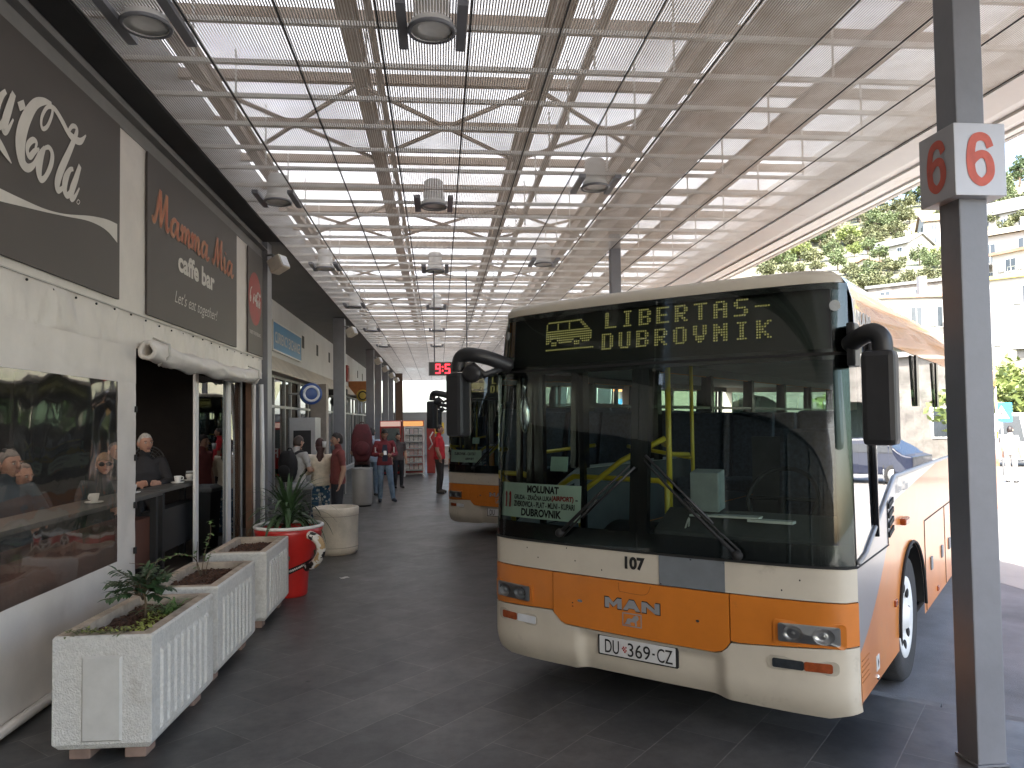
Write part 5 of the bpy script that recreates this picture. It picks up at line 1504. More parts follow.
    for s in 'LR':
        hip, kn, an, to = J['hip' + s], J['knee' + s], J['ank' + s], J['toe' + s]
        if legs == 'shorts': sg_(hip, hip.lerp(kn, .85), 2, .085); sg_(kn, an, 0, .05)
        else: sg_(hip, kn, 2, .08); sg_(kn, an, 2, .05)
        sg_(an + Vector((0, .04, -.05)), to, 3, .045)
        sh, el, wr, hd = J['sh' + s], J['el' + s], J['wr' + s], J['hd' + s]
        if sleeve == 'short': sg_(sh, sh.lerp(el, .62), 1, .062); sg_(sh.lerp(el, .78), el, 0, .042); sg_(el, wr, 0, .038)
        else: sg_(sh, el, 1, .06); sg_(el, wr.lerp(el, .06), 1, .045)
        sg_(wr, hd, 0, .04)
    hipline = J['pelvis'].z - .055 * k
    mats_i = []
    for p in bme.polygons:
        c = p.center; best = 9; mi = 1
        for a, b, q, ra in segs:
            d = b - a; t = max(0, min(1, (c - a).dot(d) / max(1e-9, d.length_squared)))
            ds = (c - (a + d * t)).length - ra
            if ds < best: best = ds; mi = q
        if mi == 2 and not seated and c.z > hipline: mi = 1
        if mi == 1 and not seated and c.z < hipline and abs(c.x) < .17 * k: mi = 2
        mats_i.append(mi)
    # head joined in with its own face features
    hm = head_mb(skin, hair)
    HM = Matrix.Translation(J['head'] - Vector((0, 0, .0))) @ Matrix.Rotation(head_turn, 4, 'Z') @ Matrix.Rotation(head_tilt, 4, 'X') @ Matrix.Scale(k, 4)
    nv = len(bme.vertices); out = MB()
    out.v = [tuple(v.co) for v in bme.vertices]
    for p, q in zip(bme.polygons, mats_i): out.f.append(tuple(p.vertices)); out.m.append(q); out.sm.append(True)
    for v in hm.v: out.v.append(tuple(HM @ Vector(v)))
    for f, q in zip(hm.f, hm.m): out.f.append(tuple(nv + i for i in f)); out.m.append([0, 4, 5, 6][q]); out.sm.append(True)
    bpy.data.meshes.remove(bme)
    key = str(hash((top, bottom)) % 99999)
    mts = [mat('skin ' + skin, SKINS[skin], .55, var=.07, scale=9),
           topm or mat('top %.2f %.2f %.2f' % top, top, .85, var=.14, scale=9, bump=.5, bscale=14), botm or mat('trousers %.2f %.2f %.2f' % bottom, bottom, .85, var=.16, scale=9, bump=.5, bscale=14),
           mat('shoe %.2f %.2f %.2f' % shoe, shoe, .6), mat('eye white', (.55, .53, .5), .3), mat('eye dark', (.02, .014, .01), .3), mat('lips', (.30, .12, .10), .5)]
    root = out.build('person', mts); root.location = loc; root.rotation_euler = (0, 0, rz)
    tag(root, label, 'person', group)
    if hair:
        hb = hair_mb(hair); hm2 = MB(); hm2.add(hb, HM); hm2.build('hair', mat('hair %.2f' % hcol[0], hcol, .55, var=.35, scale=40), root)
    root['_k'] = k
    return root, HM, J
def sunglasses(root, HM, up=False):
    m = MB()
    for s in (-1, 1):
        m.ellipsoid((s * .034, -.104, .131), (.030, .008, .021), 14, 8)
        m.tube([(s * .062, -.098, .136), (s * .079, -.05, .135), (s * .080, .01, .128)], .0035, 5)
    m.tube([(-.008, -.108, .135), (.008, -.108, .135)], .004, 5)
    o = MB(); o.add(m, HM @ (Matrix.Translation((0, .035, .075)) @ Matrix.Rotation(R(-25), 4, 'X') if up else Matrix()))
    o.build('sunglasses', M_RUB, root)

def dress_floral():
    m, nt, out = new_mat('floral trousers')
    b = N(nt, 'ShaderNodeBsdfPrincipled', inp={'Roughness': .85})
    tc = N(nt, 'ShaderNodeTexCoord'); vo = N(nt, 'ShaderNodeTexVoronoi', inp={'Scale': 15.0, 'Randomness': .85}); nt.links.new(tc.outputs['Object'], vo.inputs['Vector'])
    nz = N(nt, 'ShaderNodeTexNoise', inp={'Scale': 40.0}); nt.links.new(tc.outputs['Object'], nz.inputs['Vector'])
    ad = N(nt, 'ShaderNodeMath', operation='MULTIPLY_ADD', inp={1: .25}); nt.links.new(nz.outputs['Fac'], ad.inputs[0]); nt.links.new(vo.outputs['Distance'], ad.inputs[2])
    rp = N(nt, 'ShaderNodeValToRGB')
    rp.color_ramp.elements[0].position = .46; rp.color_ramp.elements[0].color = (.55, .58, .56, 1)
    rp.color_ramp.elements[1].position = .52; rp.color_ramp.elements[1].color = (.035, .10, .18, 1)
    nt.links.new(ad.outputs[0], rp.inputs['Fac']); nt.links.new(rp.outputs['Color'], b.inputs['Base Color']); nt.links.new(b.outputs[0], out.inputs['Surface'])
    return m
def denim():
    return mat('washed denim', (.10, .16, .24), .9, col2=(.20, .27, .34), scale=5, bump=.3, bscale=20)

# group at the shop front
A1 = person('man in a grey t-shirt with a black backpack, facing the shop window', (-2.42, 13.3, 0), R(150), 1.72, dict(elL=(-.26, -.03, 1.13), wrL=(-.16, -.25, 1.12), hdL=(-.10, -.35, 1.16), elR=(.26, -.04, 1.13), wrR=(.16, -.25, 1.10), hdR=(.10, -.35, 1.12)),
            top=(.42, .41, .40), bottom=(.03, .03, .035), skin='fair', hair='short', hcol=(.03, .018, .012), head_tilt=R(16))
A2 = person('woman with long dark red hair, cream blouse and blue floral trousers', (-2.05, 13.45, 0), R(195), 1.66, dict(elL=(-.25, -.02, 1.12), wrL=(-.15, -.22, 1.10), hdL=(-.08, -.30, 1.14), elR=(.25, -.02, 1.12), wrR=(.15, -.22, 1.10), hdR=(.08, -.30, 1.14)),
            top=(.68, .61, .50), botm=dress_floral(), bottom=(.05, .1, .2), sleeve='long', hair='long', hcol=(.045, .014, .012), girth=.98)
A3 = person('young man in a maroon t-shirt and dark jeans facing the woman', (-1.72, 13.2, 0), R(-70), 1.76, dict(elR=(.24, .05, 1.12), wrR=(.25, -.02, .88), hdR=(.25, -.05, .78)), top=(.22, .06, .056), bottom=(.04, .042, .05), hair='short', hcol=(.018, .012, .01), skin='fair')
t = A3
m = MB(); m.lathe([(.001, 0), (.028, 0), (.036, .10), (.033, .10), (.026, .01)], 14); o = m.build('paper_cup', M_HUB); o.location = (-1.93, 13.12, 1.50)
tag(o, 'white paper cup held up by the man in the maroon t-shirt', 'cup')
# people around the litter bin
A4 = person('traveller in dark shorts carrying a huge maroon rucksack', (-1.85, 18.7, 0), R(185), 1.80, dict(elL=(-.24, -.06, 1.14), wrL=(-.14, -.16, 1.28), hdL=(-.10, -.14, 1.38), elR=(.24, -.06, 1.14), wrR=(.14, -.16, 1.28), hdR=(.10, -.14, 1.38)), top=(.10, .05, .05), bottom=(.025, .025, .03), legs='shorts', hair='crop')
A5 = person('man in a pale blue shirt and jeans standing behind the litter bin', (-1.74, 20.1, 0), R(165), 1.78, None, top=(.33, .40, .50), bottom=(.06, .09, .15), botm=denim(), hair='short', head_tilt=R(10))
A6 = person('man in a maroon and white jacket looking down at his phone, in washed jeans', (-1.30, 18.5, 0), R(8), 1.78, dict(elL=(-.27, -.0, 1.12), wrL=(-.12, -.24, 1.13), hdL=(-.03, -.32, 1.15), elR=(.27, -.0, 1.12), wrR=(.13, -.24, 1.11), hdR=(.05, -.32, 1.13), kneeR=(.14, -.06, .49), ankR=(.20, .03, .085), toeR=(.25, -.13, .03)), top=(.19, .028, .035), botm=denim(), bottom=(.1, .16, .24), shoe=(.03, .035, .05), hair='short', hcol=(.012, .01, .008), sleeve='long', skin='tan', head_tilt=R(24))
m = MB()
for s in (-1, 1): m.obox((s * .22, -.045, 1.22), (.012, 0, 0), (0, .07, 0), (0, 0, .10))
m.build('jacket_stripe', M_PRINT, A6[0])
m = MB(); m.loft([[Vector((x * w_, -.128 - y * .012, z)) for x, y in ((-1, 0), (-.5, .8), (.5, .8), (1, 0))] for z, w_ in ((.98, .06), (1.2, .075), (1.38, .05))], False, False); m.build('shirt_front', mat('navy shirt', (.03, .04, .07), .8), A6[0])
o = MB().cbox((0, 0, 0), (.07, .012, .14)).build('phone', M_HUB, None, fix=True, bevel=.004); o.location = (-1.26, 18.15, 1.19); o.rotation_euler = (R(-50), 0, R(8)); tag(o, 'white phone in the hands of the man in the maroon jacket', 'phone')
A7 = person('person in dark clothes half hidden behind the maroon jacket', (-1.17, 22.3, 0), R(20), 1.62, None, top=(.09, .07, .07), bottom=(.03, .026, .026), hair='short')
A8 = person('man in a red polo shirt and dark trousers standing by the third bus', (.02, 20.4, 0), R(78), 1.84, dict(elL=(-.235, .02, 1.12), wrL=(-.22, -.08, .90)), top=(.50, .022, .028), bottom=(.035, .028, .024), shoe=(.04, .03, .02), skin='tan', hair='crop', girth=1.14)
# cafe guests: seated, seen through the film and the open door
SIT = dict(pelvis=(0, 0, .93), hipL=(-.09, -.02, .90), kneeL=(-.11, -.42, .88), ankL=(-.11, -.36, .46), toeL=(-.12, -.5, .40), hipR=(.09, -.02, .90), kneeR=(.11, -.42, .88), ankR=(.11, -.36, .46), toeR=(.12, -.5, .40),
           elL=(-.25, -.12, 1.16), wrL=(-.10, -.33, 1.16), hdL=(0, -.40, 1.18), elR=(.25, -.12, 1.16), wrR=(.12, -.33, 1.16), hdR=(.02, -.40, 1.18))
B1 = person('grey haired cafe guest in a dark blue jacket, sunglasses pushed up on his head', (-3.42, 6.42, .02), R(60), 1.72, SIT, top=(.035, .05, .065), bottom=(.03, .03, .035), hair='crop', hcol=(.16, .14, .13), skin='old', sleeve='long', seated=True, head_turn=R(8), girth=1.1)
sunglasses(B1[0], B1[1], True)
B2 = person('bald cafe guest in dark clothes beside the man in the blue jacket', (-3.75, 7.22, -.10), R(30), 1.70, SIT, top=(.02, .02, .024), bottom=(.03, .03, .03), hair='thin', hcol=(.2, .16, .14), skin='old', sleeve='long', seated=True, head_turn=R(40), head_tilt=R(10), girth=1.12)
B3 = person('woman with short brown hair and sunglasses holding a cup behind the film window', (-3.40, 8.12, -.02), R(28), 1.66, dict(SIT, elL=(-.27, -.1, 1.14), wrL=(-.22, -.33, 1.20), hdL=(-.17, -.40, 1.27)), top=(.03, .03, .034), bottom=(.03, .03, .03), hair='bob', hcol=(.19, .12, .07), skin='old', sleeve='short', seated=True)
sunglasses(B3[0], B3[1])
B4 = person('faint guest in a dark grey shirt seated behind the woman with sunglasses', (-4.0, 9.85, .0), R(50), 1.72, SIT, top=(.08, .08, .085), bottom=(.03, .03, .03), hair='thin', hcol=(.2, .18, .17), skin='old', sleeve='long', seated=True)
B5 = person('white haired man in a black shirt seated in the open cafe doorway', (-3.42, 9.25, .09), R(25), 1.74, SIT, top=(.018, .019, .024), bottom=(.02, .02, .024), hair='crop', hcol=(.5, .48, .45), skin='old', sleeve='long', seated=True, head_turn=R(18), girth=1.08)
def stool(x, y, z, label):
    t = empty('bar_stool', (x, y, .3), 0, label, 'stool', 'cafe bar stools')
    m = MB(); m.lathe([(.001, z - .06), (.18, z - .06), (.2, z - .03), (.19, z), (.001, z + .005)], 20); m.build('seat', mat('dark red seat', (.12, .02, .02), .6), t)
    m = MB(); m.tube([(0, 0, .02), (0, 0, z - .06)], .03, 8); m.lathe([(.001, 0), (.2, 0), (.18, .03), (.03, .05)], 20); m.build('leg', M_RUB, t)
for (x, y), lb in zip(((-3.42, 6.42), (-3.75, 7.22), (-3.40, 8.12), (-4.0, 9.85), (-3.42, 9.25)), ('stool under the guest in the blue jacket', 'stool under the bald guest', 'stool under the woman with sunglasses', 'stool under the guest in the grey shirt', 'stool under the white haired man in the doorway')):
    stool(x, y, .50, lb)
M_TABLE = mat('grey wooden table', (.06, .06, .058), .5, var=.2, scale=4)
def cafe_table(x0, x1, y0, y1, z, label):
    t = empty('cafe_table', ((x0 + x1) / 2, (y0 + y1) / 2, .3), 0, label, 'table', 'tables in the cafe')
    a, b = (x1 - x0) / 2, (y1 - y0) / 2
    m = MB(); m.box(-a, a, -b, b, z - .34, z - .30); m.build('tabletop', M_TABLE, t, fix=True, bevel=.006)
    for sx_ in (-1, 1):
        for sy in (-1, 1):
            m = MB(); m.box(sx_ * a * .85 - .03, sx_ * a * .85 + .03, sy * b * .9 - .03, sy * b * .9 + .03, 0, z - .34); m.build('leg', M_BLACK, t)
    m = MB(); m.box(-a * .85 + .03, a * .85 - .03, -b * .9, b * .9, .25, .7); m.build('panel', mat('reddish table panel', (.085, .03, .018), .6, var=.3, scale=3) if y1 < 8.1 else M_BLACK, t)
cafe_table(-3.22, -2.80, 5.0, 8.05, 1.235, 'long high table along the film window with cups on it')
cafe_table(-3.15, -2.88, 8.2, 9.75, 1.235, 'small high table in the open cafe doorway')
def cup(x, y, label, z=1.235):
    t = empty('coffee_cup', (x, y, z), rnd.random() * 6, label, 'cup', 'coffee cups on the cafe tables')
    m = MB(); m.lathe([(.001, 0), (.06, .004), (.075, .014), (.072, .018), (.001, .010)], 20); m.build('saucer', M_HUB, t)
    m = MB(); m.lathe([(.02, .012), (.03, .02), (.042, .085), (.039, .085), (.028, .025), (.001, .022)], 20); c = m.build('cup', M_HUB, t)
    m = MB(); m.tube(crom([(.038, 0, .075), (.062, 0, .07), (.06, 0, .045), (.033, 0, .035)], 4), .006, 6); m.build('handle', M_HUB, c)
cup(-2.98, 6.92, 'white coffee cup on the film window table, left of the woman'); cup(-3.02, 7.85, 'white coffee cup just in front of the woman with sunglasses'); cup(-2.96, 7.55, 'white coffee cup between the other two on the film window table')
cup(-3.0, 9.1, 'white coffee cup in front of the white haired man'); cup(-2.98, 9.45, 'white coffee cup at the right end of the doorway table')
t = empty('napkin_holder', (-3.02, 9.62, 1.235), .4, 'dark napkin holder on the doorway table', 'holder')
m = MB(); m.box(-.06, .06, -.03, .03, 0, .09); m.build('case', M_PLAS, t, fix=True, bevel=.006); m = MB(); m.box(-.05, .05, -.015, .015, .085, .11); m.build('napkins', M_PALE, t)
# pedestal fan in the dark cafe
t = empty('pedestal_fan', (-3.75, 10.25, .3), R(20), 'dark pedestal fan behind the white haired man', 'fan')
m = MB(); m.tube([(0, 0, .02), (0, 0, 1.1)], .02, 8); m.lathe([(.001, 0), (.2, 0), (.19, .025), (.02, .05)], 24); m.build('stand', M_PLAS, t)
m = MB()
for r_ in (.19, .155, .12, .085, .05):
    m.tube([(r_ * math.cos(2 * PI * q / 36), -.06 - .03 * (1 - r_ / .19), 1.15 + r_ * math.sin(2 * PI * q / 36)) for q in range(37)], .003 if r_ < .18 else .008, 5, cap=False)
for q in range(16): m.tube([(.04 * math.cos(q * PI / 8), -.09, 1.15 + .04 * math.sin(q * PI / 8)), (.19 * math.cos(q * PI / 8), -.05, 1.15 + .19 * math.sin(q * PI / 8))], .0025, 4)
m.build('guard', mat('dark fan wire', (.10, .10, .10), .4), t)
m = MB()
for q in range(4):
    a = q * PI / 2; m.loft([[Vector((math.cos(a) * r_ - math.sin(a) * w_, -.02 + .02 * w_ / .06, 1.15 + math.sin(a) * r_ + math.cos(a) * w_)) for w_ in (-.05, .05)] for r_ in (.04, .165)], False, False)
m.build('blade', M_SMOKE, t)
m = MB(); m.ellipsoid((0, .02, 1.15), (.06, .10, .06), 14, 8); m.ellipsoid((0, -.09, 1.15), (.04, .012, .04), 14, 6); m.build('motor', M_PALE, t)

# ------------------------------------------------------------------ rucksacks
def rucksack(name, loc, rz, label, col, w, d, h):
    t = empty(name, loc, rz, label, 'backpack')
    mt = mat('rucksack %.2f' % col[0], col, .8, var=.2, scale=8, bump=.5, bscale=12)
    m = MB(); rings = []
    for i in range(13):
        z = h * i / 12; e = math.sin(min(1, max(0, (i + .6) / 13.2)) * PI) ** .35
        b = 1 + .06 * noise.noise(Vector((i * .7, col[0] * 9, 0)))
        ring_ = []
        for q in range(20):
            a = 2 * PI * q / 20
            cx_, sy_ = math.cos(a), math.sin(a)
            ring_.append((abs(cx_) ** .6 * (1 if cx_ > 0 else -1) * w / 2 * e * b, d / 2 + abs(sy_) ** .6 * (1 if sy_ > 0 else -1) * d / 2 * e * b, z))
        rings.append(ring_)
    m.smooth = True; m.loft(rings); m.build('bag', mt, t)
    m = MB(); m.ellipsoid((0, d * .95, h * .36), (w * .36, d * .22, h * .2), 16, 10); m.build('pocket', mt, t)
    for s in (-1, 1):
        m = MB(); m.tube(crom([(s * w * .25, .02, h * .9), (s * w * .27, -.13, h * .97), (s * w * .30, -.30, h * .75), (s * w * .38, -.27, h * .45), (s * w * .42, -.05, h * .15)], 4), .022, 6); m.build('strap', mt, t)
    m = MB(); m.tube(crom([(-.05, .05, h), (-.03, .05, h + .04), (.03, .05, h + .04), (.05, .05, h)], 4), .01, 5); m.build('handle', mt, t)
def behind(rx, off):   # point at the back of a person
    return rx
p = A1[0]; bk = Vector((math.sin(R(150)) * -1, math.cos(R(150)), 0))
rucksack('backpack', Vector((-2.42, 13.3, .93)) + bk * .125, R(150), 'black backpack on the back of the man in the grey t-shirt', (.014, .014, .016), .34, .20, .52)
bk = Vector((-math.sin(R(185)), math.cos(R(185)), 0))
rucksack('rucksack', Vector((-1.85, 18.7, .98)) + bk * .125, R(185), 'huge maroon rucksack carried past the litter bin', (.095, .018, .022), .50, .34, .90)
# ------------------------------------------------------------------ plants
def leaf(m, base, d, length, width, droop=.3, n=4, fold=.15):
    """A bent leaf blade as two strips along a mid rib."""
    d = Vector(d).normalized(); side = d.cross(Vector((0, 0, 1)))
    if side.length < .05: side = Vector((1, 0, 0))
    side.normalize(); p = Vector(base); cur = d.copy(); rows = []
    for i in range(n + 1):
        t = i / n; w_ = width * (math.sin(PI * min(.97, .12 + .85 * t)) ** .8) / 2
        nrm = side.cross(cur).normalized()
        rows.append((p - side * w_ + nrm * w_ * fold, p.copy(), p + side * w_ + nrm * w_ * fold))
        p = p + cur * (length / n); cur = (cur + Vector((0, 0, -droop / n * 1.4))).normalized()
    for a, b in zip(rows[:-1], rows[1:]):
        m.quad(a[0], a[1], b[1], b[0]); m.quad(a[1], a[2], b[2], b[1])
M_LEAF = [mat('deep green leaves', (.035, .075, .028), .5, var=.35, scale=9), mat('fresh green leaves', (.075, .15, .035), .5, var=.3, scale=9), mat('yellow green leaves', (.22, .25, .05), .55, var=.35, scale=12), mat('olive leaves', (.11, .13, .05), .6, var=.35, scale=4)]
M_STEM = mat('brown stem', (.12, .085, .05), .8, var=.2)

# ------------------------------------------------------------------ concrete planters
M_CONC = mat('white washed aggregate concrete', (.55, .535, .50), .85, var=.10, scale=45, bump=.9, bscale=95, stain=((.42, .39, .34), 2.4, .58))
M_CONCR = mat('weathered rim concrete', (.36, .30, .24), .9, var=.25, scale=8, bump=.5, bscale=60)
M_SOIL = mat('bark soil', (.055, .03, .02), .95, var=.5, scale=30, bump=1.0, bscale=60)
M_CHIP = mat('bark chips', (.09, .045, .028), .9, var=.4, scale=20)
def planter(x0, x1, y0, y1, h, rz, label):
    cx, cy = (x0 + x1) / 2, (y0 + y1) / 2; a, b = (x1 - x0) / 2, (y1 - y0) / 2
    t = empty('concrete_planter', (cx, cy, 0), rz, label, 'planter', 'white concrete planters along the cafe front')
    zb = .075; bt = .025; wl = .075
    m = MB()
    # outer faces (slightly tapered), hollow inside
    def rg(ax, ay, z): return [(-ax, -ay, z), (ax, -ay, z), (ax, ay, z), (-ax, ay, z)]
    m.loft([rg(a - bt, b - bt, zb), rg(a, b, zb + .035), rg(a, b, h - .012), rg(a - .012, b - .012, h)], False)
    m.poly(rg(a - bt, b - bt, zb)[::-1])
    m.build('body', M_CONC, t, fix=True, bevel=.006)
    m = MB(); m.loft([rg(a - .012, b - .012, h), rg(a - wl, b - wl, h + .001), rg(a - wl - .01, b - wl - .01, h - .12)], False); m.build('rim', M_CONCR, t)
    n = 8
    for i in range(n):
        y = -b + .10 + (2 * b - .2) * (i + .5) / n; w_ = (2 * b - .2) / n * .36
        for s in (-1, 1):
            m = MB(); m.loft([[(s * (a - .004), y - w_, zb + .06), (s * (a - .004), y + w_, zb + .06), (s * (a - .004), y + w_, h - .10), (s * (a - .004), y - w_, h - .10)],
                              [(s * (a + .013), y - w_ * .6, zb + .08), (s * (a + .013), y + w_ * .6, zb + .08), (s * (a + .013), y + w_ * .6, h - .13), (s * (a + .013), y - w_ * .6, h - .13)]])
            m.build('rib', M_CONC, t, fix=True)
    for s in (-1, 1):
        m = MB(); m.loft([[(-.115, s * (b - .003), zb + .045), (.115, s * (b - .003), zb + .045), (.115, s * (b - .003), h - .11), (-.115, s * (b - .003), h - .11)], [(-.10, s * (b + .012), zb + .06), (.10, s * (b + .012), zb + .06), (.10, s * (b + .012), h - .125), (-.10, s * (b + .012), h - .125)]])
        m.build('end_panel', mat('smooth pale concrete', (.47, .455, .425), .75, var=.08, scale=6, stain=((.42, .40, .36), 5, .63)), t, fix=True)
    for sx_ in (-1, 1):
        for sy in (-1, 1):
            m = MB(); m.box(sx_ * (a - .12) - .06, sx_ * (a - .12) + .06, sy * (b - .14) - .07, sy * (b - .14) + .07, .0, zb); m.build('foot', mat('pinkish brick foot', (.22, .15, .12), .9, var=.2), t, fix=True, bevel=.008)
    m = MB(); nx, ny = 14, 26; base = 0; m.smooth = True
    for i in range(nx + 1):
        for j in range(ny + 1):
            x = -a + wl + .004 + (2 * a - 2 * wl - .008) * i / nx; y = -b + wl + .004 + (2 * b - 2 * wl - .008) * j / ny
            m.vert((x, y, h - .065 + .03 * noise.noise(Vector((x * 7 + cx * 3, y * 7 + cy, 0)))))
    for i in range(nx):
        for j in range(ny): q = i * (ny + 1) + j; m.face((q, q + ny + 1, q + ny + 2, q + 1))
    so_ = m.build('soil', M_SOIL, t)
    m = MB(); r_ = random.Random(int(cy * 10))
    for q in range(420):
        x, y = r_.uniform(-a + wl + .02, a - wl - .02), r_.uniform(-b + wl + .02, b - wl - .02)
        z = h - .058 + .03 * noise.noise(Vector((x * 7 + cx * 3, y * 7 + cy, 0)))
        l = r_.uniform(.006, .016); v1 = Vector((r_.gauss(0, 1), r_.gauss(0, 1), r_.gauss(0, .5))).normalized(); v2 = v1.cross(Vector((r_.gauss(0, 1), r_.gauss(0, 1), r_.gauss(0, 1)))).normalized()
        m.obox((x, y, z), v1 * l, v2 * l * .6, v1.cross(v2) * l * .25)
    m.build('bark_chips', M_CHIP, so_)['kind'] = 'stuff'
    return t
planter(-2.165, -1.615, 4.545, 5.60, .715, R(-2), 'nearest white concrete planter, with a small shrub and yellow ground cover')
planter(-2.165, -1.615, 5.80, 6.86, .715, R(-1), 'middle white concrete planter with a thin straggly vine')
planter(-2.15, -1.60, 7.27, 8.31, .715, 0, 'farthest white concrete planter with bare bark soil beside the red cup pot')
# shrub with pinnate leaves
rs_ = random.Random(11)
t = empty('leafy_shrub', (-1.90, 5.14, .65), 0, 'small shrub with dark feathery leaves in the nearest planter', 'plant')
m = MB(); m.tube([(0, 0, -.02), (.01, .0, .10), (-.015, .01, .22)], [.009, .007, .005], 6)
tips = []
for q in range(24):
    a = rs_.uniform(0, 2 * PI); r_ = rs_.uniform(.05, .19); z = rs_.uniform(.19, .36) - r_ * .25
    tip = Vector((-.05 + r_ * math.cos(a) * 1.1, r_ * math.sin(a), z)); b = Vector((-.015, .01, rs_.uniform(.12, .22)))
    m.tube([b, b.lerp(tip, .5) + Vector((0, 0, .03)), tip], [.004, .003, .002], 5); tips.append((b, tip))
m.build('stem', M_STEM, t)
m = MB()
for b, tip in tips:
    d = (tip - b).normalized()
    for q in range(9):
        k = .35 + .65 * q / 8; p = b.lerp(tip, k) + Vector((0, 0, .03 * (1 - abs(2 * k - 1))))
        for s in (-1, 1):
            dd = (d * .5 + d.cross(Vector((0, 0, 1))).normalized() * s + Vector((0, 0, rs_.uniform(-.35, .15)))).normalized()
            leaf(m, p, dd, rs_.uniform(.05, .08), .027, .5, 3)
    leaf(m, tip, d, .07, .022, .5, 3)
m.build('leaves', M_LEAF[0], t)
t = empty('grass_tuft', (-1.80, 5.30, .65), 0, 'tuft of fresh green grassy leaves in the nearest planter', 'plant')
m = MB()
for q in range(70):
    a = rs_.uniform(0, 2 * PI); b = Vector((rs_.uniform(-.08, .08), rs_.uniform(-.14, .12), 0)); leaf(m, b, (math.cos(a) * .7, math.sin(a) * .7, 1), rs_.uniform(.10, .20), .012, 1.4, 5)
m.build('blades', M_LEAF[1], t)
t = empty('ground_cover', (-1.80, 4.95, .655), 0, 'yellow green ground cover spilling over the front of the nearest planter', 'plant')
m = MB()
for q in range(520):
    x, y = rs_.uniform(-.26, .12), rs_.uniform(-.36, .22)
    if (x + .0) * .8 < -.05 and y > -.22: continue
    z = .012 + .03 * rs_.random() + (.03 if y < -.25 else 0)
    a = rs_.uniform(0, 2 * PI); leaf(m, (x, y, z), (math.cos(a), math.sin(a), rs_.uniform(.1, .9)), rs_.uniform(.018, .038), .014, .4, 2)
m.build('leaves', M_LEAF[2], t)
m = MB()
for q in range(120):
    x, y = rs_.uniform(-.32, .0), rs_.uniform(-.40, -.30)
    a = rs_.uniform(0, 2 * PI); leaf(m, (x, y, .05 + .03 * rs_.random()), (math.cos(a), math.sin(a), rs_.uniform(-.2, .6)), rs_.uniform(.02, .045), .014, .5, 2)
m.build('runner', M_LEAF[3], t)
t = empty('straggly_vine', (-1.97, 6.55, .65), 0, 'thin straggly vine with a few leaves in the middle planter', 'plant')
m = MB(); lv = MB()
for pts_ in ([(0, 0, 0), (-.04, -.05, .16), (-.12, -.25, .22), (-.25, -.45, .19), (-.36, -.55, .22)], [(0, 0, 0), (.02, .02, .18), (.06, .05, .34), (.04, .10, .44)], [(.03, 0, 0), (.05, .0, .10), (.09, -.04, .2)], [(0, -.02, 0), (-.02, -.05, .12), (.0, -.1, .3)], [(-.1, -.1, 0), (-.2, -.2, .06), (-.24, -.5, .1)]):
    pc = crom([Vector(p) for p in pts_], 4); m.tube(pc, [.0045 - .003 * i / len(pc) for i in range(len(pc))], 5)
    for q in range(3, len(pc)):
        if rs_.random() < .55:
            for _ in range(3):
                a = rs_.uniform(0, 2 * PI); leaf(lv, pc[q], (math.cos(a), math.sin(a), rs_.uniform(-.3, .6)), rs_.uniform(.03, .05), .024, .5, 3)
m.build('stem', M_STEM, t); lv.build('leaves', M_LEAF[1], t)

# ------------------------------------------------------------------ red cup pot with a yucca
t = empty('cup_pot', (-1.675, 8.72, 0), 0, 'giant red coffee cup used as a plant pot, with a chipped white handle', 'pot')
m = MB(); m.lathe([(.001, 0), (.19, 0), (.20, .02), (.215, .28), (.25, .38), (.33, .56), (.365, .70), (.372, .765), (.345, .765), (.335, .70), (.001, .66)], 48)
m.build('cup', mat('chipped red paint', (.46, .018, .014), .4, var=.1, scale=5, coat=.3, stain=((.3, .02, .015), 3, .68)), t)
m = MB(); m.lathe([(.368, .752), (.381, .757), (.383, .775), (.37, .787), (.345, .785), (.335, .765), (.345, .74)], 48, cap=False); m.build('rim', M_HUB, t)
m = MB(); hp = crom([(.30, -.20, .66), (.40, -.22, .69), (.50, -.20, .62), (.51, -.18, .50), (.43, -.17, .38), (.30, -.15, .32)], 6)
hp = [Matrix.Rotation(R(-26), 3, 'Z') @ (Vector(q) + Vector((-.05, .12, 0))) for q in hp]
m.tube(hp, [.05 - .012 * abs(i / len(hp) - .5) for i in range(len(hp))], 12)
def chipped():
    m_, nt, out = new_mat('chipped handle'); b = N(nt, 'ShaderNodeBsdfPrincipled', inp={'Roughness': .6})
    tc = N(nt, 'ShaderNodeTexCoord'); nz = N(nt, 'ShaderNodeTexNoise', inp={'Scale': 5.0, 'Detail': 5}); nt.links.new(tc.outputs['Object'], nz.inputs['Vector'])
    rp = N(nt, 'ShaderNodeValToRGB'); rp.color_ramp.interpolation = 'CONSTANT'
    e = rp.color_ramp.elements; e[0].position = 0; e[0].color = (.012, .012, .012, 1); e[1].position = .44; e[1].color = (.62, .60, .56, 1); n3 = e.new(.53); n3.color = (.42, .29, .14, 1)
    nt.links.new(nz.outputs['Fac'], rp.inputs['Fac']); nt.links.new(rp.outputs['Color'], b.inputs['Base Color']); nt.links.new(b.outputs[0], out.inputs['Surface']); return m_
m.build('handle', chipped(), t)
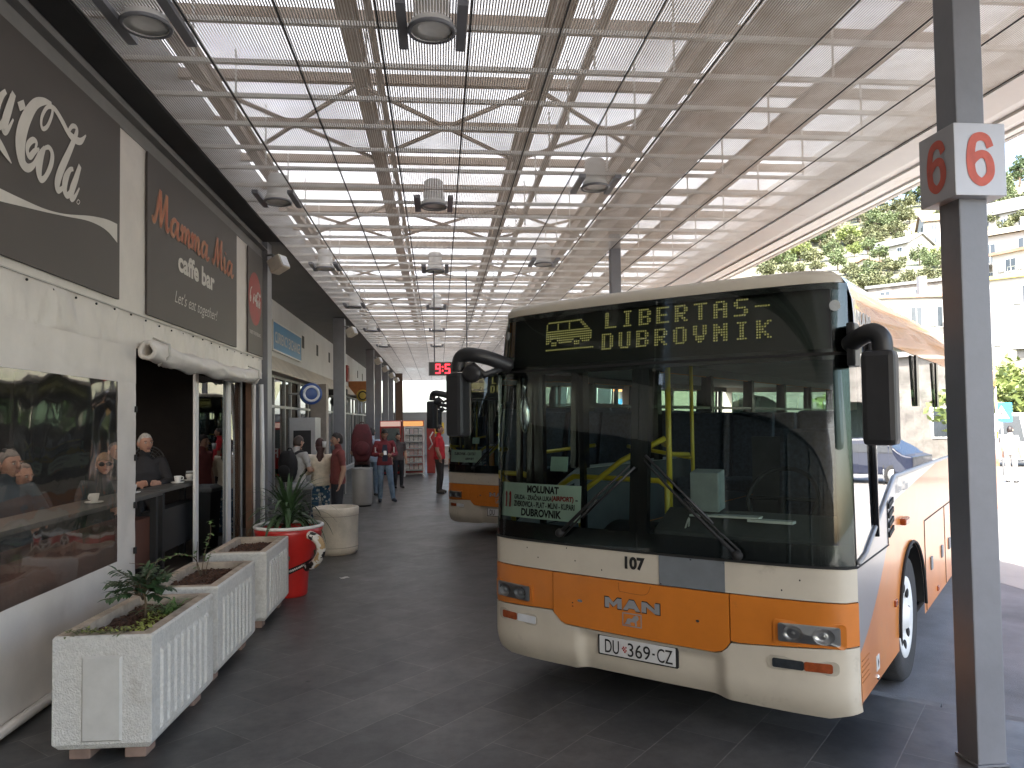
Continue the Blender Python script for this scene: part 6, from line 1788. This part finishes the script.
# slanted black band with a pale squiggle of worn lettering
def cup_r(z): return interp(z, [0, .28, .38, .56, .70, .76], [.203, .215, .25, .33, .365, .372])
m = MB(); m.smooth = True
for i in range(41):
    a = R(-150 + 140 * i / 40); zc = .26 + .14 * max(0, math.sin((i / 40 - .35) * 1.6)) ; hw = .032
    for dz in (-hw, 0, hw): r_ = cup_r(zc + dz) + .004; m.vert((r_ * math.cos(a), r_ * math.sin(a), zc + dz))
for i in range(40):
    for j in range(2): q = i * 3 + j; m.face((q, q + 3, q + 4, q + 1))
m.build('band', M_RUB, t)
m = MB(); pts_ = []
for i in range(34):
    f = 20 + i * .4; a = R(-150 + 140 * f / 40); zc = .26 + .14 * max(0, math.sin((f / 40 - .35) * 1.6)) + .012 * math.sin(i * 1.9); r_ = cup_r(zc) + .007
    pts_.append((r_ * math.cos(a), r_ * math.sin(a), zc))
m.tube(pts_, .006, 5); m.build('worn_lettering', M_PRINT, t)
m = MB(); m.lathe([(.001, .70), (.336, .70)], 32, cap=False); m.build('soil', M_SOIL, t)
t = empty('yucca', (-1.69, 8.75, .70), 0, 'spiky yucca with long drooping strap leaves in the red cup pot', 'plant')
m = MB(); m.tube([(0, 0, -.02), (0, 0, .18)], .03, 8); m.build('stem', M_STEM, t)
m = MB()
for q in range(92):
    a = rs_.uniform(0, 2 * PI); e = rs_.uniform(.15, 1.5) if q > 8 else rs_.uniform(1.2, 1.5)
    leaf(m, (0.02 * math.cos(a), .02 * math.sin(a), rs_.uniform(.04, .2)), (math.cos(a) * math.cos(e), math.sin(a) * math.cos(e), math.sin(e)), rs_.uniform(.44, .68), .042, 2.3 * (1.3 - e * .6), 8)
m.build('leaves', M_LEAF[0], t)

# ------------------------------------------------------------------ round concrete tub, bins, litter
t = empty('concrete_tub', (-1.515, 11.42, 0), 0, 'round cream concrete tub standing behind the red cup pot', 'planter')
M_CRC = mat('cream concrete', (.68, .62, .52), .85, var=.1, scale=5, bump=.4, bscale=40, stain=((.36, .31, .25), 2.5, .62))
m = MB(); m.lathe([(.001, 0), (.285, 0), (.29, .03), (.31, .035), (.315, .10), (.318, .11), (.325, .56), (.33, .565), (.335, .665), (.325, .675), (.29, .675), (.285, .60), (.001, .58)], 48); m.build('tub', M_CRC, t)
m = MB(); m.lathe([(.001, .595), (.286, .595)], 32, cap=False); m.build('soil', M_SOIL, t)
m = MB(); m.lathe([(.3195, .104), (.322, .108), (.3205, .112)], 48, cap=False); m.lathe([(.3275, .556), (.3305, .560), (.3285, .564)], 48, cap=False); m.build('groove', M_CONCR, t)
t = empty('litter_bin', (-1.76, 17.75, 0), R(20), 'round light grey metal litter bin beside the man with the phone', 'bin')
m = MB(); m.lathe([(.001, .03), (.27, .03), (.285, .06), (.30, .78), (.295, .80), (.27, .80), (.265, .4), (.001, .38)], 40); m.v = [(x * .8, y * .8, z * 1.06) for x, y, z in m.v]; m.build('drum', mat('light grey bin metal', (.30, .30, .29), .45, metal=.2, var=.08, scale=3), t)
m = MB(); m.lathe([(.268, .80), (.306, .80), (.308, .825), (.268, .825), (.268, .80)], 40, cap=False); m.v = [(x * .8, y * .8, z * 1.06) for x, y, z in m.v]; m.build('rim', M_ALUG, t)
m = MB(); m.lathe([(.001, 0), (.2, 0), (.2, .03), (.001, .03)], 32); m.build('foot', M_RUB, t)
t = empty('dark_bin', (-2.13, 11.95, 0), R(8), 'dark grey plastic bin with a pale rounded lid behind the yucca', 'bin')
m = MB(); m.loft([[(-.14, -.15, .03), (.14, -.15, .03), (.14, .15, .03), (-.14, .15, .03)], [(-.18, -.19, .90), (.18, -.19, .90), (.18, .19, .90), (-.18, .19, .90)]]); m.build('body', mat('dark bin plastic', (.03, .032, .036), .5), t, fix=True, bevel=.02)
m = MB(); m.loft([[(-.2, -.21, .90), (.2, -.21, .90), (.2, .21, .90), (-.2, .21, .90)], [(-.2, -.21, .95), (.2, -.21, .95), (.2, .21, .95), (-.2, .21, .95)], [(-.13, -.15, 1.0), (.13, -.15, 1.0), (.13, .15, 1.0), (-.13, .15, 1.0)]]); m.build('lid', mat('grey bin lid', (.16, .165, .17), .45), t, fix=True, bevel=.015)
m = MB()
for s in (-1, 1): m.tube([(s * .1 - .02, .15, .05), (s * .1 + .02, .15, .05)], .05, 12)
m.build('wheel', M_RUB, t)
m = MB(); m.smooth = False
m.loft([[Vector((x, y, .002 + .012 * abs(x * 12) * (y + .05) * 4 + .004 * math.sin(x * 60))) for x in (-.055, -.02, .02, .055)] for y in (-.035, 0, .035)], False, False)
o = m.build('paper_scrap', M_HUB); o.location = (-1.17, 9.55, .002); o.rotation_euler = (0, 0, .5); tag(o, 'small white scrap of paper on the dark floor near the concrete tub', 'litter')

# ------------------------------------------------------------------ right side: houses, trees, street
M_HW = mat('white house render', (.36, .345, .32), .8, var=.05, scale=.6)
M_HC = mat('cream house render', (.33, .285, .23), .8, var=.06, scale=.6)
M_HG = mat('grey stone wall', (.22, .205, .185), .9, var=.3, scale=1.6, bump=.6, bscale=4)
M_RT = mat('pale tiled roof', (.25, .17, .12), .8, var=.2, scale=2, bump=.4, bscale=6)
M_RG = mat('grey roof', (.2, .2, .2), .8, var=.12, scale=1)
M_WIN = mat('dark house window', (.05, .06, .07), .15, var=.3, scale=.4)
M_SHUT = mat('shutter', (.20, .22, .22), .6, var=.15, scale=2)
def at(x, y, dist, z=None):
    """Ground spot on the hill along a bearing measured in the picture plane of the walkway camera."""
    d = fw + rr_ * ((x - 512) / F_PX) - uu_ * ((y - 394) / F_PX)
    hz = math.hypot(d.x, d.y); return Vector((d.x / hz * dist, d.y / hz * dist, CAM_H + d.z / hz * dist))
def house(p, w, d, h, face, label, roof='gable', wall=None, rmat=None, floors=2, cols=3, balcony=False, rh=None):
    """Body w x d x h with its front turned to bearing face; windows with panes, shutters, balcony, roof, chimney."""
    t = empty('house', p, face, label, 'house')
    wall = wall or M_HW; rmat = rmat or M_RT
    m = MB(); m.box(-w / 2, w / 2, -d / 2, d / 2, -6, h); wl_ = m.build('wall', wall, t)
    rh = rh or (w * .22)
    if roof == 'gable':
        m = MB(); m.prism([(-d / 2 - .5, h), (0, h + rh), (d / 2 + .5, h), (d / 2 + .5, h + .18), (0, h + rh + .22), (-d / 2 - .5, h + .18)], -w / 2 - .4, w / 2 + .4, 'x'); rf_ = m.build('roof', rmat, t)
        m = MB()
        for s in (-1, 1): m.poly([(s * w / 2, -d / 2, h), (s * w / 2, d / 2, h), (s * w / 2, 0, h + rh)])
        m.build('gable', wall, t)
    elif roof == 'front':
        m = MB(); m.prism([(-w / 2 - .5, h), (0, h + rh), (w / 2 + .5, h), (w / 2 + .5, h + .18), (0, h + rh + .22), (-w / 2 - .5, h + .18)], -d / 2 - .5, d / 2 + .4, 'y'); rf_ = m.build('roof', rmat, t)
        m = MB()
        for s in (-1, 1): m.poly([(-w / 2, s * d / 2, h), (w / 2, s * d / 2, h), (0, s * d / 2, h + rh)])
        m.build('gable', wall, t)
    else:
        m = MB(); m.box(-w / 2 - .25, w / 2 + .25, -d / 2 - .25, d / 2 + .25, h, h + .3); rf_ = m.build('roof', rmat, t)
    m = MB(); m.box(w * .2, w * .2 + .7, -.3, .4, h + .2, h + rh + 1.0); m.build('chimney', wall, rf_)
    fh = h / floors
    for sd_ in (0, 1):
        for fl in range(floors):
            n = cols if sd_ == 0 else max(2, int(cols * d / w))
            for c in range(n):
                x = ((w if sd_ == 0 else d) * ((c + .5) / n - .5)); zz = fl * fh + fh * .34; ww, hh = 1.0, fh * .44
                tall = balcony and fl > 0 and sd_ == 0 and c == n // 2
                if tall: zz = fl * fh + .1; hh = fh * .7
                def Q(x_, y_, z_): return (x_, -d / 2 - y_, z_) if sd_ == 0 else (-w / 2 - y_, -x_, z_)
                m = MB(); a, b = Q(x - ww / 2 - .1, .06, zz - .1), Q(x + ww / 2 + .1, -.05, zz + hh + .1)
                m.box(min(a[0], b[0]), max(a[0], b[0]), min(a[1], b[1]), max(a[1], b[1]), a[2], b[2]); wo = m.build('window', M_ALU, t)
                m = MB()
                for s in (-.25, .25):
                    a, b = Q(x + s * ww - ww * .22, .08, zz), Q(x + s * ww + ww * .22, .05, zz + hh); m.box(min(a[0], b[0]), max(a[0], b[0]), min(a[1], b[1]), max(a[1], b[1]), a[2], b[2])
                m.build('pane', M_WIN, wo)
                if (c + fl) % 2 == 0 and not tall:
                    for s in (-1, 1):
                        m = MB(); a, b = Q(x + s * (ww / 2 + .38) - .26, .09, zz), Q(x + s * (ww / 2 + .38) + .26, .02, zz + hh); m.box(min(a[0], b[0]), max(a[0], b[0]), min(a[1], b[1]), max(a[1], b[1]), a[2], b[2]); m.build('shutter', M_SHUT, wo)
    if balcony:
        for fl in range(1, floors):
            m = MB(); m.box(-w * .34, w * .34, -d / 2 - 1.5, -d / 2, fl * fh - .1, fl * fh + .1); bo = m.build('balcony', wall, t)
            m = MB()
            k = 0; x = -w * .34
            while x <= w * .34: m.box(x - .02, x + .02, -d / 2 - 1.48, -d / 2 - 1.44, fl * fh + .1, fl * fh + 1.0); x += .35
            m.box(-w * .34, w * .34, -d / 2 - 1.5, -d / 2 - 1.42, fl * fh + 1.0, fl * fh + 1.06)
            m.build('railing', M_SHUT, bo)
    return t
def face_cam(p, off=0): return math.atan2(-p.x, -p.y) * -1 + PI + off if False else math.atan2(p.y, p.x) - PI / 2 + off
def hs(px, py, dist, w, d, h, label, off=0, **kw):
    p = at(px, py, dist); return house(p, w, d, h, face_cam(p, off), label, **kw)
# bases are given where each house meets the slope in the picture
hs(878, 312, 130, 12, 9, 5.2, 'white house with a front gable just above the roof of bus 107', R(-20), roof='front', floors=2, cols=3, balcony=True, rh=2.4)
hs(858, 318, 105, 7, 7, 4.2, 'small white house at the roof edge of bus 107', R(15), roof='flat', rmat=M_RG, floors=1, cols=2)
hs(898, 276, 165, 10, 8, 5.0, 'white house with a grey roof higher up behind the gable house', R(-35), rmat=M_RG, floors=2, cols=3)
hs(930, 350, 92, 10, 8, 6.6, 'grey white apartment house with long balconies beside the near column', R(-10), roof='flat', wall=M_HG, rmat=M_RG, floors=3, cols=3, balcony=True)
hs(905, 345, 84, 7, 6, 4.2, 'low white house below the gable house', R(20), roof='flat', floors=1, cols=3)
hs(1004, 300, 96, 9, 8, 6.2, 'white house with a balcony right of the near column', R(-15), floors=2, cols=3, balcony=True, rh=1.3, rmat=M_HC)
hs(1040, 360, 82, 10, 8, 7.0, 'cream house with a yellow awning right of the near column', R(-8), wall=M_HW, roof='flat', rmat=mat('yellow awning cloth', (.62, .46, .12), .7), floors=2, cols=3)
hs(1012, 240, 190, 16, 8, 5.0, 'long white house high on the slope right of the number box', R(-20), floors=1, cols=5, rmat=M_RG)
hs(950, 250, 170, 10, 8, 5, 'white house on the slope hidden behind the near column', R(10), floors=2, cols=3)
hs(1100, 330, 90, 14, 9, 8, 'white apartment block off to the right of the street', R(-25), floors=3, cols=4, balcony=True, roof='flat')
hs(1200, 350, 80, 12, 9, 9, 'cream apartment block far to the right of the street', R(-35), floors=3, cols=4, wall=M_HC, balcony=True)
hs(1330, 360, 70, 14, 9, 9, 'white block with a tiled roof opposite the bus flanks', R(-45), floors=3, cols=5, balcony=True)

# trees: tapered trunk, limbs, leaf clumps through an uneven crown
def tree_data(seed, height, spread, n, leafs, lsize):
    r_ = random.Random(seed); tr = MB(); cr = MB()
    top = height * .42
    tr.tube([(0, 0, -.6), (.03 * height * r_.uniform(-1, 1), 0, top * .6), (0, .02 * height, top)], [height * .035, height * .026, height * .018], 8)
    for q in range(n):
        a = r_.uniform(0, 2 * PI); rr = spread * math.sqrt(r_.random()); z = top + (height - top) * r_.uniform(-.15, 1) * (1 - .45 * (rr / spread) ** 2)
        c = Vector((rr * math.cos(a), rr * math.sin(a), z)); b = Vector((0, 0, top * r_.uniform(.6, 1)))
        if q % 2 == 0: tr.tube([b, b.lerp(c, .5) + Vector((0, 0, .05 * height)), c], [height * .011, height * .007, height * .003], 5)
        cs = spread * r_.uniform(.22, .42)
        for _ in range(leafs):
            d = Vector((r_.gauss(0, 1), r_.gauss(0, 1), r_.gauss(0, .8))); d.normalize(); p = c + d * cs * r_.random() ** .4
            u = Vector((r_.gauss(0, 1), r_.gauss(0, 1), r_.gauss(0, .6))).normalized(); v = u.cross(Vector((r_.gauss(0, 1), r_.gauss(0, 1), r_.gauss(0, 1)))).normalized(); s = lsize * r_.uniform(.6, 1.3)
            cr.quad(p - u * s, p - v * s * .5, p + u * s, p + v * s * .5)
    return tr.mesh('trunk'), cr.mesh('crown')
M_TRK = mat('tree bark', (.13, .10, .075), .9, var=.25, scale=3)
KIND = {'tree': (tree_data(1, 7, 3.0, 34, 46, .34), mat('hill tree leaves', (.12, .155, .065), .6, col2=(.08, .11, .042), scale=.7)),
        'pine': (tree_data(2, 8, 2.0, 30, 46, .30), mat('dark evergreen leaves', (.06, .095, .042), .6, col2=(.085, .12, .05), scale=.7)),
        'bright': (tree_data(3, 5.5, 2.8, 36, 50, .26), mat('yellow green crown', (.17, .20, .05), .6, col2=(.11, .15, .04), scale=.7)),
        'shrub': (tree_data(4, 2.4, 1.8, 22, 40, .22), mat('olive shrub leaves', (.14, .145, .07), .7, col2=(.09, .105, .045), scale=.7))}
def tree(kind, p, s, rz, label, group=None):
    (tm, cm), lm = KIND[kind]
    for me, mt in ((tm, M_TRK), (cm, lm)):
        if not me.materials: me.materials.append(mt)
    t = empty({'tree': 'hill_tree', 'pine': 'pine_tree', 'bright': 'leafy_tree', 'shrub': 'shrub'}[kind], p, rz, label, 'shrub' if kind == 'shrub' else 'tree', group)
    t.scale = (s, s, s * rnd.uniform(.85, 1.15))
    for nm, me in (('trunk', tm), ('crown', cm)):
        o = bpy.data.objects.new(nm, me); COL.objects.link(o); o.parent = t
    return t
def on_hill(x, y): return Vector((x, y, hill_h(x, y)))
def march(px, py):
    """Where a line of sight meets the modelled slope."""
    for dist in range(60, 480, 2):
        q = at(px, py, dist)
        if q.z < hill_h(q.x, q.y): return Vector((q.x, q.y, hill_h(q.x, q.y)))
    return None
HT = [('bright', 800, 262, 1.5), ('bright', 848, 246, 1.5), ('tree', 833, 262, 1.2), ('pine', 820, 250, 1.4), ('pine', 868, 218, 1.6), ('pine', 880, 210, 1.7), ('pine', 893, 208, 1.6), ('pine', 905, 198, 1.7), ('tree', 917, 200, 1.6), ('pine', 872, 228, 1.4), ('pine', 860, 224, 1.5), ('tree', 890, 228, 1.2), ('bright', 862, 252, 1.2),
      ('tree', 785, 270, 1.4), ('bright', 930, 262, 1.1), ('tree', 920, 266, 1.0), ('tree', 1012, 210, 1.2), ('tree', 1000, 200, 1.3), ('pine', 1020, 184, 1.3), ('bright', 1015, 400, 1.2), ('tree', 775, 262, 1.2), ('tree', 880, 262, 1.0), ('bright', 905, 318, .8), ('tree', 870, 282, 1.0)]
HTL = {'bright': 'yellow green leafy tree on the sunny slope', 'tree': 'mid green tree on the sunny slope', 'pine': 'dark evergreen in the dense stand below the white canopy edge'}
for i, (kd, px, py, s) in enumerate(HT):
    p = march(px, py)
    if p is None: p = at(px, py, 62); p.z = -.12
    for q in range(2 if i != 19 else 1):
        if q:
            p = march(px + rnd.uniform(-16, 16), py + rnd.uniform(-9, 9))
            if p is None: continue
        tree(kd, p, .44 * s * max(.7, math.hypot(p.x, p.y) / 150) * rnd.uniform(.75, 1.15), rnd.uniform(0, 6), HTL[kd], 'trees on the hillside')
k = 0
while k < 150:
    px, py = rnd.uniform(760, 1030), rnd.uniform(165, 300)
    p = march(px, py)
    if p is None: continue
    if noise.noise(Vector((p.x * .03, p.y * .03, 7))) < -.12: k += .34; continue
    tree('shrub', p, rnd.uniform(.5, 1.2) * max(.6, math.hypot(p.x, p.y) / 150), rnd.uniform(0, 6), 'olive green shrub on the dry hillside', 'shrubs on the hillside'); k += 1
# street corner beyond the bays
p = at(1006, 424, 40); p.z = -.12
tree('bright', p + Vector((1.2, 2, 0)), .8, 1.2, 'small yellow green street tree behind the blue crossing sign')
p = at(1014, 430, 37); p.z = -.12
tree('bright', p + Vector((3.5, 1, 0)), .85, 4.2, 'yellow green street tree at the right edge beside the white van')
p = at(1003, 455, 30); p.z = -.12
t = empty('crossing_sign', p, math.atan2(p.y, p.x) - PI / 2 + R(8), 'square blue pedestrian crossing sign on a pole', 'sign')
m = MB(); m.tube([(0, .03, 0), (0, .03, 2.45)], .035, 8); m.build('pole', M_ALUG, t)
m = MB(); m.box(-.3, .3, -.01, .01, 1.78, 2.42); m.build('panel', mat('blue sign enamel', (.03, .30, .52), .4, var=.05), t, fix=True, bevel=.005)
m = MB(); m.poly([(-.22, -.014, 1.90), (.22, -.014, 1.90), (0, -.014, 2.33)]); tri_ = m.build('triangle', M_HUB, t)
m = MB(); m.obox((.0, -.018, 2.05), (.018, 0, 0), (0, .002, 0), (-.01, 0, .06)); m.obox((-.03, -.018, 1.96), (.012, 0, 0), (0, .002, 0), (.02, 0, .05)); m.obox((.03, -.018, 1.96), (.012, 0, 0), (0, .002, 0), (-.02, 0, .05)); m.ellipsoid((0, -.018, 2.14), (.02, .003, .02), 8, 5); m.build('pictogram', M_RUB, tri_)
# white van and a passer-by
def car(loc, rz, label, name, cat, L2, W2, H2, paint, van=False, group=None):
    t = empty(name, loc, rz, label, cat, group)
    m = MB()
    if van: side = [(-L2, .3), (L2, .3), (L2, .8), (L2 - .1, 1.0), (L2 - .95, 1.12), (L2 - 1.5, H2), (-L2 + .05, H2), (-L2, H2 - .2)]
    else: side = [(-L2, .32), (L2, .3), (L2 - .02, .62), (L2 - .2, .78), (L2 - 1.1, .90), (L2 - 1.75, H2), (-L2 + .9, H2), (-L2 + .25, .95), (-L2, .88)]
    m.prism([(a, b) for a, b in side], -W2, W2, 'x')
    m.v = [(y * 1.0, x, z) if False else (x * (1 - .12 * max(0, (z - .95)) / (H2 - .9)), y, z) for x, y, z in m.v]
    m.build('body', paint, t, fix=True, bevel=.05)
    for s in (-1, 1):
        m = MB(); zt = H2 - .12; k = 1 - .12 * (.5)
        ya, yb = (L2 - 1.35, L2 - 2.2) if van else (L2 - 1.35, -L2 + .75)
        m.poly([(s * (W2 * .975 + .012), ya + .2, 1.0), (s * (W2 * .90 + .014), ya - .25, zt), (s * (W2 * .90 + .014), yb + .15, zt), (s * (W2 * .975 + .012), yb, 1.0)]); m.build('side_window', M_SMOKE, t)
        for y in (L2 * .62, -L2 * .62):
            w2 = MB(); rot = Matrix.Translation((s * (W2 - .06), y, .31)) @ Matrix.Rotation(s * PI / 2, 4, 'Y'); kk = MB(); kk.lathe([(.2, -.1), (.31, -.1), (.32, 0), (.31, .1), (.2, .1)], 24, cap=False); w2.add(kk, rot); wo = w2.build('wheel', M_TYRE, t)
            w3 = MB(); kk = MB(); kk.lathe([(.001, .07), (.19, .09), (.2, .06), (.2, -.02), (.001, -.02)], 24); w3.add(kk, rot); w3.build('rim', M_ALUG, wo)
        m = MB(); m.box(s * W2 * .62 - .16, s * W2 * .62 + .16, L2 - .03, L2 + .02, .6, .74); m.build('headlight', M_PALE, t)
        m = MB(); m.obox((s * (W2 + .1), L2 - 1.35, 1.02), (.09, 0, 0), (0, .05, 0), (0, 0, .07)); m.build('mirror', M_PLAS, t)
    m = MB(); kk = .95
    m.poly([(-W2 * .86, L2 - 1.0 if not van else L2 - .9, 1.0), (W2 * .86, L2 - 1.0 if not van else L2 - .9, 1.0), (W2 * .8, (L2 - 1.66) if not van else L2 - 1.42, H2 - .08), (-W2 * .8, (L2 - 1.66) if not van else L2 - 1.42, H2 - .08)])
    m.v = [(x, y + .06, z + .04) for x, y, z in m.v]; m.build('windscreen', M_SMOKE, t)
    m = MB(); m.box(-W2 * .7, W2 * .7, L2 - .02, L2 + .015, .36, .5); m.build('grille', M_RUB, t)
    return t
M_VANW = mat('white van paint', (.68, .68, .68), .35, var=.04, coat=.5)
p = at(1030, 455, 36); p.z = -.12
car(p, R(60), 'white van parked at the street corner on the right edge', 'parked_van', 'van', 2.5, .95, 2.1, M_VANW, True)
p = at(1011, 462, 27); p.z = -.12
person('passer-by in a white shirt beside the crossing sign at the right edge', p, R(120), 1.7, None, top=(.66, .65, .63), bottom=(.45, .43, .40), hair='short')
# things the bus flank mirrors: a dark blue car, a green one and a stone building with an arch
car((20.5, 17.5, -.12), R(-120), 'dark blue car mirrored in the flank windows of bus 107', 'parked_car', 'car', 2.1, .86, 1.42, mat('dark blue car paint', (.008, .013, .035), .3, var=.05, coat=.4))
car((15.5, 9.0, -.12), R(-20), 'white car mirrored in the driver window of bus 107', 'parked_car', 'car', 2.0, .85, 1.42, mat('white car paint', (.66, .66, .66), .3, var=.03, coat=1.0))
t = empty('stone_building', (36, 29, -.12), R(-52), 'low stone building with a dark arch mirrored in the bus windows', 'building')
m = MB()
arch = [(-1.6, 0), (-1.6, 1.6)] + [(-1.6 * math.cos(PI * k / 12), 1.6 + 1.4 * math.sin(PI * k / 12)) for k in range(1, 12)] + [(1.6, 1.6), (1.6, 0)]
m.prism([(-9, 0)] + arch + [(9, 0), (9, 5.2), (-9, 5.2)], -3, 3, 'y')
m.build('wall', M_HG, t)
m = MB(); m.box(-1.6, 1.6, 0, .2, 0, 3.0); m.build('door', mat('dark green door', (.03, .06, .05), .5, var=.2), t)
m = MB(); m.box(-9.2, 9.2, -3.3, 3.3, 5.2, 5.45); m.build('roof', M_HW, t)
m = MB(); m.box(2.6, 7.4, -3.06, -3.0, 3.4, 4.4); m.build('fascia_board', mat('blue fascia', (.05, .16, .4), .4, var=.1), t)
for x in (-6.5, -4.2, 4.2, 6.8):
    m = MB(); m.box(x - .55, x + .55, -3.05, -2.98, 1.0, 2.6); w2 = m.build('window', M_ALU, t); m = MB(); m.box(x - .45, x + .45, -3.07, -3.05, 1.1, 2.5); m.build('pane', M_WIN, w2)
